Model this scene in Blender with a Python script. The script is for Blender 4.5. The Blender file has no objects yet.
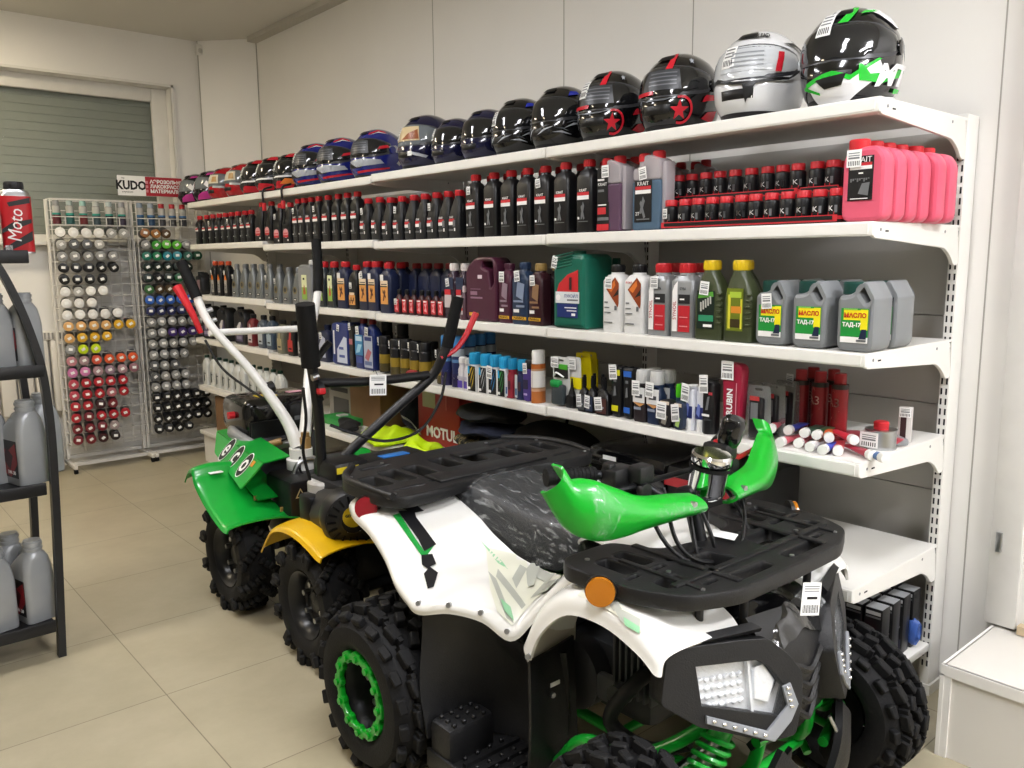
# Motorcycle / garden machinery shop: shelving wall, quad bike, two walk-behind tractors
import bpy, bmesh, math, random
import numpy as np
from mathutils import Vector, Matrix
random.seed(7)
sin, cos, pi = math.sin, math.cos, math.pi
COL = bpy.context.scene.collection
# ------------------------------------------------------------------ camera model (28 mm phone lens, 1024x768)
F_, CX, CY, CAMH = 828.0, 512.0, 384.0, 1.6
def _axes(v1, v2):
    d1 = np.array([v1[0]-CX, v1[1]-CY, F_]); d1 /= np.linalg.norm(d1)
    d2 = np.array([v2[0]-CX, v2[1]-CY, F_]); d2 -= d1*(d1@d2); d2 /= np.linalg.norm(d2)
    up = np.cross(d2, d1)
    if up[1] > 0: up = -up
    return np.array([d2, d1, up])
RM = _axes((-212, 264), (1481, 250))
def U(px, py, ax, val):
    """world point seen at a photo pixel on the plane axis=val"""
    w = RM @ np.array([px-CX, py-CY, F_]); c = np.array([0, 0, CAMH])
    p = c + w*((val-c[ax])/w[ax])
    return (float(p[0]), float(p[1]), float(p[2]))
# ------------------------------------------------------------------ materials
def lin(c):
    if isinstance(c, str):
        c = tuple(int(c[i:i+2], 16)/255 for i in (0, 2, 4))
        c = tuple(x/12.92 if x <= .04045 else ((x+.055)/1.055)**2.4 for x in c)
    return c
MATS = {}
def mat(name, col, rough=.5, metal=0, trans=0, ior=1.45, emit=0, var=.06, vs=14, bump=0, bs=120, alpha=1, coat=0, spec=.5):
    if name in MATS: return MATS[name]
    m = bpy.data.materials.new(name); m.use_nodes = True
    nt = m.node_tree; b = nt.nodes['Principled BSDF']; c = lin(col)
    b.inputs['Roughness'].default_value = rough; b.inputs['Metallic'].default_value = metal
    b.inputs['Transmission Weight'].default_value = trans; b.inputs['IOR'].default_value = ior
    b.inputs['Alpha'].default_value = alpha; b.inputs['Coat Weight'].default_value = coat
    b.inputs['Specular IOR Level'].default_value = spec
    tc = nt.nodes.new('ShaderNodeTexCoord'); no = nt.nodes.new('ShaderNodeTexNoise')
    no.inputs['Scale'].default_value = vs; no.inputs['Detail'].default_value = 3
    nt.links.new(tc.outputs['Object'], no.inputs['Vector'])
    mx = nt.nodes.new('ShaderNodeMix'); mx.data_type = 'RGBA'
    mx.inputs[6].default_value = tuple(x*(1-var) for x in c)+(1,)
    mx.inputs[7].default_value = tuple(min(1, x*(1+var)) for x in c)+(1,)
    nt.links.new(no.outputs['Fac'], mx.inputs[0]); nt.links.new(mx.outputs[2], b.inputs['Base Color'])
    if emit:
        b.inputs['Emission Color'].default_value = c+(1,); b.inputs['Emission Strength'].default_value = emit
    if bump:
        n2 = nt.nodes.new('ShaderNodeTexNoise'); n2.inputs['Scale'].default_value = bs
        bp = nt.nodes.new('ShaderNodeBump'); bp.inputs['Strength'].default_value = bump; bp.inputs['Distance'].default_value = .004
        nt.links.new(tc.outputs['Object'], n2.inputs['Vector']); nt.links.new(n2.outputs['Fac'], bp.inputs['Height'])
        nt.links.new(bp.outputs['Normal'], b.inputs['Normal'])
    MATS[name] = m; return m
def P(hexc, rough=.38, **k):      # plastic / print by colour
    return mat('c_%s_%d' % (hexc, int(rough*100)), hexc, rough, **k)
WHITE = mat('white_paint', 'efede6', .35); BLACK = mat('black_plastic', '101011', .42, bump=.15, bs=300)
GLOSSB = mat('gloss_black', '0a0a0c', .12, coat=.5); RUB = mat('rubber', '0d0d0d', .75, bump=.3, bs=200, spec=.3)
STEEL = mat('steel', 'b9bbbd', .3, metal=1); CHROME = mat('chrome', 'e6e6e8', .06, metal=1); DARKST = mat('dark_steel', '2a2b2d', .4, metal=.8)
RED = P('c81a22'); PAPER = mat('paper', 'f2f2f0', .7); INK = mat('ink', '1a1a1c', .6); GREY = P('77797b')
# ------------------------------------------------------------------ mesh collector
class MB:
    def __init__(s): s.v = []; s.f = []; s.m = []; s.mats = []
    def mi(s, m):
        if m not in s.mats: s.mats.append(m)
        return s.mats.index(m)
    def add(s, vs, fs, m, M=None):
        o = len(s.v); k = s.mi(m)
        s.v += [tuple(M @ Vector(v)) for v in vs] if M is not None else [tuple(v) for v in vs]
        for f in fs: s.f.append([i+o for i in f]); s.m.append(k)
        return s
    def box(s, c, d, m, M=None, bev=0, seg=2):
        if bev:
            bm = bmesh.new(); bmesh.ops.create_cube(bm, size=1)
            for v in bm.verts: v.co = Vector((v.co.x*d[0]+c[0], v.co.y*d[1]+c[1], v.co.z*d[2]+c[2]))
            bmesh.ops.bevel(bm, geom=bm.edges[:], offset=bev, segments=seg, affect='EDGES', profile=.5)
            return s.bm(bm, m, M)
        x, y, z = (q/2 for q in d)
        vs = [(c[0]+a*x, c[1]+b*y, c[2]+e*z) for a in (-1, 1) for b in (-1, 1) for e in (-1, 1)]
        return s.add(vs, [(0,1,3,2),(4,6,7,5),(0,4,5,1),(2,3,7,6),(0,2,6,4),(1,5,7,3)], m, M)
    def bm(s, bm, m, M=None):
        bm.verts.ensure_lookup_table(); bm.verts.index_update()
        s.add([v.co[:] for v in bm.verts], [[v.index for v in f.verts] for f in bm.faces], m, M); bm.free(); return s
    def mesh(s, me, m, M=None):
        return s.add([v.co[:] for v in me.vertices], [list(p.vertices) for p in me.polygons], m, M)
    def loft(s, rings, m, M=None, close=True, caps=True):
        n = len(rings[0]); vs = [p for r in rings for p in r]; fs = []
        for i in range(len(rings)-1):
            for j in range(n if close else n-1):
                k = (j+1) % n; fs.append((i*n+j, i*n+k, (i+1)*n+k, (i+1)*n+j))
        if caps: fs.append(tuple(range(n-1, -1, -1))); fs.append(tuple((len(rings)-1)*n+j for j in range(n)))
        return s.add(vs, fs, m, M)
    def lathe(s, prof, m, M=None, n=20, caps=True):
        return s.loft([[(r*cos(2*pi*j/n), r*sin(2*pi*j/n), z) for j in range(n)] for r, z in prof], m, M, caps=caps)
    def cyl(s, a, b, r, m, r2=None, n=14):
        a, b = Vector(a), Vector(b); d = b-a; q = Vector((0, 0, 1)).rotation_difference(d).to_matrix().to_4x4()
        return s.lathe([(r, 0), (r if r2 is None else r2, d.length)], m, Matrix.Translation(a) @ q, n)
    def tube(s, pts, r, m, n=10, smooth=True, k=6):
        if smooth and len(pts) > 2: pts = crom(pts, k)
        pts = [Vector(p) for p in pts]; rings = []; nr = None
        for i, p in enumerate(pts):
            t = (pts[min(i+1, len(pts)-1)]-pts[max(i-1, 0)]).normalized()
            if nr is None: nr = t.orthogonal().normalized()
            nr = (nr-t*nr.dot(t)).normalized(); bn = t.cross(nr)
            rr = r(i/(len(pts)-1)) if callable(r) else r
            rings.append([tuple(p+(nr*cos(2*pi*j/n)+bn*sin(2*pi*j/n))*rr) for j in range(n)])
        return s.loft(rings, m)
    def ball(s, c, r, m, n=14, M=None):
        r = (r, r, r) if not isinstance(r, (tuple, list)) else r
        pr = [(cos(-pi/2+pi*i/n), sin(-pi/2+pi*i/n)) for i in range(n+1)]
        return s.loft([[(c[0]+r[0]*max(a, .002)*cos(2*pi*j/n), c[1]+r[1]*max(a, .002)*sin(2*pi*j/n), c[2]+r[2]*z) for j in range(n)] for a, z in pr], m, M)
    def grid(s, rows, m, M=None):
        n = len(rows[0]); return s.loft(rows, m, M, close=False, caps=False)
    def surf(s, rows, m, k=6, th=.006, M=None):
        """smooth sheet through a control grid, with thickness"""
        R = [crom(r, k) for r in rows]; C = [crom([R[i][j] for i in range(len(R))], k) for j in range(len(R[0]))]
        G = [[Vector(C[j][i]) for j in range(len(C))] for i in range(len(C[0]))]
        a, b = len(G), len(G[0]); N = []
        for i in range(a):
            N.append([((G[min(i+1,a-1)][j]-G[max(i-1,0)][j]).cross(G[i][min(j+1,b-1)]-G[i][max(j-1,0)])).normalized() for j in range(b)])
        vs = [tuple(G[i][j]) for i in range(a) for j in range(b)]+[tuple(G[i][j]-N[i][j]*th) for i in range(a) for j in range(b)]
        o = a*b; fs = []
        for i in range(a-1):
            for j in range(b-1):
                q = (i*b+j, i*b+j+1, (i+1)*b+j+1, (i+1)*b+j); fs.append(q); fs.append(tuple(o+x for x in reversed(q)))
        E = [i for i in range(b)]+[i*b+b-1 for i in range(1, a)]+[(a-1)*b+i for i in range(b-2, -1, -1)]+[i*b for i in range(a-2, 0, -1)]
        for i in range(len(E)):
            p, q = E[i], E[(i+1) % len(E)]; fs.append((q, p, o+p, o+q))
        s.add(vs, fs, m, M); return G
    def plate(s, outline, th, m, M=None, holes=(), bev=0):
        return s.mesh(flat(outline, th, holes, bev), m, M)
    def text(s, t, size, m, M=None, th=.0006, **k):
        return s.mesh(textmesh(t, size, th, **k), m, M)
    def build(s, name, parent=None, ang=38, smooth=True):
        me = bpy.data.meshes.new(name); me.from_pydata(s.v, [], s.f)
        for m in s.mats: me.materials.append(m)
        me.polygons.foreach_set('material_index', s.m)
        bm = bmesh.new(); bm.from_mesh(me); bmesh.ops.recalc_face_normals(bm, faces=bm.faces[:]); bm.to_mesh(me); bm.free()
        if smooth:
            me.polygons.foreach_set('use_smooth', [True]*len(me.polygons)); me.set_sharp_from_angle(angle=math.radians(ang))
        me.update(); o = bpy.data.objects.new(name, me); COL.objects.link(o)
        if parent is not None: o.parent = parent
        return o
def crom(pts, k):
    pts = [Vector(p) for p in pts]; out = []
    if len(pts) < 3:
        return [pts[0].lerp(pts[1], i/k) for i in range(k+1)]
    for i in range(len(pts)-1):
        p0 = pts[i-1] if i else pts[0]*2-pts[1]; p1, p2 = pts[i], pts[i+1]
        p3 = pts[i+2] if i+2 < len(pts) else p2*2-p1
        for j in range(k):
            t = j/k; out.append(.5*((2*p1)+(p2-p0)*t+(2*p0-5*p1+4*p2-p3)*t*t+(3*p1-p0-3*p2+p3)*t**3))
    out.append(pts[-1]); return out
def _curve_mesh(cu):
    o = bpy.data.objects.new('tmp', cu); COL.objects.link(o)
    dg = bpy.context.evaluated_depsgraph_get(); me = bpy.data.meshes.new_from_object(o.evaluated_get(dg))
    bpy.data.objects.remove(o); bpy.data.curves.remove(cu); return me
_flat = {}
def flat(outline, th, holes=(), bev=0):
    """rounded plate in local XY, thickness along +-Z, with holes"""
    key = (tuple(map(tuple, outline)), th, tuple(tuple(map(tuple, h)) for h in holes), bev)
    if key in _flat: return _flat[key]
    cu = bpy.data.curves.new('tmp', 'CURVE'); cu.dimensions = '2D'; cu.fill_mode = 'BOTH'
    for pl in (outline,)+tuple(holes):
        sp = cu.splines.new('POLY'); sp.points.add(len(pl)-1); sp.use_cyclic_u = True
        for p, q in zip(sp.points, pl): p.co = (q[0], q[1], 0, 1)
    cu.extrude = max(th/2-bev, .0001); cu.bevel_depth = bev; cu.bevel_resolution = 1; cu.offset = -bev
    _flat[key] = _curve_mesh(cu); return _flat[key]
_txt = {}
def textmesh(t, size, th, shear=0, bold=0, sx=1, align='CENTER'):
    key = (t, size, th, shear, bold, sx, align)
    if key in _txt: return _txt[key]
    cu = bpy.data.curves.new('tmp', 'FONT'); cu.body = t; cu.size = 1; cu.align_x = align; cu.align_y = 'CENTER'
    cu.extrude = th/size; cu.shear = shear; cu.offset = min(bold/size, .04); cu.resolution_u = 2
    me = _curve_mesh(cu)
    for v in me.vertices: v.co *= size; v.co.x *= sx
    _txt[key] = me; return me
def rrect(w, h, r, n=4, cx=0, cy=0):
    r = min(r, w/2-1e-5, h/2-1e-5); out = []
    for (sx, sy, a) in ((1, 1, 0), (-1, 1, 90), (-1, -1, 180), (1, -1, 270)):
        for i in range(n+1):
            t = math.radians(a+90*i/n); out.append((cx+sx*(w/2-r)+r*cos(t), cy+sy*(h/2-r)+r*sin(t)))
    return out
def rpoly(pts, r, n=4):
    """round the corners of a 2-D polygon"""
    out = []; N = len(pts)
    for i in range(N):
        p = Vector(pts[i]); a = Vector(pts[i-1])-p; b = Vector(pts[(i+1) % N])-p
        d = min(r, a.length*.45, b.length*.45); q0 = p+a.normalized()*d; q1 = p+b.normalized()*d
        for k in range(n+1):
            t = k/n; out.append(tuple(q0*(1-t)**2+p*2*t*(1-t)+q1*t*t))
    return out
FRONT = Matrix.Rotation(pi/2, 4, 'X')       # local XY drawing -> faces -y, x right, y up
def at(x, y, z, rx=0, ry=0, rz=0):
    from mathutils import Euler
    return Matrix.Translation((x, y, z)) @ Euler((rx, ry, rz)).to_matrix().to_4x4()
# ------------------------------------------------------------------ things and parts
def tag(o, label, cat, group=None):
    o['label'] = label; o['category'] = cat
    if group: o['group'] = group
    return o
def thing(name, label, cat, loc=(0, 0, 0), rz=0, group=None):
    o = bpy.data.objects.new(name, None); COL.objects.link(o); o.empty_display_size = .05
    o.location = loc; o.rotation_euler = (0, 0, rz); return tag(o, label, cat, group)
def kids(o): return [c for c in o.children]
def dup(o, loc=None, rz=None, label=None, group=None, parent=None, skip=()):
    c = o.copy(); COL.objects.link(c)
    if parent is not None: c.parent = parent
    if loc is not None: c.location = loc
    if rz is not None: c.rotation_euler = (0, 0, rz)
    if label: c['label'] = label
    if group: c['group'] = group
    for ch in kids(o):
        if ch.name.split('.')[0] not in skip: dup(ch, parent=c)
    return c
def struct(o): o['kind'] = 'structure'; return o
ORD = 'first second third fourth fifth sixth seventh eighth ninth tenth eleventh twelfth thirteenth fourteenth fifteenth sixteenth seventeenth eighteenth nineteenth twentieth'.split()
def nth(i, n, side='left'):
    if n == 1: return ''
    if i == 0: return side+'most'
    if i == n-1: return ('right' if side == 'left' else 'left')+'most'
    return ORD[i]+' from '+side
# ------------------------------------------------------------------ room
XW, YW, ZC = 3.10, 7.18, 3.40
def wall_mat(name, col, seam_axis=None, seams=(), rough=.55):
    m = mat(name, col, rough, var=.035, vs=2.5, bump=.06, bs=60)
    return m
wallm = wall_mat('wall_panel', 'e9e7e2'); ceilm = mat('ceiling_board', 'cfccc4', .7, var=.04, vs=1.5)
# floor: square tiles with thin grout
fm = bpy.data.materials.new('floor_tile'); fm.use_nodes = True
nt = fm.node_tree; b = nt.nodes['Principled BSDF']; L = nt.links.new
tc = nt.nodes.new('ShaderNodeTexCoord'); mp = nt.nodes.new('ShaderNodeMapping'); br = nt.nodes.new('ShaderNodeTexBrick')
mp.inputs['Location'].default_value = (-.90+.67*4, -.35+.67*6, 0)
br.offset = 0; br.inputs['Scale'].default_value = 1; br.inputs['Brick Width'].default_value = .67; br.inputs['Row Height'].default_value = .67
br.inputs['Mortar Size'].default_value = .0022; br.inputs['Mortar Smooth'].default_value = .2; br.inputs['Bias'].default_value = 0
br.inputs['Color1'].default_value = lin('aba288')+(1,); br.inputs['Color2'].default_value = lin('b1a88f')+(1,); br.inputs['Mortar'].default_value = lin('7d745f')+(1,)
no = nt.nodes.new('ShaderNodeTexNoise'); no.inputs['Scale'].default_value = 3.5; no.inputs['Detail'].default_value = 8; no.inputs['Roughness'].default_value = .65
rp = nt.nodes.new('ShaderNodeValToRGB'); rp.color_ramp.elements[0].position = .3; rp.color_ramp.elements[0].color = (.86, .85, .83, 1)
rp.color_ramp.elements[1].position = .62; rp.color_ramp.elements[1].color = (1, 1, 1, 1)
mu = nt.nodes.new('ShaderNodeMix'); mu.data_type = 'RGBA'; mu.blend_type = 'MULTIPLY'; mu.inputs[0].default_value = 1
L(tc.outputs['Object'], mp.inputs['Vector']); L(mp.outputs['Vector'], br.inputs['Vector']); L(tc.outputs['Object'], no.inputs['Vector'])
L(no.outputs['Fac'], rp.inputs['Fac']); L(br.outputs['Color'], mu.inputs[6]); L(rp.outputs['Color'], mu.inputs[7]); L(mu.outputs[2], b.inputs['Base Color'])
b.inputs['Roughness'].default_value = .34
bp = nt.nodes.new('ShaderNodeBump'); bp.inputs['Strength'].default_value = .25; bp.inputs['Distance'].default_value = .002; bp.invert = True
L(br.outputs['Fac'], bp.inputs['Height']); L(bp.outputs['Normal'], b.inputs['Normal'])
X0, Y0 = -2.6, -5.0
o = MB().box(((X0+XW)/2, (Y0+YW)/2, -.05), (XW-X0+.4, YW-Y0+.4, .1), fm).build('floor', smooth=False); struct(o)
o = MB().box(((X0+XW)/2, (Y0+YW)/2, ZC+.05), (XW-X0+.4, YW-Y0+.4, .1), ceilm).build('ceiling', smooth=False); struct(o)
# shelf wall (panels with faint upright joints)
seam = mat('panel_joint', 'a9a69e', .7)
w = MB().box((XW+.05, (Y0+YW)/2, ZC/2), (.1, YW-Y0+.4, ZC), wallm)
for px in (433, 564, 693, 985):
    y = U(px, 30 if px < 900 else 300, 0, XW)[1]; w.box((XW-.0005, y, ZC/2), (.002, .005, ZC), seam)
struct(w.build('wall_right', smooth=False))
# chamfered corner panel
A = (XW, 6.77); B = (2.757, 7.16)
def vpanel(name, a, bq, z0, z1, m, th=.04):
    mb = MB(); dx, dy = bq[0]-a[0], bq[1]-a[1]; l = math.hypot(dx, dy); mb.box((l/2, th/2, (z0+z1)/2), (l, th, z1-z0), m, at(a[0], a[1], 0, rz=math.atan2(dy, dx)))
    return mb
mb = vpanel('x', B, A, 0, ZC, wallm, .06); mb.box((0, 0, ZC/2), (.006, .006, ZC), seam, at(B[0], B[1]-.003, 0)); mb.box((0, 0, ZC/2), (.006, .006, ZC), seam, at(A[0]-.004, A[1], 0))
struct(mb.build('wall_corner', smooth=False))
# window wall, with window opening (window at left, out to the frame edge and past it)
wx1 = U(142, 108, 1, YW+.1)[0]; wz1 = U(142, 108, 1, YW+.1)[2]
ox1 = U(170, 88, 1, YW)[0]; oz1 = U(172, 88, 1, YW)[2]; oz0 = U(75, 242, 1, YW)[2]; ox0 = -1.1
m = MB()
m.box(((X0+ox0)/2-.1, YW+.1, ZC/2), (ox0-X0+.2, .2, ZC), wallm); m.box(((ox1+XW)/2+.1, YW+.1, ZC/2), (XW-ox1+.2, .2, ZC), wallm)
m.box(((ox0+ox1)/2, YW+.1, oz0/2), (ox1-ox0, .2, oz0), wallm); m.box(((ox0+ox1)/2, YW+.1, (oz1+ZC)/2), (ox1-ox0, .2, ZC-oz1), wallm)
struct(m.build('wall_back', smooth=False))
# window: frame, roller shutter behind the glass, sill
shut = mat('shutter', '9ea29b', .5, var=.05); frm = mat('upvc', 'dcdad4', .4)
win = bpy.data.objects.new('window_1', None); COL.objects.link(win); struct(win)
fb = MB(); fw = .11; d = .1
for (a, c2, z0, z1) in ((ox0+.1, ox1-.12, oz1-fw, oz1), (ox0+.1, ox1-.12, oz0, oz0+.06), (ox1-.12, ox1, oz0, oz1), (ox0, ox0+.1, oz0, oz1)):
    fb.box(((a+c2)/2, YW+.13, (z0+z1)/2), (c2-a, .05, z1-z0), frm, bev=.008)
for (a, c2, z0, z1) in ((ox0-.02, ox1+.02, oz1, oz1+.02), (ox1, ox1+.02, oz0, oz1+.02)):
    fb.box(((a+c2)/2, YW-.005, (z0+z1)/2), (c2-a, .03, z1-z0), frm)
fb.build('window_frame', win)
sb = MB()
z = oz0
while z < oz1-.1:
    sb.box(((ox0+ox1)/2, YW+.185, z+.032), (ox1-ox0-.2, .012, .0645), shut, bev=.002, seg=1); z += .065
sb.build('shutter', win)
gl = mat('window_glass', 'c8cfc9', .03, trans=1, ior=1.3, alpha=.35); MB().box(((ox0+ox1)/2, YW+.14, (oz0+oz1)/2), (ox1-ox0-.2, .006, oz1-oz0-.15), gl).build('glass', win)
MB().box(((ox0+ox1)/2, YW+.0, oz0-.012), (ox1-ox0+.06, .22, .03), frm, bev=.008).build('window_sill', win)
# walls behind the camera
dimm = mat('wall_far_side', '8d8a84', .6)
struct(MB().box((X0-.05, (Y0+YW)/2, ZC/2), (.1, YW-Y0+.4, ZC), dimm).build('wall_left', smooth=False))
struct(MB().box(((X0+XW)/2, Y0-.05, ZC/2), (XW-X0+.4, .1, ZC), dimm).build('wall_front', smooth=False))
# sloping boxed soffit where the shelf wall meets the ceiling
a = U(256, 39, 0, XW); p2 = U(330, -12, 0, XW-.01)
sm = mat('soffit', 'bdb9b0', .65, var=.04, vs=2)
mb = MB(); q = [(XW, 6.77, ZC), (XW, 5.2, ZC), (XW, 5.2, ZC-.0), (XW, 6.77, ZC)]
mb.box((XW-.04, (6.77+Y0)/2, ZC-.02), (.08, 6.77-Y0, .04), sm)
struct(mb.build('trim_1', smooth=False))
# white boxed ledge and door frame on the right
bx0, bz = 2.653, .311
box = thing('boxed_ledge', 'white panelled box ledge with plastic corner strips at the right wall', 'ledge', (2.876, .2, 0))
lw = mat('ledge_panel', 'e2ded6', .4, var=.05, vs=6)
MB().box((0, 0, .15), (.446, 1.548, .30), lw).build('body', box, smooth=False)
MB().box((-.004, .0, .304), (.455, 1.556, .014), lw, bev=.004).build('top_panel', box)
tr = MB(); cst = mat('corner_strip', 'efece6', .3)
tr.box((-.226, 0, .293), (.012, 1.564, .036), cst); tr.box((0, .777, .293), (.452, .012, .036), cst); tr.box((-.226, .777, .14), (.012, .012, .28), cst); tr.box((-.214, .7775, .14), (.03, .008, .28), cst); tr.box((-.2265, .765, .14), (.008, .03, .28), cst)
tr.build('corner_strip', box)
dr = bpy.data.objects.new('door_1', None); COL.objects.link(dr); struct(dr)
yd = U(1003, 400, 0, XW-.03)[1]
MB().box((XW-.02, yd-.05, 1.45), (.05, .10, 2.26), frm, bev=.006).box((XW-.012, yd-.65, 1.45), (.03, 1.12, 2.26), mat('door_leaf', 'e6e4de', .4)).build('door_frame', dr)
MB().box((XW-.05, yd-.03, .62), (.012, .02, .07), STEEL, bev=.003).build('hinge', dr)
MB().box((XW-.03, yd-.6, .33), (.06, .98, .03), mat('worn_wood', 'c4b090', .6)).build('threshold', dr)
# small grey motion sensor on the back wall
p = U(199, 50, 1, YW-.03); s = thing('motion_sensor', 'small white motion sensor high on the wall corner', 'sensor', p)
MB().box((0, 0, 0), (.06, .05, .085), frm, bev=.015).build('housing', s); MB().ball((0, -.026, -.01), (.018, .008, .02), mat('sensor_lens', 'c9c7c0', .2)).build('lens', s)
# radiator under the window
rx0 = 1.30; rad = thing('radiator', 'white panel radiator on the wall under the window', 'radiator', (1.2, YW-.06, .40)); rm = mat('radiator_paint', 'dad6cd', .35)
r = MB()
for i in range(9): r.box((-.52+i*.118, 0, .33), (.105, .07, .56), rm, bev=.018)
r.build('column_panel', rad); r = MB()
r.box((0, .0, .64), (1.08, .06, .07), rm, bev=.01)
for i in range(40): r.box((-.52+i*.0265, -.032, .64), (.012, .006, .05), P('8f8d88'))
r.build('top_grille', rad); MB().cyl((.45, .02, .05), (.45, .02, -.3), .012, rm).build('pipe', rad)
# black plastic bag hanging by the rack
p = U(55, 445, 1, YW-.15); sk = thing('black_case', 'small black carrying case on the floor beside the rack', 'case', (p[0]-.02, p[1], 0))
MB().box((0, 0, .13), (.13, .12, .26), BLACK, bev=.02).build('body', sk); MB().tube([(-.05, 0, .25), (-.05, 0, .33), (.05, 0, .33), (.05, 0, .25)], .014, BLACK).build('handle', sk)
# ------------------------------------------------------------------ ceiling lamps
tube_m = mat('lamp_diffuser', 'fff6e6', .4, emit=1)
def lamp(x, y, label, mul=1, wdt=1.2, dep=.3, power=9, rot=0):
    l = thing('ceiling_light', label, 'lamp', (x, y, ZC-.045), rot, 'ceiling light fittings')
    MB().box((0, 0, .012), (wdt, dep, .06), WHITE, bev=.01).build('housing', l)
    em = mat('lamp_%g' % (power*mul), 'fafaff' if mul > .7 else 'ffeecf', .4, emit=power*mul)
    MB().box((0, 0, -.024), (wdt-.04, dep-.04, .014), em).build('diffuser', l)
# ------------------------------------------------------------------ gondola shelving along the right wall
XF, XB = 2.38, 3.0
JY = [1.155, 2.537, 3.888, 5.262, 6.58]
SZ = {1: [2.045, 2.045, 2.036, 2.040], 2: [1.697, 1.695, 1.703, 1.724], 3: [1.311, 1.311, 1.318, 1.338], 4: [.976, .973, .983, 1.000], 5: [.574, .574, .576, .622], 6: [.2, .2, .2, .26]}
shelfm = mat('shelf_white', 'e4e2dc', .38, var=.02); backm = mat('shelf_back', 'b6b4af', .45, var=.04, vs=3); slotm = mat('slot_dark', '16161a', .8); bolt = mat('bolt_zinc', '8b8c8e', .35, metal=.9)
def bay_of(y):
    for i in range(4):
        if y < JY[i+1]: return i
    return 3
def zs(s, y): return max(SZ[s][bay_of(y-.045)], SZ[s][bay_of(y+.045)])
def project(x, y, z):
    q = RM.T @ np.array([x, y, z-CAMH]); return q[0]/q[2]*F_+CX, q[1]/q[2]*F_+CY
def yp(px, s, x=2.43):
    """position along the shelf of something whose foot appears at picture column px"""
    py = {1: 150, 2: 238, 3: 320, 4: 400, 5: 450, 6: 600}[s]; y = 3
    for _ in range(4):
        y = U(px, py, 0, x)[1]; py = project(x, y, zs(s, y))[1]
    return y
names = ['nearest the camera, ending at the white slotted end post', 'second from the camera, behind the quad bike handlebar', 'third from the camera, behind the black tractor handlebar', 'farthest from the camera, beside the spray can rack']
def upright(parent, y):
    m = MB(); m.box((XB+.045, 0, 1.03), (.09, .034, 2.06), shelfm, bev=.003)
    z = .12
    while z < 2.02:
        for dy in (-.008, .008): m.box((XB-.0004, dy, z), (.002, .0055, .022), slotm)
        z += .036
    m.box((XB+.045, 0, .02), (.10, .05, .04), shelfm)
    o = m.build('upright', parent); o.location.y = y; return o
def bracket(parent, y, z):
    pts = [(0, .0), (.60, .0), (.62, -.13), (.585, -.135), (.55, -.10), (.50, -.075), (0, -.046)]
    m = MB(); m.plate(rpoly(pts, .02), .012, shelfm, at(XF+.004, 0, 0) @ FRONT, bev=.002)
    for xx in (.05, .5): m.cyl((XF+xx, -.007, -.022), (XF+xx, .007, -.022), .005, bolt, n=8)
    m.box((XF+.09, 0, -.026), (.02, .0135, .005), slotm)
    o = m.build('bracket', parent); o.location = (0, y, z); return o
for i in range(4):
    y0, y1 = JY[i], JY[i+1]
    bay = thing('shelving_bay', 'white metal shelving bay '+names[i], 'shelving', (0, (y0+y1)/2, 0), group='white shelving bays along the wall')
    c = (y0+y1)/2; l = y1-y0
    if i == 0: upright(bay, y0-c+.017)
    upright(bay, y1-c-.018)
    m = MB(); nrow = 6
    for k in range(nrow): m.box((XB+.075, 0, .12+(k+.5)*1.9/nrow), (.012, l-.03, 1.9/nrow-.004), backm)
    m.build('back_panel', bay, smooth=False)
    m = MB(); z6 = SZ[6][i]; xd = 2.36 if i == 3 else 2.57; m.box(((xd+XB)/2, 0, z6-.015), (XB-xd, l-.01, .03), shelfm, bev=.004); m.box((xd+.04, 0, (z6-.03)/2), (.016, l-.01, z6-.03), shelfm)
    m.build('base_deck', bay)
    for s in range(1, 6):
        z = SZ[s][i]; m = MB(); m.box(((XF+XB)/2+.004, 0, -.004), (XB-XF-.008, l-.006, .008), shelfm)
        m.box((XF+.008, 0, -.021), (.016, l-.004, .042), shelfm, bev=.004); m.box((XF+.03, 0, -.04), (.05, l-.008, .003), shelfm)
        sh = m.build('shelf', bay); sh.location.z = z
        bracket(sh, -l/2+.008, -.001); bracket(sh, l/2-.008, -.001)
        m = MB(); m.box((XF-.0005, 0, -.021), (.003, l-.03, .03), mat('rail_clear', 'eeece6', .25)); m.build('price_rail', sh)
bpy.context.view_layer.update()
# ------------------------------------------------------------------ bottles and cans (front faces local -y, foot at origin)
RZ = -pi/2
def part(mb, name, t): return mb.build(name, t)
def sec(w, d, r, z, cx=0, n=4): return [(x+cx, y, z) for x, y in rrect(w, d, r, n)]
def label_mb(w, z0, z1, y, items, base=None, x=0):
    """flat printed label on the front: stripes (x0,x1,z0,z1 in 0..1, colour) and text"""
    m = MB()
    if base: m.box((x, y, (z0+z1)/2), (w, .0016, z1-z0), base)
    e = .0009
    for k, it in enumerate(items):
        e += .0003
        if it[0] == 'r':
            _, a, b_, c, d, mm = it; m.box((x-w/2+w*(a+b_)/2, y-e, z0+(z1-z0)*(c+d)/2), (w*(b_-a), .0008, (z1-z0)*(d-c)), mm)
        elif it[0] == 't':
            _, s, size, cx, cz, mm = it[:6]; kw = dict(it[6]) if len(it) > 6 else {}
            rot = kw.pop('rot', 0) if 'rot' in kw else 0
            m.text(s, size, mm, at(x-w/2+w*cx, y-e-.0006, z0+(z1-z0)*cz) @ FRONT @ at(0, 0, 0, rz=rot), th=.0003, **kw)
        elif it[0] == 'p':
            _, pts, mm = it; m.plate([(x-w/2+w*a, z0+(z1-z0)*b_) for a, b_ in pts], .0008, mm, at(0, y-e, 0) @ FRONT)
    return m
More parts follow.
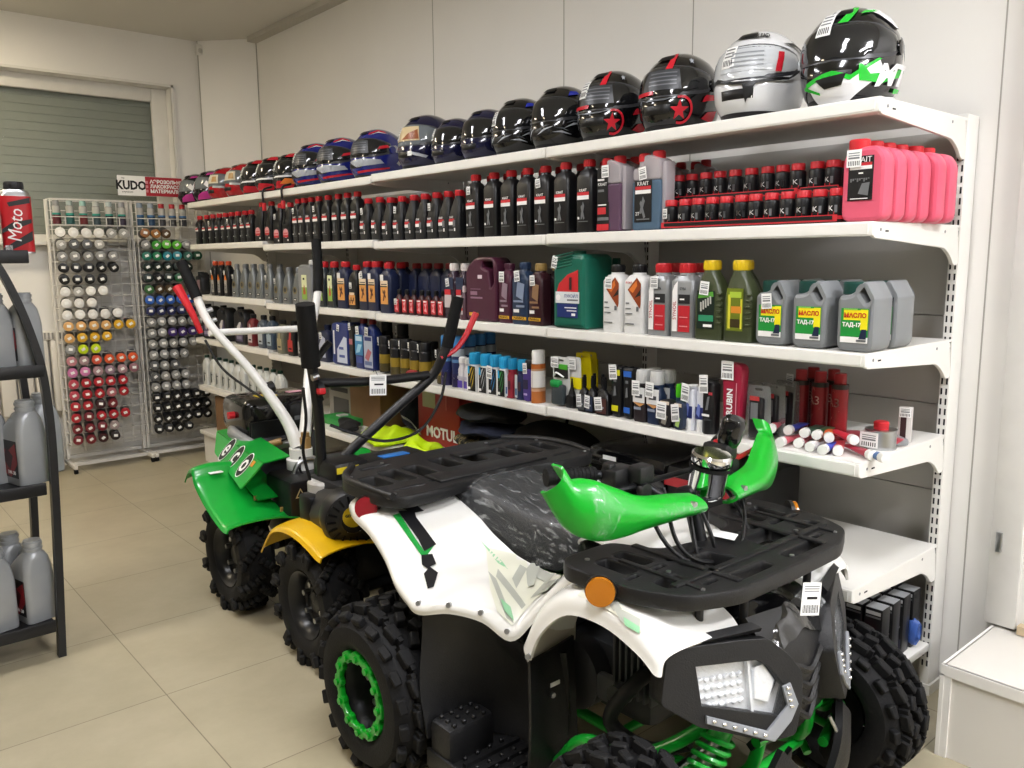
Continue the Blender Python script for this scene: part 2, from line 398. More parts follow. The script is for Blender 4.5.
def sticker(w=.028, h=.036, rx=0):
    m = MB(); m.box((0, 0, 0), (w, .001, h), PAPER)
    for k, (a, hh) in enumerate(((.3, .05), (.16, .05), (.02, .1))): m.box((0, -.0007, h*a), (w*.75, .0006, h*hh), GREY)
    for k in range(7): m.box((-w*.36+k*w*.12, -.0007, -h*.28), (w*.05, .0006, h*.26), INK)
    return m
def cap_mb(r, h, m, ridges=True, n=18):
    b = MB(); b.lathe([(r*.96, 0), (r, .002), (r, h*.85), (r*.93, h), (.001, h+.001)], m, n=n)
    if ridges:
        for k in range(n): a = 2*pi*k/n; b.box((r*cos(a), r*sin(a), h*.45), (.002, .002, h*.7), m, at(0, 0, 0))
    return b
def bottle(name, label, w, d, h, bm_, cm, neck=.28, nx=0, caph=.028, capr=.02, shoulder=.74, r=.014, handle=False, lab=None, labpart='label', waist=0, cat='bottle', neckm=None):
    t = thing(name, label, cat)
    hb = h-caph; m = MB(); rg = [sec(w*.94, d*.94, r, 0), sec(w, d, r, .006)]
    if waist: rg += [sec(w, d, r, hb*.3), sec(w*(1-waist), d, r, hb*.5)]
    rg += [sec(w, d, r, hb*shoulder), sec(w*.93, d*.93, r*1.2, hb*(shoulder+.25*(1-shoulder)), nx*.2), sec(w*.62+.01, d*.72, r*1.3, hb*(shoulder+.68*(1-shoulder)), nx*.75), sec(capr*2.0, capr*2.0, capr, hb*.965, nx), sec(capr*1.85, capr*1.85, capr, hb+.002, nx)]
    m.loft(rg, bm_); part(m, 'body', t)
    c = cap_mb(capr, caph, cm).build('cap', t); c.location = (nx, 0, hb)
    if handle:
        g = MB(); g.tube([(nx+capr*.8, 0, hb*.93), (w*.32, 0, hb*.86), (w*.44, 0, hb*.7), (w*.40, 0, hb*.55), (w*.2, -d*.1, hb*.45)], d*.16, bm_, n=8); part(g, 'handle', t)
    if lab: part(lab(w, h, -d/2-.0008), labpart, t)
    return t
def canister(name, label, w, d, h, bm_, cm, prof=None, hole=None, nx=-.25, caph=.03, capr=.024, lab=None, bev=.012, cat='canister', grooves=None):
    """flat-sided canister cut from a front outline with a grip hole, 0..1 units"""
    t = thing(name, label, cat)
    prof = prof or [(-.5, 0), (.5, 0), (.5, .72), (.22, 1), (.05, 1), (-.12, .86), (-.5, .84)]
    o = rpoly([(x*w, z*(h-caph*.6)) for x, z in prof], .03); hs = []
    if hole: hs = [rpoly([(x*w, z*(h-caph*.6)) for x, z in hole], .012)]
    m = MB(); m.plate(o, d, bm_, FRONT, hs, bev); part(m, 'body', t)
    c = MB(); cz = capz(prof, nx)*(h-caph*.6); c.lathe([(capr*.85, -.02), (capr*.85, 0), (capr, .003), (capr, caph*.9), (capr*.9, caph), (.001, caph)], cm, at(nx*w, 0, cz-.002), n=18); part(c, 'cap', t)
    if grooves:
        g = MB()
        for z in grooves: g.box((0, -d/2-.001, z*h), (w*.6, .004, h*.012), bm_)
        part(g, 'rib', t)
    if lab: part(lab(w, h, -d/2-.0008), 'label', t)
    return t
def capz(prof, x):
    best = 0
    for i in range(len(prof)):
        (a, b_), (c, d) = prof[i-1], prof[i]
        if min(a, c) <= x <= max(a, c) and a != c: best = max(best, b_+(d-b_)*(x-a)/(c-a))
    return best
def can(name, label, r, h, bodym, capm, caph, bands=(), lab=None, cat='spray can', dome=True, capr=None):
    t = thing(name, label, cat); hb = h-caph; m = MB(); capr = capr or r*.93
    m.lathe([(r*.9, 0), (r, .004), (r, hb*.93), (r*.97, hb*.96), (capr*.9, hb)], bodym, n=22); part(m, 'body', t)
    c = MB(); c.lathe([(capr, 0), (capr, caph*.9), (capr*.93, caph), (.001, caph)], capm, at(0, 0, hb), n=22); part(c, 'cap', t)
    if bands:
        for a, b_, mm in bands: g = MB(); g.lathe([(r+.0006, hb*a), (r+.0006, hb*b_)], mm, n=22, caps=False); part(g, 'label_band', t)
    if lab: part(lab(r, h), 'print', t)
    return t
def on_cyl(mesh, r, z, m, mb, e=.001, rot=0):
    """wrap a flat drawing round the front of a can"""
    vs = []
    for v in mesh.vertices:
        x, y = v.co.x*cos(rot)-v.co.y*sin(rot), v.co.x*sin(rot)+v.co.y*cos(rot)
        a = x/r; vs.append(((r+e)*sin(a), -(r+e)*cos(a), z+y))
    mb.add(vs, [list(p.vertices) for p in mesh.polygons], m)
def spread(n, a, b): return [a+(b-a)*(i+.5)/n for i in range(n)]
def row(proto, ys, s, x, desc, where, group, tagevery=(0,), tz=.75, tw=.028, depth=0, ddx=0, name=None, side='left', front=None, jit=.004):
    """one of a kind copied along the shelf, each with its own label; optional second rank behind"""
    first = getattr(row, 'used', None); n = len(ys); out = []
    h = max(v.co.z for c in kids(proto) for v in c.data.vertices) if kids(proto) else .2
    wid = max([v.co.x for c in kids(proto) for v in c.data.vertices if c.name.split('.')[0] != 'price_sticker'] or [.05])-min([v.co.x for c in kids(proto) for v in c.data.vertices] or [-.05])
    pit = min([abs(a-b_) for a, b_ in zip(ys, ys[1:])] or [9]); sxx = min(1, .95*pit/wid)
    for k in range(depth+1):
        for i, y in enumerate(ys):
            rnd = random.uniform(-jit, jit); z = zs(s, y)+.0005
            w = nth(i, n, side); rk = '' if k == 0 else 'rear '
            lab = f"{rk}{desc.rstrip(',')}, {w} {where}" if w else f"{rk}{desc} {where}"
            lab = ' '.join(lab.split())
            o = proto if (k == 0 and i == 0 and not proto.get('placed')) else dup(proto, skip=('price_sticker',))
            o['placed'] = 1
            o.location = (x+k*ddx+rnd, y, z); o.rotation_euler = (0, 0, RZ+random.uniform(-.035, .035)); o.scale.x = sxx; o['label'] = lab
            if n*(depth+1) > 1: o['group'] = group
            elif 'group' in o: del o['group']
            out.append(o)
            if k == 0 and i in tagevery:
                st = sticker(tw, tw*1.3).build('price_sticker', o); f = front if front is not None else min(v.co.y for c in kids(proto) for v in c.data.vertices)
                st.location = (-tw*.3, f-.002, h*tz); st.rotation_euler = (0, random.uniform(-.15, .15), 0)
    return out
# ------------------------------------------------------------------ shelf two (red-capped oils)
BLK = mat('bottle_black', '131315', .38); BLK2 = mat('bottle_dark', '1d1e20', .42); REDC = mat('cap_red', 'c3222b', .42)
WH = mat('print_white', 'f0eeec', .5); PINKL = mat('print_pink', 'd8979c', .5); REDL = mat('print_red', 'c22730', .45); GRL = mat('print_grey', '6c6e70', .5); OR = mat('print_orange', 'd9762e', .5)
S2 = 'on second shelf'
def lab_stripe(w, h, y):
    m = MB(); z0, z1 = .14*h, .60*h
    return label_mb(w*.72, z0, z1, y, [('r', 0, 1, .80, .90, REDL), ('r', 0, 1, .68, .80, WH), ('t', 'KRAIT', w*.17, .5, .95, WH), ('p', [(.30, .1), (.42, .1), (.62, .5), (.5, .62)], GRL), ('p', [(.55, .08), (.66, .12), (.4, .52), (.32, .46)], GRL), ('r', .05, .2, .1, .17, WH), ('r', .1, .95, .02, .04, GRL)])
pr = bottle('oil_bottle', 'x', .082, .06, .215, BLK, REDC, lab=lab_stripe, capr=.02, shoulder=.8)
row(pr, [yp(x, 2) for x in spread(9, 197.5, 255)], 2, 2.44, 'small black oil bottle with red cap,', 'in far block '+S2, 'small black oil bottles at the far end of shelf two', (2, 5, 7), .8, .024)
def lab_oval(w, h, y):
    m = MB(); el = [(w*.33*cos(t)-.0, h*.25+h*.11*sin(t)) for t in [2*pi*k/24 for k in range(24)]]
    m.plate(el, .0012, PINKL, at(0, y, 0) @ FRONT); m.box((0, y-.0008, h*.18), (w*.6, .001, h*.05), REDL); m.box((0, y-.001, h*.25), (w*.5, .001, h*.02), REDL); m.box((w*.28, y-.001, h*.08), (w*.12, .001, h*.04), WH); return m
pr = bottle('oil_bottle', 'x', .105, .065, .255, BLK, REDC, nx=.018, shoulder=.55, handle=True, lab=lab_oval)
row(pr, [yp(x, 2) for x in spread(4, 257.5, 294)], 2, 2.44, 'black sloping bottle with pink oval label,', S2, 'black bottles with pink oval labels', (1, 2), .75, .024)
pr = bottle('oil_bottle', 'x', .09, .065, .27, BLK, REDC, lab=lab_stripe, capr=.021, shoulder=.8)
row(pr, [yp(x, 2) for x in spread(3, 296, 315)]+[yp(x, 2) for x in spread(5, 315, 362)], 2, 2.44, 'tall black red-cap bottle,', 'of eight in middle of second shelf', 'tall black oil bottles in the middle of shelf two', (0, 3), .8, .026)
def lab_low(w, h, y): return label_mb(w*.5, .12*h, .46*h, y, [('r', 0, 1, .66, .84, REDL), ('r', 0, 1, .46, .66, WH), ('t', 'KRAIT', w*.13, .5, .93, WH), ('r', .75, 1.2, .35, .75, GRL), ('r', 0, .8, .1, .2, GRL), ('r', 1.0, 1.2, .08, .28, WH)], x=-w*.14)
pr = bottle('oil_bottle', 'x', .103, .065, .225, BLK2, REDC, nx=.012, shoulder=.5, handle=True, lab=lab_low, capr=.023)
row(pr, [yp(x, 2) for x in spread(9, 362, 463)], 2, 2.44, 'black handled red-cap oil bottle,', 'of wide row '+S2, 'black handled oil bottles on shelf two', (0, 3, 6), .78, .026, depth=1, ddx=.085)
pr = bottle('oil_bottle', 'x', .088, .07, .285, BLK, REDC, lab=lab_stripe, capr=.023, shoulder=.83)
row(pr, [yp(x, 2) for x in (475, 492, 509, 526, 543, 564, 587)], 2, 2.445, 'tallest black red-cap bottle,', 'of seven left of purple jug', 'tallest black oil bottles on shelf two', (0, 4), .82, .028, depth=1, ddx=.09)
# two-chamber measuring jugs
CLR = mat('clear_plastic', 'e3dce0', .2, trans=.55, ior=1.25); PUR = mat('purple_oil', '6d5468', .2, trans=.25, ior=1.2); PNK = mat('pink_oil', 'c4586c', .2, trans=.2, ior=1.2); BLU = mat('blue_oil', '5d7489', .2, trans=.2, ior=1.2)
def jug(label, liquid, lab, w=.135, d=.075, h=.30, two=False, capm=REDC):
    t = thing('measuring_jug', label, 'bottle'); a = MB(); hb = h-.05
    a.plate(rpoly([(-w/2, 0), (w/2, 0), (w/2, hb*.72), (-w/2, hb*.72)], .012), d, liquid, FRONT, bev=.008); part(a, 'body', t)
    b = MB(); b.plate(rpoly([(-w/2, hb*.72), (w/2, hb*.72), (w/2, hb), (w*.12, hb+.02), (-w*.1, hb+.02), (-w*.12, hb*.92), (-w/2, hb*.9)], .014), d*.96, CLR, FRONT, bev=.008); b.box((w*.56, 0, hb*.5), (.022, d*.7, hb*.95), CLR, bev=.007); part(b, 'upper_shell', t)
    c = MB(); c.lathe([(.02, 0), (.021, .03)], CLR, at(-w*.28, 0, hb*.88), n=16); c.lathe([(.024, .03), (.024, .055), (.02, .06), (.001, .06)], capm, at(-w*.28, 0, hb*.88), n=16); part(c, 'cap', t); c = MB(); c.lathe([(.024, 0), (.024, .03), (.02, .034), (.001, .034)], capm, at(w*.22, 0, hb), n=16); part(c, 'cap', t)
    part(lab(w, h, -d/2-.001), 'label', t); return t
def lab_black(w, h, y): return label_mb(w*.62, .10*h, .60*h, y, [('r', 0, 1, 0, 1, BLK), ('r', .05, .95, .78, .86, REDL), ('r', .05, .95, .68, .77, WH), ('t', 'KRAIT', w*.15, .5, .92, WH), ('p', [(.30, .2), (.42, .2), (.62, .5), (.5, .62)], GRL), ('p', [(.55, .08), (.66, .12), (.4, .52), (.32, .46)], GRL), ('t', '2T', w*.13, .2, .2, WH), ('r', .15, .9, .05, .08, GRL)], x=-w*.08)
def lab_pur(w, h, y): return label_mb(w*.5, .02*h, .80*h, y, [('r', 0, .9, .44, 1, BLK), ('r', 0, 1, 0, .45, BLK), ('t', 'KRAIT', w*.14, .45, .74, WH), ('r', .05, .6, .8, .83, WH), ('r', .05, .75, .26, .37, REDL), ('r', .05, 1, .16, .21, GRL), ('r', 0, 1, 0, .1, REDL), ('r', .1, .8, .4, .42, WH), ('r', .1, .6, .62, .66, GRL)], x=-w*.2)
y = yp(612, 2); j = jug('tall jug of purple oil with black and red label on second shelf', PUR, lab_pur, w=.12); row(j, [y], 2, 2.44, 'purple oil measuring jug with black and red label', S2, '', (0,), .8, .035)
j = jug('x', PNK, lab_pur, w=.10); row(j, [yp(628, 2, 2.5)], 2, 2.52, 'pink oil measuring jug behind the purple jug', S2, '', ())
j = jug('x', BLU, lab_black, w=.135); row(j, [yp(650, 2)], 2, 2.44, 'blue oil measuring jug with red caps and price sticker', S2, '', (0,), .72, .035)
row(j, [yp(x, 2, 2.82) for x in (676, 700)], 2, 2.82, 'blue oil measuring jug behind small red-capped jars,', S2, 'blue oil jugs behind the small jars', ())
# small jars on card trays
def lab_jar(r, h):
    m = MB(); m.lathe([(r+.0008, h*.05), (r+.0008, h*.16)], REDL, n=20, caps=False); on_cyl(textmesh('K', .022, .0002, sx=1.2), r, h*.38, WH, m); on_cyl(flat([(-.012, -.004), (.012, -.004), (.012, .004), (-.012, .004)], .0004), r, h*.24, REDL, m); on_cyl(flat([(.012, -.01), (.02, -.01), (.02, .012), (.012, .012)], .0004), r, h*.36, GRL, m); return m
pr = can('additive_jar', 'x', .026, .098, BLK, REDC, .022, lab=lab_jar, cat='jar', capr=.022)
TRAY = P('2a2422', .6)
def tray(px0, px1, x, dz, label, rows=2, h=.02):
    y0, y1 = yp(px1, 2, x), yp(px0, 2, x); t = thing('display_tray', label, 'tray', (x+.03*rows-.03, (y0+y1)/2, zs(2, y0)+.0005)); l = y1-y0; m = MB()
    m.box((0, 0, dz/2), (.06*rows+.01, l, max(dz, .004)), TRAY); m.box((-.03*rows-.003, 0, dz+h/2), (.003, l, h), REDL); m.box((-.03*rows-.0048, 0, dz+h*.55), (.001, l*.96, h*.6), BLK)
    part(m, 'body', t); return t
tray(667, 842, 2.43, .004, 'low red-edged card tray under the front row of small jars', rows=1)
tray(674, 801, 2.53, .10, 'raised card tray under the back row of small jars', rows=3)
for k, (xs, x, dz, d) in enumerate([((671, 685, 698, 712, 726, 741, 755, 771, 787, 803, 819, 836), 2.43, .006, 'front row of small jars'), ((678, 691, 705, 719, 734, 750, 766, 781, 796), 2.53, .102, 'raised back row of small jars')]):
    n = len(xs)
    for i, px in enumerate(xs):
        y = yp(px, 2, x); o = pr if (k, i) == (0, 0) else dup(pr, skip=('price_sticker',)); o.location = (x+.0, y, zs(2, y)+dz); o.rotation_euler.z = RZ+random.uniform(-.3, .3)
        o['label'] = 'small black jar with red cap, %s in %s' % (nth(i, n), d); o['group'] = d
        if (k, i) == (0, 0): st = sticker(.026, .034).build('price_sticker', o); st.location = (0, -.028, .05)
for i in range(7):
    for kk in range(2):
        o = dup(pr, skip=('price_sticker',)); y = yp(815, 2, 2.53); o.location = (2.53+i*.056, y-kk*.055, 1.697+.102); o['label'] = 'small black red-capped jar, %s back in %s line behind raised row' % (ORD[i], ('left', 'right')[kk]); o['group'] = 'lines of small jars running to the back'
t = tray(804, 842, 2.53, .10, 'deep raised card tray carrying jars to the shelf back', rows=6)
# pink canisters, six deep
PKC = mat('pink_canister', 'e8677f', .28, trans=.15, ior=1.2, var=.05)
def lab_ant(w, h, y): return label_mb(w*.58, .26*h, .80*h, y, [('r', 0, 1, 0, 1, BLK), ('r', .06, .94, .78, .85, REDL), ('r', .06, .94, .70, .78, WH), ('t', 'KRAIT', w*.17, .52, .91, WH), ('r', .42, .6, .6, .63, WH)]+[('r', .1+.09*k, .16+.09*k, .42+.03*(k % 3), .5, GRL) for k in range(9)]+[('p', [(.45, .15), (.85, .1), (.9, .4), (.6, .38)], GRL), ('r', .15, .85, .03, .05, WH)], x=-w*.05)
y0, y1 = yp(888, 2), yp(845, 2); w = y1-y0
pr = canister('pink_canister', 'x', w, .064, .235, PKC, REDC, prof=[(-.5, 0), (.5, 0), (.5, .84), (.3, 1), (.0, 1), (-.5, .93)], nx=-.24, capr=.03, caph=.032, lab=lab_ant)
for k in range(6):
    o = pr if k == 0 else dup(pr); o.location = (2.43+.073*k, (y0+y1)/2-.004*k-(.012 if k > 3 else 0), SZ[2][0]+.0005); o.rotation_euler.z = RZ+random.uniform(-.03, .03)
    o['label'] = ('pink antifreeze canister with black label, foremost at right end of second shelf', 'pink canister directly behind the foremost one at right end', 'third pink canister from the shelf edge', 'fourth pink canister from the shelf edge', 'pink canister second from the back, at right end of second shelf', 'rearmost pink canister against the shelf back panel')[k]; o['group'] = 'row of pink canisters'
    if k == 0: st = sticker(.045, .05).build('price_sticker', o); st.location = (-w*.2, -.04, .182)
# ------------------------------------------------------------------ shelf three
S3 = 'on third shelf'
GB = mat('bottle_grey', '75797a', .32, metal=.25); GB2 = mat('bottle_silver', '8a8c8d', .32, metal=.2); ORC = P('c8502a'); NAVY = mat('bottle_navy', '1b2340', .38); OLV = mat('bottle_olive', '3d452b', .36); MAR = mat('bottle_maroon', '4a1f33', .34); GRN = mat('canister_green', '14614f', .34)
def lab_tall(c1, c2):
    return lambda w, h, y: label_mb(w*.55, .10*h, .62*h, y, [('r', 0, 1, 0, .7, c2), ('p', [(0, .7), (1, .7), (.55, 1), (.45, 1)], c1)]+[('r', .2, .8, .1+.08*k, .13+.08*k, INK) for k in range(5)])
pr = canister('oil_canister', 'x', .12, .07, .19, BLK2, BLK, lab=lambda w, h, y: label_mb(w*.5, .2*h, .6*h, y, [('r', 0, 1, 0, 1, P('8a6f74')), ('r', .1, .5, .1, .3, REDL)]), hole=[(.05, .82), (.3, .84), (.3, .76), (.1, .74)])
row(pr, [yp(203, 3)], 3, 2.44, 'dark oil canister with dull pink label at far end', S3, '', ())
pr = bottle('oil_bottle', 'x', .078, .06, .255, BLK, ORC, lab=lab_tall(OR, P('a9a5a2')), shoulder=.82)
row(pr, [yp(x, 3) for x in spread(3, 212, 233)], 3, 2.44, 'black bottle with orange cap,', 'of three at far end '+S3, 'black bottles with orange caps', (0, 2), .75, .024)
def lab_tri(gold):
    return lambda w, h, y: (lambda m: [m.plate([(w*.25*cos(2*pi*k/20), h*.38+h*.1*sin(2*pi*k/20)) for k in range(20)], .0012, P('b0853f' if gold else '7d7148'), at(0, y, 0) @ FRONT), m.plate([(w*.16*cos(2*pi*k/20), h*.38+h*.06*sin(2*pi*k/20)) for k in range(20)], .0016, BLK2, at(0, y, 0) @ FRONT), m.box((0, y-.0005, h*.13), (w*.42, .0014, h*.07), INK), m.box((0, y-.001, h*.13), (w*.3, .0014, h*.025), WH), m][-1])(MB())
pr = bottle('oil_bottle', 'x', .098, .06, .235, GB, GB2, lab=lab_tri(0), shoulder=.36, capr=.016, caph=.03)
row(pr, [yp(x, 3) for x in (237, 245, 253, 261, 270.5, 280, 289, 298)], 3, 2.44, 'tapering grey oil bottle,', 'of eight '+S3, 'tapering grey oil bottles', (0, 4, 5), .7, .024, depth=1, ddx=.07)
LG = P('dfe3b4'); LGR = P('8cb04a'); FIG = P('b5602c')
def lab_sq(w, h, y): return label_mb(w*.5, .14*h, .70*h, y, [('r', 0, 1, .5, 1, LG), ('r', 0, 1, 0, .5, LGR), ('p', [(.25, .3), (.75, .3), (.5, .62)], FIG), ('p', [(.3, .2), (.75, .22), (.7, .34), (.3, .34)], FIG), ('r', .3, .6, .8, .88, INK)])
pr = canister('oil_canister', 'x', .17, .09, .27, GB2, P('d8d8d4'), prof=[(-.5, 0), (.5, 0), (.5, .9), (.38, 1), (-.36, 1), (-.5, .9)], nx=.2, lab=lambda w, h, y: lab_sq(w*.75, h, y))
row(pr, [yp(310, 3)], 3, 2.44, 'large grey canister with yellow-green label', S3, '', ())
DTR = mat('bottle_smoke', '2c3338', .2, trans=.1)
pr = bottle('oil_bottle', 'x', .1, .07, .27, DTR, REDC, lab=lab_sq, shoulder=.7, capr=.024, caph=.035)
row(pr, [yp(x, 3) for x in (324.5, 335)], 3, 2.44, 'smoky bottle with red cap and yellow-green label,', S3, 'smoky bottles with yellow-green labels', ())
CREAM = P('e8d2b4'); ORL = P('dc9a50')
def lab_or(w, h, y): return label_mb(w*.68, .18*h, .76*h, y, [('r', 0, 1, .0, .62, ORL), ('r', 0, 1, .62, .8, CREAM), ('r', 0, .9, .58, .62, INK), ('r', .1, .9, .66, .69, INK), ('p', [(.3, .12), (.42, .1), (.7, .42), (.58, .5)], P('5a2c1c')), ('p', [(.3, .4), (.7, .2), (.75, .26), (.35, .5)], P('5a2c1c')), ('r', 0, .45, .8, 1, WH)])
pr = bottle('oil_bottle', 'x', .11, .07, .27, NAVY, REDC, lab=lab_or, shoulder=.82, capr=.026, caph=.032)
o = row(pr, [yp(346, 3)], 3, 2.44, 'navy bottle with two-tone orange label, left of black bottle', S3, '', ())[0]
pr2 = bottle('oil_bottle', 'x', .09, .07, .25, BLK, REDC, lab=lambda w, h, y: label_mb(w*.75, .10*h, .38*h, y, [('r', 0, 1, 0, .8, ORL), ('r', .1, .9, .8, 1, CREAM)]+[('r', .1+.2*k, .22+.2*k, .1+.2*(k % 2), .4+.2*(k % 2), INK) for k in range(4)]))
row(pr2, [yp(356, 3)], 3, 2.44, 'black bottle with low orange patterned label', S3, '', (0,), .6, .026)
a = dup(pr); a['placed'] = 0; del a['placed']
row(a, [yp(x, 3) for x in (367, 377, 388.5)], 3, 2.44, 'navy bottle with orange label,', 'of three '+S3, 'navy bottles with orange labels', (0,), .82, .028, depth=1, ddx=.08)
pr = bottle('oil_bottle', 'x', .1, .07, .265, NAVY, P('8f2028'), shoulder=.82, capr=.025)
row(pr, [yp(x, 3, 2.56) for x in spread(5, 399, 455)], 3, 2.57, 'plain navy bottle behind the small red bottles,', S3, 'plain navy bottles behind the small red ones', ())
def lab_red(w, h, y): return label_mb(w*.8, .1*h, .62*h, y, [('r', 0, 1, 0, 1, REDL), ('p', [(.15, .2), (.8, .1), (.6, .5), (.85, .8), (.2, .7), (.5, .45)], P('e79aa0')), ('r', .1, .8, .85, .95, WH)])
pr = bottle('additive_bottle', 'x', .05, .038, .13, P('3a1719'), BLK, lab=lab_red, shoulder=.62, capr=.011, caph=.025, r=.01)
row(pr, [yp(x, 3) for x in spread(7, 397, 447)], 3, 2.43, 'small red-label bottle with black cap,', 'of seven '+S3, 'small red-label bottles', (0,), .62, .024)
VIO = mat('violet_oil', '3a2a38', .2, trans=.15)
pr = bottle('oil_bottle', 'x', .095, .07, .265, VIO, P('efe6e2'), lab=lambda w, h, y: label_mb(w*.8, .2*h, .75*h, y, [('r', 0, 1, .6, 1, P('25304a')), ('r', 0, .7, .42, .6, REDL), ('r', 0, .8, 0, .42, P('c9bdbd'))]), shoulder=.72, capr=.023, caph=.035)
row(pr, [yp(x, 3) for x in (452, 463)], 3, 2.45, 'dark violet bottle with white cap,', S3, 'dark violet bottles with white caps', (0,), .75, .03)
pr = bottle('dropper_bottle', 'x', .045, .04, .16, P('5b4048'), P('d8c8c8'), lab=lambda w, h, y: label_mb(w*.8, .05*h, .62*h, y, [('r', 0, 1, .2, 1, P('b7acab')), ('r', 0, 1, .4, .55, REDL)]), shoulder=.62, capr=.009, caph=.03, r=.012)
row(pr, [yp(465.5, 3, 2.41)], 3, 2.41, 'small dropper bottle before the violet bottles', S3, '', (0,), .55, .024)
MANY = P('d9a72e')
pr = canister('oil_canister', 'x', yp(470, 3)-yp(502, 3), .10, .30, MAR, MAR, prof=[(-.5, 0), (.5, 0), (.5, .9), (.38, 1), (-.2, 1), (-.5, .8)], hole=[(.05, .93), (.36, .93), (.40, .60), (.30, .52), (.24, .80), (.02, .85)], nx=-.32, capr=.001, caph=.01, lab=lambda w, h, y: label_mb(w*.55, .08*h, .78*h, y, [('r', 0, .55, 0, .07, MANY), ('r', .1, .8, .38, .42, P('8f6c80')), ('r', .1, .5, .46, .54, P('8f6c80')), ('r', .1, .7, .58, .6, P('7d5a70')), ('r', .55, .8, .82, .9, P('d8c6cf'))], x=-w*.1))
row(pr, [yp(486, 3)], 3, 2.45, 'large maroon oil canister with grip hole', S3, '', ())
def lab_man(c): return lambda w, h, y: label_mb(w*.85, .06*h, .72*h, y, [('r', 0, 1, .02, .1, MANY), ('t', 'MANNOL', w*.16, .5, .06, INK), ('r', .1, .5, .2, .28, WH), ('r', .1, .8, .45, .5, c), ('p', [(.3, .6), (.8, .5), (.9, .9), (.4, .95)], c), ('r', .3, .9, .33, .38, c)])
pr = bottle('oil_bottle', 'x', .088, .07, .265, MAR, MAR, lab=lab_man(P('8c7784')), shoulder=.85, capr=.024, caph=.025)
row(pr, [yp(508.5, 3)], 3, 2.44, 'maroon bottle right of the maroon canister', S3, '', (0,), .85, .036)
pr = bottle('oil_bottle', 'x', .115, .075, .27, P('23344d', .34), P('2a3d5a'), lab=lab_man(P('7f8ca4')), shoulder=.8, capr=.026, caph=.03)
row(pr, [yp(524, 3)], 3, 2.44, 'steel blue oil bottle between maroon and brown bottles', S3, '', (0,), .87, .036)
pr = bottle('oil_bottle', 'x', .10, .075, .265, P('34171f', .3), P('9a7f4a'), lab=lab_man(P('8a6a4c')), shoulder=.82, capr=.026, caph=.032)
row(pr, [yp(539.5, 3)], 3, 2.44, 'dark brown bottle with gold cap and gold-edged label', S3, '', (0,), .82, .034)
pr = bottle('oil_bottle', 'x', .10, .075, .265, P('1a1012', .25), P('8a7340'), shoulder=.82, capr=.024, caph=.032); row(pr, [yp(556, 3, 2.48)], 3, 2.49, 'plain dark bottle with gold cap beside green canister', S3, '', ())
# big green canister
w = yp(559, 3)-yp(591, 3)
def lab_luk(w, h, y): return label_mb(w*.72, .12*h, .76*h, y, [('p', [(.05, .56), (.95, .56), (.95, 1), (.5, .9), (.15, .72)], P('c3262b')), ('r', 0, 1, .33, .56, P('d6dadb')), ('t', 'ЛУКОЙЛ', w*.1, .66, .47, P('273b7d')), ('r', .5, .95, .38, .41, GRL), ('p', [(.12+.09*cos(k*pi/8), .44+.06*sin(k*pi/8)) for k in range(16)], WH), ('r', .08, .95, .04, .32, P('1d2f6b')), ('r', .4, .9, .23, .25, WH), ('r', .5, .9, .17, .19, WH), ('r', .7, .85, .08, .13, WH), ('r', .6, .7, .6, .85, P('3b2020'))], x=-w*.03)
pr = canister('green_canister', 'x', w, .17, .315, GRN, GRN, prof=[(-.5, .02), (-.46, 0), (.48, 0), (.5, .03), (.5, .95), (.4, 1), (.05, 1), (-.3, .96), (-.5, .86)], nx=-.1, caph=.02, capr=.028, lab=lab_luk, bev=.02)
g = MB()
for k in range(5): g.tube([(-w*.40, -.086, .245+.012*k-.0), (w*.12, -.086, .262+.012*k)], .003, GRN, smooth=False)
g.build('rib', pr); g = MB(); g.plate(rpoly([(.35, .3), (.5, .3), (.5, .95), (.35, .95)], .05), .03, P('0c3f33', .4), at(w*.5+.0, .05, 0) @ Matrix.Rotation(pi/2, 4, 'Z') @ Matrix.Diagonal((.12, 1, .3, 1)) @ FRONT); g.build('grip_recess', pr)
row(pr, [yp(575, 3)], 3, 2.475, 'big green oil canister with red and blue label', S3, '', ())
st = sticker(.03, .05).build('price_sticker', pr); st.location = (-w*.42, -.088, .27); st.rotation_euler.y = .25
HW = mat('bottle_white', 'dcdcda', .35)
def lab_rav(w, h, y): return label_mb(w*.86, .06*h, .80*h, y, [('p', [(.2, .78), (.72, 1.02), (.95, .9), (.95, .5), (.9, .42)], P('8c3f1d')), ('p', [(.28, .78), (.7, .96), (.75, .86), (.5, .72)], OR), ('p', [(.6, .62), (.95, .8), (.95, .68)], INK), ('r', .1, .3, .5, .53, GRL), ('r', .1, .4, .4, .42, GRL), ('r', .1, .5, .3, .32, GRL), ('r', .72, .85, .36, .45, GRL), ('r', .1, .6, .1, .12, GRL), ('t', 'ROWE', w*.11, .3, .92, REDL)])
pr = bottle('oil_bottle', 'x', yp(605, 3)-yp(624, 3), .075, .26, HW, BLK, lab=lab_rav, shoulder=.86, capr=.027, caph=.03)
row(pr, [yp(x, 3) for x in (614.5, 636.5)], 3, 2.445, 'white bottle with black cap and orange label,', S3, 'white bottles with black caps', (0,), .82, .034)
def lab_syn(w, h, y): return label_mb(w*.78, .08*h, .76*h, y, [('p', [(.02, 0), (.3, 0), (.3, 1), (.12, .92), (.02, .8)], WH), ('r', .36, 1, 0, .52, P('bb2530')), ('r', .36, 1, .56, .74, INK), ('t', 'SYNOIL', w*.2, .16, .42, P('b01f2a'), dict(rot=pi/2)), ('t', 'SYN', w*.14, .6, .85, INK), ('r', .45, .7, .63, .66, WH), ('r', .45, .9, .28, .3, P('e0888c')), ('r', .45, .9, .1, .12, P('e0888c'))])
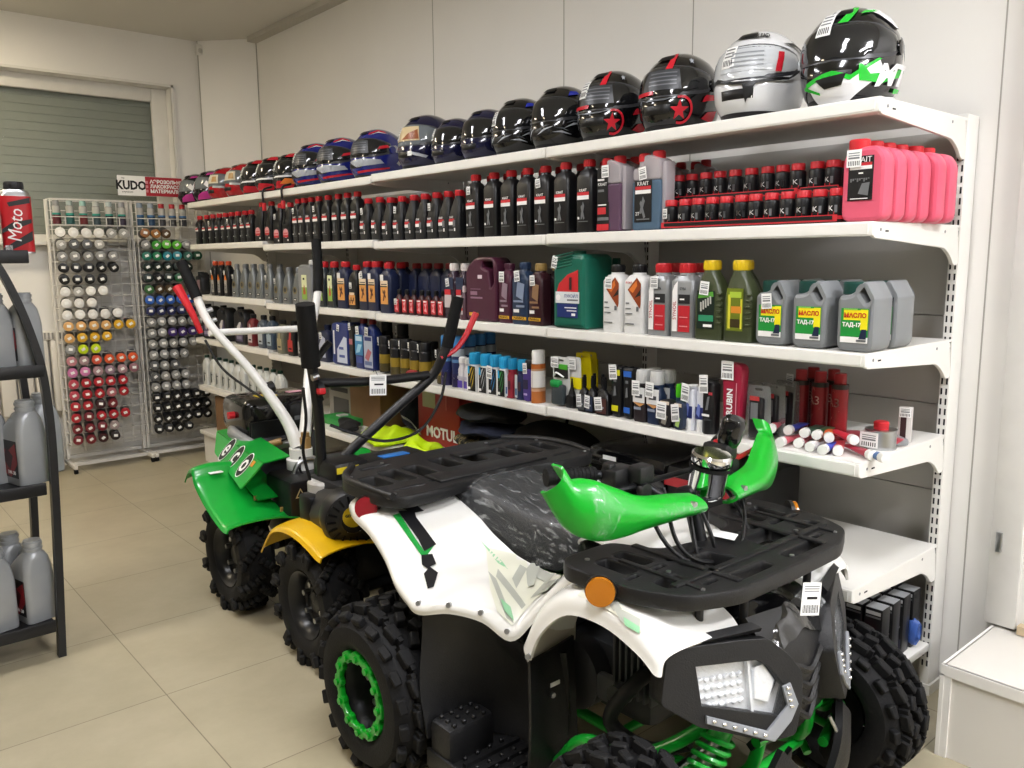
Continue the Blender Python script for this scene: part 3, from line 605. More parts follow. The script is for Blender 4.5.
pr = bottle('oil_bottle', 'x', yp(650, 3)-yp(671, 3), .075, .265, GB2, REDC, lab=lab_syn, shoulder=.86, capr=.03, caph=.034)
row(pr, [yp(x, 3) for x in (660, 684)], 3, 2.445, 'grey bottle with red cap and red label,', S3, 'grey bottles with red caps', (0,), .84, .034, depth=1, ddx=.09)
def lab_olv(w, h, y): return label_mb(w*.62, .14*h, .62*h, y, [('r', 0, 1, 0, 1, P('12231a')), ('p', [(.05, .8), (.95, .85), (.9, .98), (.1, .95)], P('58a03a')), ('r', .1, .95, .2, .36, P('2f8a62'))]+[('p', [(.2+.14*k, .46+.05*k), (.28+.14*k, .46+.05*k), (.26+.14*k, .7+.04*k), (.18+.14*k, .7+.04*k)], P('b8b8b0')) for k in range(5)]+[('r', .4, .9, .05, .12, WH)], x=-w*.06)
def lab_olv2(w, h, y): return label_mb(w*.58, .14*h, .66*h, y, [('r', 0, 1, 0, 1, P('6d7a1e')), ('r', .1, .25, .05, .85, P('d6cf3c')), ('r', .85, .95, .05, .75, P('d6cf3c')), ('r', .25, .85, .08, .28, P('3a3016')), ('r', .3, .9, .42, .58, P('d88a2e')), ('r', .2, .9, .78, .92, P('a8c23e'))], x=-w*.06)
YEL = P('e3c21f')
for k, (lb, a_, dsc) in enumerate(((lab_olv, 711, 'olive bottle with yellow cap and dark green label'), (lab_olv2, 741, 'olive bottle with yellow cap and yellow-green label'))):
    w = yp(698, 3)-yp(725, 3)
    pr = bottle('oil_bottle', 'x', w, .085, .275, OLV, YEL, lab=lb, shoulder=.56, nx=-.012, capr=.03, caph=.034)
    g = MB()
    for q in range(6): g.box((w*.40, -.040, .06+.02*q), (w*.16, .012, .007), OLV, at(0, 0, 0), bev=.002)
    g.build('grip_rib', pr)
    row(pr, [yp(a_, 3)], 3, 2.445, dsc, S3, '', (0,) if k == 0 else (), .74, .036)
o = dup(pr, skip=('price_sticker',)); o['label'] = 'olive bottle with yellow cap standing behind another olive bottle'; o.location = (2.54, yp(748, 3, 2.54)+.01, SZ[3][0]+.0005)
# grey gear-oil canisters
GC = mat('canister_grey', '7d8082', .4); TGR = P('1f8f3a'); TYE = P('efe01f'); DGC = P('123f37')
w = yp(759, 3)-yp(791, 3)
def lab_tad(w, h, y): return label_mb(w*.72, .12*h, .56*h, y, [('r', 0, 1, .17, 1, TGR), ('r', 0, 1, 0, .17, WH), ('r', .1, .95, .66, .95, TYE), ('r', .72, .98, .38, .97, TYE), ('t', 'МАСЛО', w*.155, .52, .79, P('c2381f'), dict(bold=.001)), ('t', 'ТАД-17', w*.14, .4, .52, WH, dict(bold=.0008)), ('p', [(.68, .12), (.95, .12), (.95, .4), (.78, .4)], P('1a2440')), ('r', .6, .95, .04, .1, GRL), ('r', .1, .6, .96, .99, P('8ed060'))])
pr = canister('gear_oil_canister', 'x', w, .13, .235, GC, DGC, prof=[(-.5, 0), (.5, 0), (.5, .72), (.5, .76), (.27, 1), (.14, 1), (-.12, .82), (-.44, .80), (-.5, .74)], hole=[(.08, .86), (.17, .92), (.36, .76), (.28, .70)], nx=-.3, capr=.034, caph=.04, lab=lab_tad, bev=.014)
row(pr, [yp(x, 3) for x in (775.5, 813, 858)], 3, 2.46, 'grey canister with green and yellow oil label,', S3, 'grey canisters with green and yellow labels', (0,), .68, .038, depth=1, ddx=.15, jit=.002)
# ------------------------------------------------------------------ shelf four
S4 = 'on fourth shelf'
STK = (0,)
def lab_one(w, h, y): return label_mb(w*.62, .08*h, .62*h, y, [('p', [(.05, 0), (.95, 0), (.95, .95), (.7, .7), (.05, .55)], P('5a5270')), ('p', [(.35, .35), (.5, .35), (.8, .95), (.55, .95), (.2, .7)], P('cfcdd0')), ('r', .1, .8, .1, .25, P('8c86a0'))])
pr = canister('oil_canister', 'x', .19, .09, .27, BLK2, BLK, lab=lab_one, prof=[(-.5, 0), (.5, 0), (.5, .8), (.3, 1), (-.1, 1), (-.5, .88)], hole=[(.0, .92), (.28, .92), (.38, .8), (.1, .82)], nx=-.3)
row(pr, [yp(x, 4) for x in (211, 226, 243)], 4, 2.45, 'large black canister with violet and white label,', 'of three '+S4, 'black canisters with violet labels', ())
for k, (px, c, l2, dsc) in enumerate(((254, '6d2328', 'c9bfc0', 'slim bottle with red and white label'), (264, '4c5560', 'b8bfc4', 'slim grey bottle with pale label'), (273, '3f4d5c', '9fb0bb', 'slim slate bottle with pale blue label'), (283, '6b6a5a', 'a59a78', 'slim tan-labelled bottle'), (294, '2a2528', 'b8322f', 'slim black bottle with red figure label'), (305, '1d1d20', 'a6a2a0', 'black carton with grey figure label'))):
    pr = bottle('oil_bottle', 'x', .098, .065, .225, P(c, .35) if k not in (4, 5) else BLK, BLK if k > 1 else P('1c1c1e'), lab=lambda w, h, y, l2=l2, c=c: label_mb(w*.7, .12*h, .72*h, y, [('r', 0, 1, 0, .55, P(l2)), ('p', [(.2, .3), (.6, .2), (.8, .9), (.5, 1)], P(l2)), ('r', .2, .8, .1, .18, INK)]), shoulder=.8)
    row(pr, [yp(px, 4)], 4, 2.44, dsc, S4+' behind white handlebar', '', ())
pr = bottle('oil_bottle', 'x', .14, .085, .225, NAVY, NAVY, lab=lambda w, h, y: label_mb(w*.6, .12*h, .7*h, y, [('p', [(0, 0), (1, 0), (1, .9), (.6, 1), (0, .5)], P('b9bfd2')), ('r', .2, .8, .15, .35, P('6f7ea8'))]), shoulder=.8)
row(pr, [yp(326, 4)], 4, 2.45, 'wide navy bottle with pale label', S4+' left of blue canister', '', (0,), .8, .03)
BLUE = mat('bottle_blue', '1d2f6e', .35)
pr = canister('oil_canister', 'x', yp(336, 4)-yp(353, 4), .1, .26, BLUE, BLUE, prof=[(-.5, 0), (.5, 0), (.5, .96), (.4, 1), (-.35, .98), (-.5, .94)], nx=-.1, caph=.01, capr=.02, lab=lambda w, h, y: label_mb(w*.66, .06*h, .66*h, y, [('p', [(.1, 0), (1, 0), (1, .95), (.75, 1), (.12, .5)], P('c8cfe0')), ('r', .3, .8, .2, .3, P('43549a')), ('r', .3, .7, .5, .6, P('43549a')), ('r', -.2, -.08, .3, 1.2, WH)], x=w*.1))
row(pr, [yp(344.5, 4)], 4, 2.45, 'deep blue oil canister with white slanted label', S4, '', (0,), .85, .03)
pr = canister('flat_bottle', 'x', .07, .06, .245, BLK, BLK, prof=[(-.5, 0), (.5, 0), (.5, 1), (-.5, 1)], nx=0, caph=.01, capr=.01, lab=lambda w, h, y: label_mb(w*.8, .05*h, .7*h, y, [('r', .1, .9, .75, .95, P('a8626a')), ('r', .1, .9, .2, .5, P('2c3034'))]))
row(pr, [yp(355.5, 4)], 4, 2.44, 'narrow black flask beside the deep blue canister', S4, '', (0,), .95, .03)
SKY = P('3a86b8')
for px, base, items, dsc in ((363.5, BLUE, [('r', 0, 1, .35, 1, SKY), ('r', .1, .9, .8, .95, P('bcd4e4')), ('r', .1, .9, .1, .3, P('3a4c94')), ('p', [(.1, .4), (.6, .45), (.9, .7), (.4, .7)], P('9fd0e4'))], 'blue carton-shaped bottle with turquoise label'), (373, BLUE, [('r', 0, 1, 0, 1, P('b9c3d8')), ('r', .1, .9, .84, .96, P('24367c')), ('p', [(.1, .3), (.5, .2), (.9, .5), (.5, .6)], P('c0707a')), ('r', .1, .9, .08, .2, P('6a7cb0'))], 'blue bottle with white and pink label')):
    pr = bottle('oil_bottle', 'x', .108, .07, .285, base, P('7c1f24'), lab=lambda w, h, y, items=items: label_mb(w*.86, .05*h, .68*h, y, items), shoulder=.74, neckm=None)
    row(pr, [yp(px, 4)], 4, 2.44, dsc, S4, '', (0,), .84, .036)
# chain-lube cans in black and gold
GOLD = P('8e7626', .35); DGD = P('4c4326', .4)
def lab_gold(r, h):
    m = MB(); m.lathe([(r+.0008, h*.25), (r+.0008, h*.5)], GOLD, n=20, caps=False); m.lathe([(r+.0008, h*.03), (r+.0008, h*.24)], DGD, n=20, caps=False)
    for k in range(3): on_cyl(flat([(.013*cos(a)+.004*cos(3*a), .013*sin(a)) for a in [2*pi*q/14 for q in range(14)]], .0004), r, h*(.08+.06*k), P(('b4b2ac', '7d2f34', '6d8a94')[k]), m, rot=0)
    on_cyl(flat([(-.02, -.002), (.02, -.002), (.02, .002), (-.02, .002)], .0004), r, h*.58, WH, m); return m
pr = can('lube_can', 'x', .034, .20, BLK, BLK, .045, lab=lab_gold)
GP = 'black and gold lube cans on shelf four'
for i, (px, x, hh) in enumerate(((386, 2.44, 1.0), (388, 2.55, 1.35), (397, 2.44, 1.0), (404, 2.54, 1.3), (407, 2.45, 1.02), (416.5, 2.45, 1.0), (426, 2.46, .98), (433, 2.52, .98), (444, 2.45, .9))):
    o = pr if i == 0 else dup(pr, skip=('price_sticker',)); y = yp(px, 4, x); o.location = (x, y, zs(4, y)+.0005); o.scale = (1, 1, hh); o.rotation_euler.z = RZ-.4
    o['label'] = 'black and gold lube can, %s in cluster behind tractor handlebar' % nth(i, 9); o['group'] = GP
    st = sticker(.034, .044).build('price_sticker', o); st.location = (-.014, -.037, .17)
pr = canister('red_packet', 'x', .13, .025, .06, P('8d2a2c', .5), P('8d2a2c', .5), prof=[(-.5, .3), (-.2, 0), (.4, .0), (.5, .4), (.3, 1), (-.3, .9)], nx=-.1, caph=.004, capr=.004, cat='packet')
row(pr, [yp(412, 4, 2.4)], 4, 2.405, 'small crumpled red packet at the front edge', S4, '', ())
# blue-cap sprays in a line going back
DB = P('27305e', .3); LB = P('3f82c0', .35); SIL = P('aab4bd', .3)
pr = can('spray_can', 'x', .034, .25, DB, LB, .055, bands=((.0, .34, P('2c2850')), (.62, .70, P('5c86b4')), (.78, .97, SIL)), lab=lambda r, h: (lambda m: [on_cyl(flat([(-.025, -.03), (.0, -.01), (.025, .03), (-.005, -.002)], .0004), r, h*.2, WH, m), m][-1])(MB()))
for i, (px, x) in enumerate(((448, 2.45), (459, 2.45), (470, 2.53), (480.5, 2.61), (490, 2.69))):
    o = pr if i == 0 else dup(pr); y = yp(px, 4, x); o.location = (x, y, zs(4, y)+.0005); o.rotation_euler.z = RZ+.2; o['label'] = 'blue spray can with sky blue cap, %s of five' % nth(i, 5); o['group'] = 'blue spray cans on shelf four'
CYAN = P('2a9fd0', .35)
pr = bottle('white_bottle', 'x', .05, .04, .155, P('d9d6dc', .35), WH, lab=lambda w, h, y: label_mb(w*.8, .05*h, .5*h, y, [('r', 0, 1, 0, .5, P('5a46a8')), ('r', 0, 1, .6, .8, P('bdb8c8'))]))
row(pr, [yp(x, 4, 2.42) for x in (463, 469)], 4, 2.42, 'small white bottle with violet band,', 'before blue sprays '+S4, 'small white bottles with violet bands', (), .6)
def lab_str(c): return lambda w, h, y: label_mb(w*.94, .02*h, .66*h, y, [('r', 0, 1, 0, 1, BLK), ('p', [(.5, .1), (.75, .5), (.95, .8), (.7, .3)], c), ('p', [(.35, .3), (.6, .7), (.9, .98), (.5, .45)], c), ('p', [(.2, .55), (.45, .9), (.7, 1), (.35, .65)], c), ('r', .1, .4, .06, .16, WH), ('r', 0, .12, 0, 1, WH), ('p', [(.12, .7), (.4, .7), (.3, 1), (.12, 1)], CYAN)])
for i, (px, c, cn) in enumerate(((475.5, 'd8b93a', 'yellow'), (486, 'b9bcc0', 'silver'), (495, '3a8fd0', 'blue'), (505, '3f9a4a', 'green'))):
    pr = bottle('boxed_bottle', 'x', .078, .05, .185, P('e6e6e4'), CYAN, lab=lab_str(P(c)), shoulder=.66, capr=.03, caph=.055, r=.008)
    row(pr, [yp(px, 4, 2.42)], 4, 2.425, 'boxed bottle with cyan cap and %s stripes' % cn, S4, 'cyan-capped boxed bottles with coloured stripes', (0,) if i == 2 else (), .8, .045)
for px, c, cn in ((513.5, 'a02c3c', 'red'), (523, '27305a', 'navy')):
    pr = bottle('trigger_bottle', 'x', .065, .05, .18, P(c, .35), CYAN, lab=lambda w, h, y: label_mb(w*.9, .05*h, .62*h, y, [('r', 0, .35, 0, 1, P('d8dce2')), ('r', .45, .8, .3, .7, P('55303c')), ('r', .05, .3, .1, .4, P('4a6aa0'))]), shoulder=.64, capr=.024, caph=.05)
    row(pr, [yp(px, 4, 2.43)], 4, 2.43, '%s bottle with pointed cyan cap' % cn, S4, 'pointed cyan cap bottles', ())
pr = canister('purple_carton', 'x', .07, .05, .17, P('4c3a86'), BLK, prof=[(-.5, 0), (.5, 0), (.5, 1), (-.5, 1)], nx=0, caph=.04, capr=.028, lab=lambda w, h, y: label_mb(w*.9, .05*h, .6*h, y, [('r', 0, .7, .5, .95, P('2f2a48')), ('r', .1, .6, .2, .3, P('b9a8d8'))]), cat='carton', bev=.004)
row(pr, [yp(530, 4, 2.42)], 4, 2.425, 'purple carton with black lid and price sticker', S4, '', (0,), .8, .036)
pr = can('spray_can', 'x', .036, .23, P('b08a68', .3), P('e4e2dc'), .058, bands=((0, .3, P('b56a34')), (.3, .36, P('d0a080')), (.4, .82, P('dedad4')), (.88, .99, P('b06028'))), lab=lambda r, h: (lambda m: [on_cyl(flat([(-.02, -.035), (.004, -.035), (.004, .035), (-.02, .035)], .0004), r, h*.44, P('6b4a3c'), m), m][-1])(MB()))
row(pr, [yp(539, 4, 2.43)], 4, 2.43, 'orange and white spray can with white cap', S4, '', ())
# ---- right bay of shelf four
CARD = P('d8d8d6', .5)
def blister(name, label, w, h, build, card=CARD, slot=True):
    t = thing(name, label, 'blister pack'); m = MB()
    m.plate(rpoly([(-w/2, 0), (w/2, 0), (w/2, h), (-w/2, h)], .012), .0016, card, at(0, .02, 0, rx=.06) @ FRONT, [rrect(w*.35, .008, .004, 3, 0, h*.93)] if slot else ()); part(m, 'backing_card', t)
    b = MB(); build(b, w, h); part(b, 'contents', t); return t
CLR2 = mat('clear_blister', 'dfe3e3', .1, trans=.85, ior=1.2)
def b1(b, w, h): b.box((0, -.005, h*.24), (w*.7, .03, h*.42), P('3c4346'), bev=.01); b.box((-w*.1, -.01, h*.46), (w*.6, .03, h*.16), P('1f8f45'), bev=.012); b.box((0, .01, h*.70), (w*.8, .006, h*.26), P('1b1b1b')); b.box((w*.15, .008, h*.8), (w*.5, .006, h*.1), P('49a82e')); b.tube([(-w*.3, 0, h*.62), (-w*.1, -.008, h*.68), (w*.25, 0, h*.6)], .004, WH)
o = blister('blister_pack', 'blister pack with green cap and black card at bay joint', .10, .21, b1); y = yp(559.5, 4, 2.42); o.location = (2.42, y, zs(4, y)); o.rotation_euler.z = RZ; st = sticker(.045, .045).build('price_sticker', o); st.location = (-.03, .0, .185)
YB = P('e8d80f')
def b2(b, w, h): b.box((0, -.0, h*.12), (w*.55, .035, h*.26), BLK, bev=.008); b.lathe([(w*.2, 0), (w*.07, .035), (.003, .07)], BLK, at(0, 0, h*.25)); b.box((w*.05, .014, h*.62), (w*.9, .005, h*.5), YB)
for i, (px, x) in enumerate(((572, 2.43), (582, 2.47), (588, 2.52))):
    o = blister('blister_pack', 'yellow carded black nozzle bottle, %s of three' % nth(i, 3), .085, .23 if i else .215, b2, YB if i else CARD); y = yp(px, 4, x); o.location = (x, y, zs(4, y)); o.rotation_euler.z = RZ; o['group'] = 'yellow carded nozzle bottles'
    if i == 0: st = sticker(.05, .045).build('price_sticker', o); st.location = (-.005, .0, .185)
def lab_sm(c): return lambda w, h, y: label_mb(w*.85, .05*h, .5*h, y, [('r', 0, 1, 0, .9, c), ('r', .1, .8, .3, .4, P('8a8f98')), ('r', .1, .6, .1, .16, GRL)])
for i, (px, c, cn) in enumerate(((584, '3c3e42', 'grey'), (592, '252f48', 'navy'), (604, '4a2a26', 'brown'))):
    pr = bottle('nozzle_bottle', 'x', .066, .04, .15, BLK, BLK, lab=lab_sm(P(c)), shoulder=.5, capr=.008, caph=.05, r=.008)
    row(pr, [yp(px, 4, 2.41)], 4, 2.415, 'black nozzle bottle with %s label' % cn, 'at front of '+S4[3:], 'black nozzle bottles', (0,), .45, .04, depth=1, ddx=.06)
for px, c, cn in ((618.5, 'd4cf1f', 'yellow'), (630.5, '2f62b8', 'blue')):
    pr = canister('tube_pack', 'x', .068, .05, .205, BLK, BLK, prof=[(-.42, 0), (.42, 0), (.5, .9), (.5, 1), (-.5, 1), (-.5, .9)], nx=0, caph=.004, capr=.01, lab=lambda w, h, y, c=c: label_mb(w*.8, .05*h, .96*h, y, [('r', .1, .8, .08, .2, P(c)), ('r', .05, .95, .84, .96, P(c)), ('p', [(.3, .4), (.6, .42), (.5, .62), (.35, .6)], GRL), ('r', .3, .6, .7, .76, GRL)]), cat='tube')
    row(pr, [yp(px, 4, 2.42)], 4, 2.425, 'black upright tube with %s panels' % cn, S4, 'black upright tubes with coloured panels', (0,) if cn == 'yellow' else (), .88, .045)
for px, c, cn in ((642.5, '2a2326', 'black and orange'), (656, '1f2d4a', 'navy')):
    pr = bottle('putty_pack', 'x', .075, .05, .20, P(c, .35), P('c9c9c6'), lab=lambda w, h, y: label_mb(w*.92, .05*h, .68*h, y, [('r', 0, 1, .52, .98, P('dcdcda')), ('p', [(.0, .52), (1, .5), (.6, .40)], P('c9925a')), ('r', .2, .8, .66, .78, P('4a4a50')), ('r', .1, .7, .3, .38, P('8b93a4'))]), shoulder=.7, capr=.03, caph=.05)
    row(pr, [yp(px, 4, 2.42)], 4, 2.425, 'white-topped %s putty pack' % cn, S4, 'white-topped putty packs', (0,), .86, .045, depth=1, ddx=.06)
for px, c, lb, cn in ((666.5, '1d1b1e', '8a8478', 'small black carton with tan label'), (680.5, '2b3446', 'a4c46a', 'dark carton with green fruit label')):
    pr = canister('carton', 'x', .066, .04, .105, P(c), P(c), prof=[(-.5, 0), (.5, 0), (.5, 1), (-.5, 1)], nx=0, caph=.003, capr=.006, lab=lambda w, h, y, lb=lb: label_mb(w*.85, .05*h, .95*h, y, [('p', [(.2, .1), (.6, .05), (.8, .4), (.4, .5)], P(lb)), ('r', .1, .9, .85, .98, P('d8c8b4'))]), cat='carton', bev=.003)
    row(pr, [yp(px, 4, 2.40)], 4, 2.405, cn, 'at front edge of fourth shelf', '', (0,), .6, .05)
GT = P('5fd02a', .35)
pr = bottle('green_tip_bottle', 'x', .05, .035, .155, P('31465c'), GT, shoulder=.6, capr=.014, caph=.05)
row(pr, [yp(x, 4, 2.46) for x in (678, 684)], 4, 2.465, 'bottle with lime green nozzle tip,', S4, 'lime tipped bottles', ())
pr = bottle('tube', 'x', .056, .04, .165, P('d9dbe2', .35), P('e8e8e6'), lab=lambda w, h, y: label_mb(w*.9, .28*h, .66*h, y, [('r', 0, 1, 0, .7, P('232c66')), ('p', [(.1, .3), (.5, .1), (.6, .8), (.3, .9)], P('6a78b8'))]), shoulder=.9, capr=.026, caph=.004, cat='tube')
g = MB(); g.lathe([(.025, 0), (.026, .04), (.02, .046)], P('e8e8e6')); g.build('screw_cap', pr)
row(pr, [yp(x, 4, 2.43) for x in (692, 702)], 4, 2.43, 'white and blue tube standing on cap,', S4, 'white and blue tubes', (0,), .85, .05)
pr = bottle('tube', 'x', .075, .045, .195, BLK, BLK, lab=lambda w, h, y: label_mb(w*.85, .28*h, .8*h, y, [('r', 0, .7, .08, .16, WH), ('p', [(.3, .3), (.55, .32), (.7, .8), (.5, .78)], GRL), ('r', .6, .95, .85, .95, P('c0404a'))]), shoulder=.92, capr=.03, caph=.004, cat='tube')
g = MB(); g.lathe([(.032, 0), (.033, .05), (.028, .055)], BLK); g.build('screw_cap', pr)
row(pr, [yp(711, 4, 2.43)], 4, 2.43, 'black tube standing on cap left of the red tube', S4, '', (0,), .93, .05)
RB = P('9a1f3a', .35)
pr = canister('red_tube', 'x', .085, .045, .262, RB, RB, prof=[(-.36, 0), (.36, 0), (.44, .6), (.5, 1), (-.5, 1), (-.44, .6)], nx=0, caph=.003, capr=.006, lab=lambda w, h, y: label_mb(w*.85, .02*h, .98*h, y, [('t', 'RUBIN', w*.38, .45, .48, WH, dict(rot=pi/2-.0, bold=.001)), ('r', .78, .81, .2, .75, P('d8a0ac')), ('p', [(.62+.22*cos(k*pi/8), .07+.075*sin(k*pi/8)) for k in range(16)], P('b8b8c4')), ('r', -.05, .12, 0, .16, P('dcd6da'))]), cat='tube', bev=.008)
row(pr, [yp(733, 4, 2.43)], 4, 2.435, 'tall dark red tube with white vertical lettering', S4, '', (0,), .9, .05)
def b3(b, w, h): b.box((0, 0, h*.42), (w*.55, .03, h*.75), BLK, bev=.01); b.box((0, -.016, h*.55), (w*.3, .002, h*.3), GRL); b.box((0, -.0165, h*.78), (w*.4, .002, h*.08), P('b03a3a'))
for i in range(6):
    o = blister('blister_pack', 'black carded tube, %s of row behind red tube' % nth(i, 6), .09, .19, b3, CLR2); x = 2.44+.085*i; y = yp(759, 4, 2.46)-.003*i; o.location = (x, y, zs(4, y)); o.rotation_euler.z = RZ; o['group'] = 'black carded tubes in a row'
# tall red gas cans
GRC = P('8c1f24', .28); AL = P('2b2724', .3)
def lab_a3(r, h):
    m = MB(); m.lathe([(r+.0003, h*.05), (r+.0003, h*.8)], GRC, n=22, caps=False); on_cyl(textmesh('A3', .042, .0002), r, h*.56, P('d8b8a8'), m); on_cyl(flat([(-.022, -.001), (.022, -.001), (.022, .001), (-.022, .001)], .0003), r, h*.44, P('d8b8a8'), m); on_cyl(textmesh('A', .02, .0002), r, h*.74, P('b86a60'), m); on_cyl(flat([(-.02, -.03), (-.005, .03), (.0, .03), (-.014, -.03)], .0003), r, h*.22, P('c08070'), m); return m
pr = can('gas_can', 'x', .0275, .228, GRC, P('a3242a'), .034, bands=((.90, .985, AL),), lab=lab_a3, cat='gas can', capr=.02)
for i, (px, x, n) in enumerate(((799, 2.66, 'front left'), (818, 2.66, 'front middle'), (837.5, 2.66, 'front right'), (811, 2.74, 'rear left'), (831, 2.74, 'rear right'))):
    o = pr if i == 0 else dup(pr, skip=('price_sticker',)); y = yp(px, 4, x)+(.0); o.location = (x, y, zs(4, y)+.0005); o.rotation_euler.z = RZ-.35; o['label'] = 'tall dark red gas can, %s of cluster of five' % n; o['group'] = 'tall dark red gas cans'
    if i == 0: st = sticker(.036, .045).build('price_sticker', o); st.location = (-.012, -.04, .19)
# small tin with red cap, boxes and loose tubes near the right end
t = thing('small_tin', 'small round tin with red cap on fourth shelf', 'tin', (2.64, yp(880, 4, 2.64), SZ[4][0])); t.rotation_euler.z = RZ
m = MB(); m.lathe([(.048, 0), (.05, .003), (.05, .006), (.048, .008), (.048, .058), (.05, .06), (.05, .064), (.042, .064), (.001, .062)], STEEL, n=24); part(m, 'body', t); m = MB(); m.lathe([(.023, 0), (.024, .022), (.02, .026), (.001, .026)], REDC, at(0, 0, .063)); part(m, 'cap', t); st = sticker(.06, .05).build('price_sticker', t); st.location = (-.015, -.05, .032)
t = thing('slim_carton', 'upright slim carton with white top near right end', 'carton', (2.78, yp(904, 4, 2.78), SZ[4][0])); t.rotation_euler.z = RZ+.3
m = MB(); m.box((0, 0, .06), (.042, .03, .12), P('cfcac6'), bev=.002); m.box((-.004, -.0155, .045), (.018, .001, .085), P('3a2224')); part(m, 'body', t); st = sticker(.036, .034).build('price_sticker', t); st.location = (0, -.017, .105)
t = thing('clear_packet', 'clear packet lying beside the slim carton', 'packet', (2.74, 1.24, SZ[4][0])); t.rotation_euler.z = .9
m = MB(); m.box((0, 0, .014), (.15, .075, .026), mat('packet_clear', 'b9bbbd', .15, trans=.4, ior=1.2), bev=.01); m.box((0, 0, .014), (.1, .03, .02), P('8d9094')); part(m, 'body', t)
LT = [(772, 2.47, .4, 'b04a58', 'pink'), (783, 2.43, .1, 'c25a66', 'pink'), (800, 2.46, .3, 'c86a74', 'rose'), (812, 2.44, .2, 'd8d2d0', 'white'), (825, 2.43, .15, '3a4fae', 'blue'), (838, 2.45, .5, 'c9424c', 'red'), (850, 2.50, 1.0, 'c23040', 'red'), (806, 2.49, .2, '1f3a2c', 'dark green'), (818, 2.49, .25, '1f4a30', 'green'), (790, 2.49, .2, '2c3a8c', 'blue'), (828, 2.48, .6, 'd8602c', 'orange'), (868, 2.46, 1.1, '9c3040', 'crimson'), (880, 2.45, 1.2, '4a6a98', 'slate blue')]
LT.sort()
for i, (px, x, a, c, cn) in enumerate(LT):
    t = thing('loose_tube', '%s soft tube lying loose, %s of thirteen on fourth shelf' % (cn, nth(i, 13)), 'tube', (x, yp(px, 4, x), SZ[4][0]+.0175+(.03 if x > 2.465 else 0))); t.rotation_euler = (0, 0, a*.9); t['group'] = 'soft tubes lying loose'
    m = MB(); m.loft([[(q*.13, sy*(.016+.002*q), sz*(.012*(1-q)+.002)) for sy, sz in [(cos(2*pi*j/12), sin(2*pi*j/12)) for j in range(12)]] for q in (0, .2, .5, .8, 1)], P(c, .3)); part(m, 'body', t)
    m = MB(); m.lathe([(.013, 0), (.016, .004), (.016, .026), (.001, .028)], P('e2e0dc'), at(0, 0, 0, ry=-pi/2), n=14); part(m, 'cap', t)
t = thing('flat_packet_pile', 'red and clear flat packet lying among the loose tubes', 'packet', (2.70, 1.30, SZ[4][0]+.004)); m = MB(); m.surf([[(-.06, -.12, .004), (0, -.13, .02), (.07, -.1, .005)], [(-.07, 0, .012), (0, 0, .026), (.08, .0, .01)], [(-.06, .13, .004), (0, .12, .012), (.07, .14, .004)]], P('b04450', .3), 5, .003); part(m, 'body', t)
# ------------------------------------------------------------------ shelf five
pr = bottle('white_bottle', 'x', .10, .06, .235, P('c9ccca', .35), P('16352a'), lab=lambda w, h, y: label_mb(w*.5, .1*h, .55*h, y, [('p', [(.1, .0), (.5, .1), (.35, .9), (.1, .7)], P('3c4a48')), ('r', .4, .9, .6, .7, GRL)]), shoulder=.7, nx=-.01, capr=.017, caph=.02, handle=True)
row(pr, [yp(x, 5) for x in spread(7, 204, 247)]+[yp(x, 5) for x in spread(5, 250, 283)], 5, 2.45, 'white bottle with dark green cap,', 'on fifth shelf', 'white bottles with dark green caps', ())
z5 = SZ[5][2]
def carton(name, label, px0, px1, x0, dpt, h, m, s=5, rz=0, cat='box', flaps=True, y=None):
    a, b_ = yp(px1, s, x0), yp(px0, s, x0); l = b_-a; t = thing(name, label, cat, (x0+dpt/2, (a+b_)/2, zs(s, (a+b_)/2)+.001), rz)
    q = MB(); q.box((0, 0, h/2), (dpt, l, h), m, bev=.004); part(q, 'body', t)
    if flaps: q = MB(); q.box((-.0, 0, h+.001), (dpt*.98, .05, .002), P('a58a62')); q.box((-dpt/2-.001, 0, h*.9), (.002, .05, h*.2), P('a58a62')); part(q, 'tape', t)
    return t, l
KRAFT = mat('cardboard', '7d5f42', .75, var=.1, bump=.1, bs=40)
t, l = carton('white_box', 'white printed box at back of fifth shelf behind white handlebar', 330, 351, 2.62, .2, .22, P('8f8b84', .5), flaps=False); q = MB(); q.box((-.101, -.02, .08), (.002, l*.7, .11), P('3a3836')); q.box((-.102, 0, .19), (.002, l*.8, .03), INK); part(q, 'print', t)
t, l = carton('cardboard_box', 'brown cardboard box on fifth shelf behind the hanging price tag', 351, 381, 2.60, .3, .31, KRAFT)
t, l = carton('red_box', 'tall red carton with white lettering behind the yellow vest', 419, 460, 2.62, .32, .335, P('a02c24', .5), flaps=False)
q = MB(); q.text('MOTUL', .085, WH, at(-.1625, -l*.08, .07) @ Matrix.Rotation(RZ, 4, 'Z') @ FRONT, bold=.003); q.box((-.161, l*.22, .28), (.002, .12, .15), P('a5a47c')); q.box((-.1625, l*.22, .3), (.002, .09, .02), P('7a7a58')); q.box((-.161, -l*.2, .29), (.0015, .15, .006), P('c8605a')); q.box((-.161, -l*.2, .25), (.0015, .006, .08), P('c8605a')); part(q, 'print', t)
t, l = carton('green_card_box', 'flat green card box on fifth shelf left of black harness', 320, 343, 2.46, .22, .045, P('2a8a3e', .5), flaps=False); q = MB(); q.box((-.02, .02, .05), (.06, .05, .008), P('c8c8c4')); part(q, 'print', t)
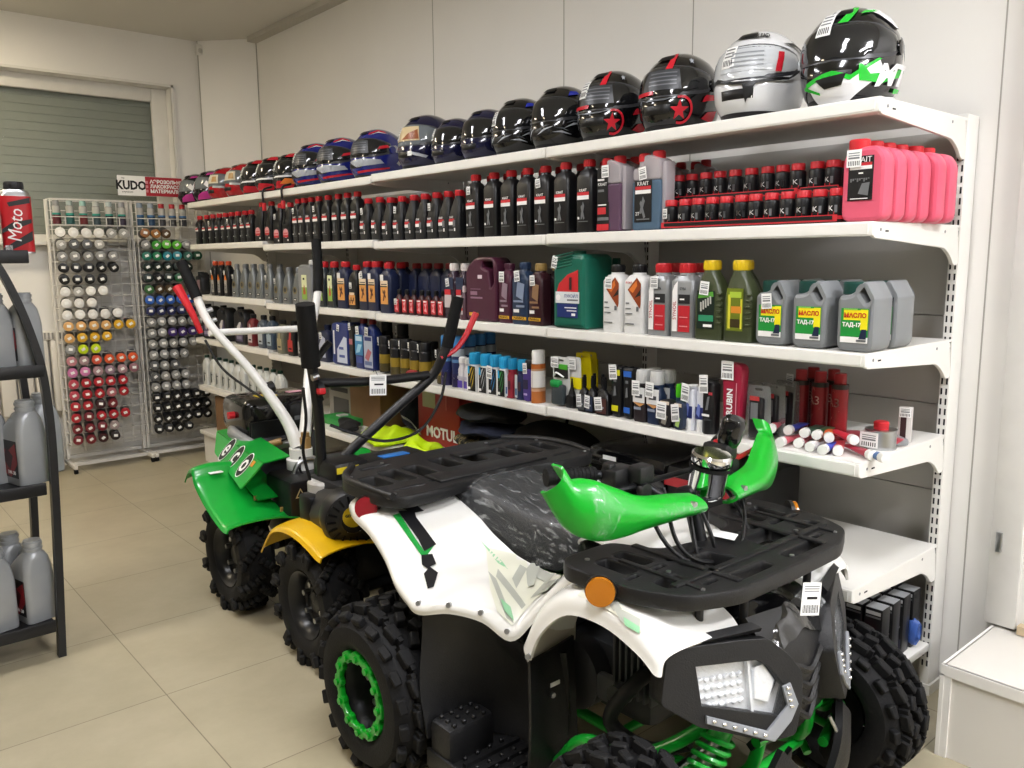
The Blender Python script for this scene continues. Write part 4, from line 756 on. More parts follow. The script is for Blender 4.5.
def lump(name, label, cat, loc, size, m, seed, hgt=.5, rz=0, n=9, partname='cloth'):
    """soft folded cloth: rounded slab with wrinkles"""
    t = thing(name, label, cat, (loc[0], loc[1], loc[2]+.004), rz); rnd = random.Random(seed); mb = MB(); W, D, H = size; rows_ = []
    ph = [rnd.uniform(0, 6) for _ in range(8)]
    for i in range(n+1):
        r_ = []
        for j in range(13):
            a = 2*pi*j/13*1.0; u = i/n
            rr = (sin(pi*min(max(u, .03), .97)))**.35
            wob = 1+.10*sin(3*a+ph[0]+u*5)+.05*sin(5*a+ph[1]-u*9)
            r_.append((-W/2+W*u, D/2*rr*cos(a)*wob, H/2+H/2*rr*sin(a)*(wob if sin(a) > 0 else 1)))
        rows_.append(r_)
    pts = [crom(r_+[r_[0]], 3)[:-1] for r_ in rows_]; cols = [crom([p[j] for p in pts], 3) for j in range(len(pts[0]))]
    rings = [[tuple(c[i]) for c in cols] for i in range(len(cols[0]))]
    for i, rg in enumerate(rings):
        rings[i] = [(x+.006*sin(40*z+ph[2]+i*.6), y+.007*sin(30*x+ph[3]), max(0, z+.006*sin(26*x+14*y+ph[4]))) for x, y, z in rg]
    mb.loft(rings, m); part(mb, partname, t); return t
VEST = mat('hi_vis', 'c4e600', .6, var=.1); CL = mat('cloth_black', '141416', .85, bump=.3, bs=80); CN = mat('cloth_navy', '161c30', .85, bump=.3, bs=80)
# camouflage
cm_ = bpy.data.materials.new('cloth_camouflage'); cm_.use_nodes = True; nt = cm_.node_tree; tc = nt.nodes.new('ShaderNodeTexCoord'); vo = nt.nodes.new('ShaderNodeTexNoise'); vo.inputs['Scale'].default_value = 22; rp = nt.nodes.new('ShaderNodeValToRGB'); rp.color_ramp.interpolation = 'CONSTANT'
for k, (p, c) in enumerate(((0, '15140f'), (.45, '3c3520'), (.54, '8a7a52'), (.6, '1c1a14'))):
    e = rp.color_ramp.elements[k] if k < 2 else rp.color_ramp.elements.new(p); e.position = p; e.color = lin(c)+(1,)
nt.links.new(tc.outputs['Object'], vo.inputs['Vector']); nt.links.new(vo.outputs['Fac'], rp.inputs['Fac']); nt.links.new(rp.outputs['Color'], nt.nodes['Principled BSDF'].inputs['Base Color']); nt.nodes['Principled BSDF'].inputs['Roughness'].default_value = .9
y = yp(346, 5, 2.45); lump('black_harness', 'crumpled black gloves and straps beside the green card box', 'gloves', (2.47, y, z5), (.30, .13, .06), CL, 3, rz=1.2)
def cloth(name, label, cat, loc, W, D, H, m, seed, rz=0, nu=9, nv=7, th=.012):
    """crumpled flat garment: wavy draped sheet with a folded double edge"""
    t = thing(name, label, cat, (loc[0], loc[1], loc[2]+.006), rz); r = random.Random(seed); a = [r.uniform(0, 6) for _ in range(6)]
    rows_ = []
    for i in range(nu):
        rr = []
        for j in range(nv):
            u, v = i/(nu-1), j/(nv-1); e = (min(u, 1-u)*min(v, 1-v)*4)**.4
            x = W*(u-.5)*(1+.1*sin(5*v+a[0]))+.01*sin(9*v+a[1]); y = D*(v-.5)*(1+.12*sin(4*u+a[2]))
            z = th+H*e*(.55+.25*sin(7*u+a[3]+3*v)+.2*sin(9*v+a[4]-4*u)); rr.append((x, y, max(th, z)))
        rows_.append(rr)
    q = MB(); q.surf(rows_, m, 4, th*.8); part(q, 'cloth', t); q = MB(); q.surf([[(x*.96, y*.96, max(.004, z-th*1.7)) for x, y, z in rr] for rr in rows_], m, 3, .004); part(q, 'lining', t); return t
y = yp(386, 5, 2.46); t = cloth('folded_vest', 'folded neon yellow vest with grey reflective band', 'vest', (2.50, y, z5), .3, .3, .13, VEST, 5, rz=1.2); q = MB(); q.surf([[(-.10, -.145, .035), (-.02, -.145, .04)], [(-.1, -.10, .10), (-.03, -.10, .105)], [(-.09, -.05, .135), (-.03, -.05, .14)]], P('8e8f88', .4), 4, .004); q.build('reflective_band', t)
y = yp(412, 5, 2.43); cloth('crumpled_vest', 'second neon yellow vest crumpled beside the folded one', 'vest', (2.46, y-.05, z5), .22, .17, .10, VEST, 12, rz=1.7)
y = yp(397, 5, 2.66); lump('navy_cloth', 'dark navy folded clothing behind the yellow vests', 'clothing', (2.76, y-.03, z5), (.18, .16, .22), CN, 8, rz=1.5)
for k, (px, zz, m, lab, hh) in enumerate(((463, 0, CN, 'navy folded trousers at bottom of clothes pile', .078), (467, .075, cm_, 'camouflage folded clothing in middle of pile', .074), (470, .148, CN, 'dark blue folded clothing third up the pile', .076), (468, .222, CL, 'black folded clothing on top of the pile', .08))):
    y = yp(px+22, 5, 2.55); lump('folded_clothes', lab, 'clothing', (2.56, y, zs(5, y)+zz), (.40, .3, hh), m, 20+k, rz=1.57)['group'] = 'pile of folded clothes'
y = yp(548, 5, 2.6); t = lump('black_bag', 'large black cloth bag filling the fifth shelf under the joint', 'bag', (2.63, y, zs(5, y)), (.50, .36, .25), CL, 31, rz=1.57); q = MB(); q.tube([(.1, -.2, .25), (.14, -.225, .17), (.13, -.22, .1)], .008, DARKST); q.build('strap', t)
y = yp(640, 5, 2.55); t = thing('black_case', 'black moulded case with white tag behind quad bike handlebar', 'case', (2.66, y, zs(5, y)+.001)); q = MB(); q.box((0, 0, .13), (.44, .42, .26), GLOSSB, bev=.04); q.box((-.215, .0, .19), (.02, .38, .015), BLACK, bev=.004); part(q, 'body', t); q = MB(); q.box((-.222, .07, .21), (.003, .07, .035), PAPER); part(q, 'price_tag', t); q = MB(); q.tube([(-.22, -.1, .2), (-.25, -.08, .21), (-.25, .08, .21), (-.22, .1, .2)], .009, BLACK); part(q, 'handle', t)
y = yp(715, 5, 2.55); t = thing('black_case', 'black and red box behind the quad bike speedometer', 'case', (2.66, y, zs(5, y)+.001)); q = MB(); q.box((0, 0, .12), (.40, .34, .24), BLACK, bev=.02); part(q, 'body', t); q = MB(); q.box((-.203, .02, .18), (.006, .3, .035), P('9c1a22')); part(q, 'red_strip', t)
# ------------------------------------------------------------------ boxed sprays on the base deck at the right end
pr = thing('spray_box', 'x', 'boxed spray'); q = MB(); q.box((0, 0, .105), (.062, .062, .21), BLK, bev=.003); part(q, 'body', pr); q = MB(); q.text('100', .028, WH, at(0, -.0325, .10) @ FRONT, bold=.0006); q.box((0, -.0318, .18), (.05, .001, .006), GRL); q.box((0, -.0318, .03), (.05, .001, .05), P('38384a')); part(q, 'print', pr); q = MB(); q.box((0, 0, .2105), (.056, .056, .002), P('b4b6b8')); q.box((0, -.0318, .195), (.05, .001, .012), P('c4c4c4')); part(q, 'lid_print', pr)
i = 0
for x in (2.70, 2.78, 2.86, 2.94):
    for k in range(3 if x < 2.9 else 2):
        o = pr if i == 0 else dup(pr); o.location = (x, 1.22+.07*k, SZ[6][0]+.001); o.rotation_euler.z = RZ+random.uniform(-.06, .06)
        o['label'] = 'black boxed spray on base deck, row %s from front, %s from post' % (ORD[int((x-2.7)/.08+.5)], ORD[k]); o['group'] = 'black boxed sprays on the base deck'; i += 1
pr = can('spray_can', 'x', .027, .15, P('8c2630', .3), P('8c2630', .3), .03, bands=((.1, .5, P('b9a8a4')),)); pr['label'] = 'slim red spray can before the black boxed sprays'; pr.location = (2.64, 1.24, SZ[6][0])
t = lump('print_packet', 'colourful printed packet beside the black boxed sprays', 'packet', (2.93, 1.19, SZ[6][0]), (.05, .05, .10), P('3a5aa0'), 44, rz=1.5)
# cardboard box at far bay under the white bottles
t, l = carton('cardboard_box', 'brown cardboard box on the base deck behind green tractor', 217, 238, 2.42, .25, .29, KRAFT, s=6)
# ------------------------------------------------------------------ helmets on the top shelf
HP = [(0, .088, .125, .085), (.02, .104, .150, .105), (.05, .116, .166, .128), (.085, .122, .168, .145), (.12, .126, .158, .156), (.16, .124, .150, .158), (.195, .113, .134, .145), (.225, .093, .108, .118), (.247, .066, .075, .084), (.261, .034, .04, .044), (.2655, .004, .005, .005)]
def hsurf(az, z, off=0):
    """point on the helmet shell; az 0 = front, + = wearer's left (picture right)"""
    for k in range(len(HP)-1):
        if HP[k+1][0] >= z or k == len(HP)-2: break
    a, b_ = HP[k], HP[k+1]; t = (z-a[0])/(b_[0]-a[0]); m_ = lambda i: a[i]+(b_[i]-a[i])*t
    rx, f, bk = m_(1), m_(2), m_(3); s, c = sin(az), cos(az)
    p = 2.25 if z < .11 else 2.05
    x = rx*abs(s)**(2/p)*(1 if s > 0 else -1); y = -(f if c > 0 else bk)*abs(c)**(2/p)*(1 if c > 0 else -1)
    n = Vector((x/rx**2 if rx > .01 else 0, y/(f if c > 0 else bk)**2, (z-.12)/.135**2*.9)).normalized()
    v = Vector((x, y, z))+n*off; v.y += .06*(z-.1)*0; return tuple(v)
def hpatch(m, mat_, a0, a1, z0, z1, off=.003, na=14, nz=6, f=None):
    """rounded patch of the shell between azimuths and heights; f(u) shapes its upper and lower edge"""
    rows_ = []
    for i in range(nz+1):
        r_ = []
        for j in range(na+1):
            u = j/na; lo, hi = (z0, z1) if f is None else f(u, z0, z1); e = 0 if 0 < i < nz and 0 < j < na else -.004
            r_.append(hsurf(a0+(a1-a0)*u, lo+(hi-lo)*i/nz, off+e))
        rows_.append(r_)
    return m.grid(rows_, mat_)
def hdecal(m, mat_, mesh, a, z, off=.0035, sz=1, rot=0, tri=.012):
    bm = bmesh.new(); bm.from_mesh(mesh); bmesh.ops.triangulate(bm, faces=bm.faces[:])
    for _ in range(3):
        E_ = [e for e in bm.edges if e.calc_length()*sz > tri]
        if not E_: break
        bmesh.ops.subdivide_edges(bm, edges=E_, cuts=1); bmesh.ops.triangulate(bm, faces=bm.faces[:])
    c, s = cos(rot), sin(rot); vs = []
    for v in bm.verts:
        x, y = (v.co.x*c-v.co.y*s)*sz, (v.co.x*s+v.co.y*c)*sz; vs.append(hsurf(a+x/.135, min(max(z+y, 0), .264), off+v.co.z*.3))
    bm.verts.index_update(); m.add(vs, [[v.index for v in f.verts] for f in bm.faces], mat_); bm.free()
def star(r, r2=.4, n=5): return [((r if k % 2 == 0 else r*r2)*sin(pi*k/n), (r if k % 2 == 0 else r*r2)*cos(pi*k/n)) for k in range(2*n)]
def ring(r, w, a0, a1, n=18): return [(r*cos(a0+(a1-a0)*k/n), r*sin(a0+(a1-a0)*k/n)) for k in range(n+1)]+[((r-w)*cos(a1+(a0-a1)*k/n), (r-w)*sin(a1+(a0-a1)*k/n)) for k in range(n+1)]
def vis(u, z0, z1):
    e = (abs(2*u-1))**3; return z0+.026*e, z1-.028*e
def helmet(label, px, shell, visor, graphics=None, tilt=.12, turn=0, sc=1.0, x=2.62, sticker_at=None, vent=None, up=0):
    y = yp(px, 1, x); t = thing('helmet', label, 'helmet', (x, y, zs(1, y)+.001), RZ+turn, 'motorcycle helmets on the top shelf'); t.rotation_euler.x = tilt*0; t.scale = (sc,)*3
    m = MB(); zz = [.0, .012, .03, .05, .07, .09, .11, .13, .15, .17, .19, .21, .227, .24, .25, .258, .263, .2655]
    m.loft([[hsurf(2*pi*j/36, z) for j in range(36)] for z in zz], shell); part(m, 'shell', t)
    m = MB(); hpatch(m, visor, -1.42, 1.42, .108+up, .202+up, .0055, 22, 8, vis); part(m, 'visor', t)
    m = MB(); hpatch(m, P('3b3c40', .3), -1.47, 1.47, .1025+up, .2075+up, .0035, 22, 8, vis); part(m, 'visor_gasket', t)
    m = MB(); hpatch(m, BLACK, -.38, .38, .05, .078, .004, 8, 3); part(m, 'chin_vent', t)
    m = MB(); m.loft([[hsurf(2*pi*j/36, .004+k*.006, .003*(1 if k in (0, 1) else 0)) for j in range(36)] for k in (0, 1, 2)], BLACK, caps=False); part(m, 'rim_trim', t)
    m = MB(); 
    for s in (-1, 1):
        q = hsurf(s*1.5, .145, .006); m.lathe([(.02, -.004), (.02, .001), (.014, .003), (.001, .003)], shell if vent is None else vent, Matrix.Translation(q) @ Matrix.Rotation(s*pi/2, 4, 'Y'), n=16); part(m, 'visor_pivot', t); m = MB()
    m = MB(); hpatch(m, BLACK if vent is None else vent, -.32, .32, .226, .246, .008, 8, 3); part(m, 'top_vent', t)
    if graphics: 
        m = MB(); graphics(m); m.build('graphics', t)
    if sticker_at:
        a, z = sticker_at[:2]; m = MB(); w, h = .045, .06
        hdecal(m, PAPER, flat([(-w/2, -h/2), (w/2, -h/2), (w/2, h/2), (-w/2, h/2)], .0005), a, z, .0085)
        for k, q in enumerate((.02, .01, .0)): hdecal(m, GREY, flat([(-w*.38, q), (w*.38, q), (w*.38, q+.004), (-w*.38, q+.004)], .0004), a, z, .0095)
        for k in range(6): hdecal(m, INK, flat([(-w*.36+k*w*.13, -.024), (-w*.30+k*w*.13, -.024), (-w*.30+k*w*.13, -.008), (-w*.36+k*w*.13, -.008)], .0004), a, z, .0095)
        part(m, 'price_sticker', t)
    return t
SMOKE = mat('visor_smoke', '1c1d1f', .08, coat=.6); VCLR = mat('visor_clear', '6c7276', .08, coat=.5)
HB = mat('helmet_black', '0c0c0e', .14, coat=.6); HBL = mat('helmet_blue', '1d2574', .16, coat=.6); HNV = mat('helmet_navy', '141638', .16, coat=.6); HR = mat('helmet_red', 'a81420', .16, coat=.6); HWT = mat('helmet_white', 'd9dadb', .18, coat=.5)
G_RED = P('c01f2e', .25); G_WHITE = P('e6e6e8', .25); G_GREEN = P('27b534', .25); G_SILV = P('a9adb3', .25); G_PINK = P('b8388f', .3); G_OR = P('d8782c', .3); G_GREY = P('54575b', .3); G_BLUE = P('2a35a0', .25)
def poly(*p): return flat(list(p), .0006)
def fold(m, cols=1):      # printed safety leaflet behind the visor
    hdecal(m, P('3a3c40'), poly((-.07, -.03), (.07, -.03), (.06, .034), (-.06, .034)), .1, .155, .0075)
    for k in range(4): hdecal(m, P('6a6d72'), poly((-.045, .02-.012*k), (.05, .02-.012*k), (.05, .024-.012*k), (-.045, .024-.012*k)), .12, .155, .009)
def g_star(m):
    fold(m); hdecal(m, G_RED, flat(star(.034), .0006), .62, .06, .0045); hdecal(m, G_RED, flat(ring(.044, .008, -1.9, 1.9), .0006), .64, .062, .0045)
    hdecal(m, G_RED, poly((-.012, -.03), (.014, -.03), (.024, .03), (.0, .03)), .25, .222, .0045); hdecal(m, G_RED, poly((-.04, -.006), (.04, -.006), (.04, .006), (-.04, .006)), -.35, .118, .0095)
    hdecal(m, G_SILV, flat(star(.012), .0006), .9, .22, .0045); hdecal(m, G_RED, poly((-.02, -.012), (.03, -.02), (.04, .02), (.0, .01)), 1.4, .05, .0045); hdecal(m, G_RED, poly((-.02, -.012), (.03, -.0), (.03, .015), (-.01, .012)), 1.35, .1, .0045); hdecal(m, G_GREY, poly((-.11, .01), (-.03, -.006), (.03, -.006), (.11, .01), (.03, .0), (-.03, .0)), .0, .098, .0045)
def g_mt(m):
    hdecal(m, G_WHITE, poly((-.07, .03), (.06, .034), (.13, .0), (.03, -.02)), 1.25, .214, .004); hdecal(m, G_SILV, poly((-.03, .0), (.04, .03), (.05, .0), (.03, -.04)), 1.75, .16, .004); hdecal(m, G_GREEN, poly((-.03, -.03), (.0, -.03), (.05, .03), (.02, .03)), .22, .232, .0045); hdecal(m, G_GREEN, poly((.0, .0), (.09, .012), (.09, .02), (.02, .012)), .5, .226, .004)
    hdecal(m, G_WHITE, poly((-.10, -.05), (-.01, -.056), (.10, .018), (.075, .05), (.0, .008), (-.045, .022), (-.12, .0)), .35, .056, .004); hdecal(m, G_GREEN, poly((-.122, .002), (-.045, .024), (.0, .010), (.072, .052), (.082, .050), (.0, -.002), (-.045, .012), (-.122, -.010)), .35, .056, .0055); hdecal(m, BLACK, poly((-.055, .0), (.02, .01), (.01, -.018), (-.03, -.024)), .12, .062, .006)
    hdecal(m, G_GREEN, poly((-.09, -.02), (-.02, -.024), (.05, .0), (.11, .03), (.1, .034), (.0, .004), (-.06, -.004), (-.086, .02), (-.096, .02)), 1.2, .072, .005); hdecal(m, G_WHITE, poly((-.03, -.05), (.11, -.03), (.12, -.02), (.0, -.038)), 1.15, .055, .0045)
    hdecal(m, G_WHITE, textmesh('MT', .07, .0004, shear=.35, bold=.003, sx=1.25), 1.3, .07, .0065, rot=.12); hdecal(m, G_GREEN, poly((.0, -.018), (.09, -.004), (.1, .004), (.0, -.006)), 1.5, .05, .0058)
    hdecal(m, G_WHITE, textmesh('III', .026, .0004, shear=.3, bold=.002), -.15, .232, .0085); hdecal(m, G_GREEN, poly((-.09, -.03), (-.03, -.05), (-.03, -.044), (-.084, -.022)), .0, .075, .0045)
def g_white(m):
    hdecal(m, BLACK, poly((-.13, .014), (-.06, -.004), (.0, -.006), (.10, .006), (.15, .04), (.155, .036), (.10, -.002), (.0, -.014), (-.06, -.012), (-.13, .004)), .4, .104, .006); hdecal(m, BLACK, textmesh('WISELEAD', .021, .0004, bold=.001), .35, .231, .0045); hdecal(m, P('b9bdc0'), poly((-.075, -.03), (.07, -.03), (.06, .034), (-.06, .034)), .1, .157, .0075)
    for k in range(4): hdecal(m, P('8e9296'), poly((-.05, .02-.012*k), (.045, .02-.012*k), (.045, .024-.012*k), (-.05, .024-.012*k)), .2, .155, .009)
    hdecal(m, G_RED, poly((-.01, -.028), (.008, -.028), (.018, .026), (.0, .026)), .85, .15, .0095); hdecal(m, BLACK, poly((-.01, .02), (.03, .024), (.0, -.03)), .2, .07, .0055); hdecal(m, BLACK, poly((-.02, .006), (.03, .012), (.09, -.01), (.08, -.02), (.03, .0)), 1.2, .2, .0045)
def g_blue(m):
    fold(m); hdecal(m, G_SILV, poly((-.1, -.0), (-.03, .012), (.08, .008), (.1, -.01), (.04, -.02), (-.05, -.03)), .5, .086, .004); hdecal(m, G_RED, poly((-.08, -.03), (.02, -.02), (.1, -.005), (.1, .002), (.0, -.012), (-.08, -.02)), .7, .056, .0045); hdecal(m, G_RED, poly((-.06, -.006), (.0, .016), (.07, .004), (.06, .016), (.0, .026), (-.06, .006)), .9, .226, .0045); hdecal(m, G_WHITE, poly((-.06, .0), (.0, .022), (.07, .01), (.0, .016)), .95, .218, .0045); hdecal(m, G_SILV, poly((-.05, .04), (.0, .05), (.06, .0), (.02, -.05), (.0, -.04), (.03, .0)), 1.65, .12, .0042); hdecal(m, G_RED, poly((-.03, -.012), (.03, -.0), (.02, .012), (-.02, .004)), 1.15, .155, .008)
def g_swirl(m):
    for a, z, r in ((.2, .07, .3), (.75, .06, -.2), (-.3, .065, .6), (1.1, .09, .2)): hdecal(m, G_SILV, poly((-.04, -.006), (.0, .008), (.045, .002), (.0, -.0)), a, z, .0045, rot=r); hdecal(m, G_GREY, poly((-.03, .012), (.0, .02), (.03, .012), (.0, .014)), a, z, .0045, rot=r)
    hdecal(m, G_BLUE, poly((-.03, -.01), (.03, -.0), (.02, .012), (-.02, .01)), 1.1, .215, .0045)
def g_pic(m):
    hdecal(m, P('c9b48c'), poly((-.075, -.03), (.07, -.03), (.06, .034), (-.06, .034)), .1, .157, .0075); hdecal(m, P('8a4a20'), poly((-.03, -.024), (.06, -.024), (.05, .02), (.0, .0)), .15, .157, .009); hdecal(m, G_SILV, poly((-.06, .0), (.04, -.02), (.05, -.01), (-.04, .01)), .6, .07, .0045); hdecal(m, PAPER, poly((-.012, -.01), (.012, -.01), (.012, .01), (-.012, .01)), .3, .07, .0055)
def g_pink(m): hdecal(m, G_PINK, poly((-.06, -.04), (.07, -.03), (.05, .03), (.0, .02), (-.03, .0)), .55, .06, .0045); hdecal(m, G_WHITE, poly((-.04, -.01), (.0, -.04), (.03, .03), (.05, -.0), (.06, .03), (.02, .05), (.0, .0), (-.02, .02)), .9, .15, .008); hdecal(m, G_PINK, poly((-.04, -.01), (.04, .0), (.04, .015), (-.03, .01)), .9, .225, .0045)
def g_redw(m): hdecal(m, P('cfc9b4'), poly((-.07, -.03), (.07, -.03), (.06, .034), (-.06, .034)), .1, .157, .0075); hdecal(m, P('b08a50'), poly((-.02, -.02), (.03, -.02), (.02, .02), (-.02, .02)), .3, .157, .009); hdecal(m, G_SILV, poly((-.06, -.006), (.06, -.01), (.06, .004), (-.06, .01)), .7, .1, .0045)
def g_dred(m): hdecal(m, G_RED, poly((-.08, -.03), (.07, -.03), (.09, .01), (-.04, .016)), .5, .05, .0045); hdecal(m, G_WHITE, poly((-.08, .0), (.07, .006), (.07, .018), (-.06, .012)), .5, .086, .005); hdecal(m, G_RED, poly((-.06, -.01), (.06, -.01), (.05, .02), (-.05, .02)), .8, .235, .0045)
def g_or(m): g_dred(m); hdecal(m, G_OR, poly((-.06, -.02), (.05, -.02), (.08, .012), (-.02, .016)), .8, .066, .0055)
K = [(197, HB, VCLR, g_pink, 'black helmet with pink chin at far left end of top shelf', None), (213, HB, VCLR, g_pink, 'black and pink helmet, second from far left', None), (228, HR, VCLR, g_redw, 'glossy red helmet with cream visor leaflet, third from far left', (-.3, .17)), (245, HR, VCLR, g_redw, 'bright red helmet, fourth from far left', None), (261, HB, SMOKE, g_dred, 'black helmet with red and white chin, fifth from far left', (-.2, .17)), (277, HB, SMOKE, g_dred, 'black helmet with dark red crown, sixth from far left', (-.2, .17)), (295, HB, SMOKE, g_or, 'black helmet with orange flame chin, seventh from far left', (-.2, .17)), (318, HBL, SMOKE, g_blue, 'blue and white helmet, leftmost of three', (-.3, .17)), (343, HBL, SMOKE, g_blue, 'blue and white helmet, middle of three', None), (378, HBL, SMOKE, g_blue, 'blue, white and red helmet, rightmost and largest of three', None), (427, HNV, VCLR, g_pic, 'dark navy helmet with picture leaflet in visor', (-.45, .165)), (456, HNV, SMOKE, None, 'small navy helmet with white price sticker on visor', (-.4, .165)), (487, HNV, SMOKE, None, 'plain navy helmet with dark visor and no sticker', None), (521, HB, SMOKE, g_swirl, 'black helmet with silver swirls and tall price sticker', (-.35, .16)), (562, HB, SMOKE, g_swirl, 'black helmet with silver swirls and small sticker only', None), (612, HB, SMOKE, g_star, 'black helmet with red star and price sticker', (-.35, .18)), (677, HB, SMOKE, g_star, 'black helmet with red star, nearer one beside white helmet', None), (756, HWT, mat('visor_white', 'c3c7ca', .1, coat=.5), g_white, 'white helmet with black lettering on its brow', (-.25, .17)), (846, HB, SMOKE, g_mt, 'black, white and green helmet nearest the camera', (-.25, .2))]
for i, (px, sh, vi, g, lb, st) in enumerate(K):
    sc = {10: 1.06, 11: .88, 12: .92, 13: .97, 14: 1.01, 15: 1.06, 16: 1.08, 17: 1.12, 18: 1.13}.get(i, 1.04 if i > 6 else .98); px += 3 if i > 9 else 2; sc *= .95 if i < 7 else 1
    t = helmet(lb, px, sh, vi, g, sc=sc, sticker_at=st, turn=random.uniform(-.06, .06)+(.2 if i > 14 else .08), x=2.56)
    if i in (1, 2, 3, 4, 5, 6): t.location.y += 0
for px, lab in ((263, 'black chin strap hanging over top shelf edge, left one'), (282, 'black chin strap hanging over top shelf edge, right one')):
    y = yp(px, 1, XF-.01); t = thing('chin_strap', lab, 'strap', (XF-.008, y, 2.04), group='hanging chin straps'); m = MB()
    m.tube([(.06, 0, .03), (.0, .0, .006), (-.004, .0, -.06), (.002, -.01, -.14), (.0, .0, -.22)], .007, BLACK); part(m, 'webbing', t); m = MB(); m.box((-.001, -.004, -.1), (.02, .03, .05), REDC, bev=.005); part(m, 'buckle', t)
# ------------------------------------------------------------------ wire racks of spray paint on the left
YR = 6.99; wire = mat('wire_white', 'dcd9d2', .35)
def rack(label, pxl, pxr, npx):
    x0 = U(pxl, 320, 1, YR)[0]; x1 = U(pxr, 320, 1, YR)[0]; t = thing('wire_rack', label, 'rack', ((x0+x1)/2, YR, 0), group='wire spray paint racks'); h = (x1-x0)/2
    m = MB(); top = 2.06
    for s in (-1, 1): m.box((s*h, .03, top/2+.04), (.022, .022, top-.08), wire)
    for s in (-1, 1): m.box((s*h, -.02, .05), (.026, .34, .03), wire, bev=.004)
    m.box((0, .10, .08), (2*h, .024, .03), wire); m.box((0, -.06, .05), (2*h, .024, .026), wire); part(m, 'frame', t)
    for s in (-1, 1): q = MB(); q.cyl((s*h-.012, -.17, .018), (s*h+.012, -.17, .018), .02, RUB); part(q, 'foot_wheel', t)
    m = MB(); w = .0028
    z = .16
    while z < top: m.box((0, .018, z), (2*h, w*2, w*2), wire); z += .07
    for k in range(8): m.box((-h+2*h*k/7, .012, 1.1), (w*2, w*2, 1.9), wire)
    part(m, 'grid', t)
    m = MB()
    for k in range(19):
        z = 1.815-.0868*k
        for d in (0, -.10): m.tube([(-h+2*h*q/12, d, z-.0425-.0015*((q % 2))) for q in range(13)], w, wire, n=5, smooth=False)
        for q in range(0, 13, 2): m.box((-h+2*h*q/12, -.05, z-.0425), (w*1.6, .10, w*1.6), wire)
    part(m, 'can_cradle', t)
    m = MB()
    for z in (1.87, 2.06): m.box((0, -.10, z), (2*h, w*2, w*2), wire); m.box((0, .01, z), (2*h, w*2, w*2), wire)
    for k in range(7):
        m.box((-h+2*h*k/6, -.10, 1.965 if k in (0, 6) else 1.90), (w*2, w*2, .19 if k in (0, 6) else .06), wire)
    for k in range(4): m.box((-h+2*h*k/3, -.045, 1.87), (w*2, .11, w*2), wire)
    m.box((0, -.10, 1.93), (2*h, w*2, w*2), wire)
    for s in (-1, 1):
        m.box((s*h, -.045, 2.06), (w*2, .11, w*2), wire); m.box((s*h, -.10, 1.05), (w*2, w*2, 1.65), wire)
    part(m, 'top_basket', t); return x0, x1
RKL = rack('left white wire rack of spray paints, by the radiator', 57, 136, 6); RKR = rack('right white wire rack of spray paints, by the shelving', 140, 204, 6)
cw = mat('paint_can_body', '4a4b4d', .4)
CC = {}
def paint_can(c):
    if c in CC: return CC[c]
    t = thing('spray_can', 'x', 'spray can'); Mx = Matrix.Rotation(-.22, 4, 'Z') @ Matrix.Rotation(pi/2+.06, 4, 'X') @ Matrix.Diagonal((1.25, 1.25, 1, 1))
    clear = c in ('c8c8c4', 'a9a9a4'); m = MB(); m.lathe([(.026, 0), (.028, .006), (.028, .12), (.024, .13)], cw, at(0, 0, 0) @ Mx @ at(0, 0, -.13), n=14); part(m, 'body', t)
    m = MB(); m.lathe([(.0275, .0), (.0285, .030), (.0275, .036), (.02, .038), (.001, .0375)], P(c, .35), Mx, n=18); part(m, 'cap', t)
    st = MB(); st.box((0, 0, 0), (.022, .016, .0012), PAPER); o = st.build('price_sticker', t); o.matrix_local = Mx @ at(.001, .002, .039, rz=.3); CC[c] = t; t['spare'] = 1; return t
W_, GL, SI, DG, BK = 'e4e3df', 'a9a9a4', '8c8d8c', '5a5c5e', '161617'
PE, YE, NE, OG, PI_, PK, RD, DR, MR = 'd8a868', 'd8a828', 'c8e020', 'd8572a', 'c08088', 'c878a8', 'a8202c', '70202a', '3a1a1e'
LEFT = [[W_]*4+[GL]*2, [GL, DG, DG, GL], [SI]*5, [BK]*5, [BK]*4, [W_, 'b8b8b4', W_, W_], [W_]*3, [W_]*5, [PE]*4+[YE]*2, [PE]+[YE]*3, [SI, NE, NE], [PI_, 'a08488', 'c8503a', OG, OG, OG], [PK, PK, 'a88890', '907888', 'a88890', '8c6068'], ['b84858', RD, RD, RD, RD], ['b84858', RD, RD, 'a86068', RD], [RD, RD, MR, DR], [RD, DR, RD, RD, RD], [DR, DR, DR, 'a09090'], [DR, DR, MR, '2a2020']]
TE, GN, LG_, BG, BL, NV, PU = '1c6e5c', '3f9a34', '5ab52c', '12241c', '2a5cb0', '1c2350', '3a2468'
RIGHT = [['8a5a2c', '96642c', '5c4428'], [SI, GN, LG_, LG_, SI], [TE, '207a50', '20808c', '20808c', '3a6a60', '1c4a34'], [BG]*5, [BG, BK, BG, '1a5a34', '3a7a5c'], ['3a6a3a', '4a3a24', '4a3a20', '8a7a54'], [BL]*5, [NV]*5, [SI]*6, [SI, SI, PU, PU, PU, '8a8090'], [SI]*6, [SI]*4, [DG, SI, DG], [DG, SI, SI, SI], [SI]*4, [BK]*6, [BK]*6, [BK]*6, [BK]*4]
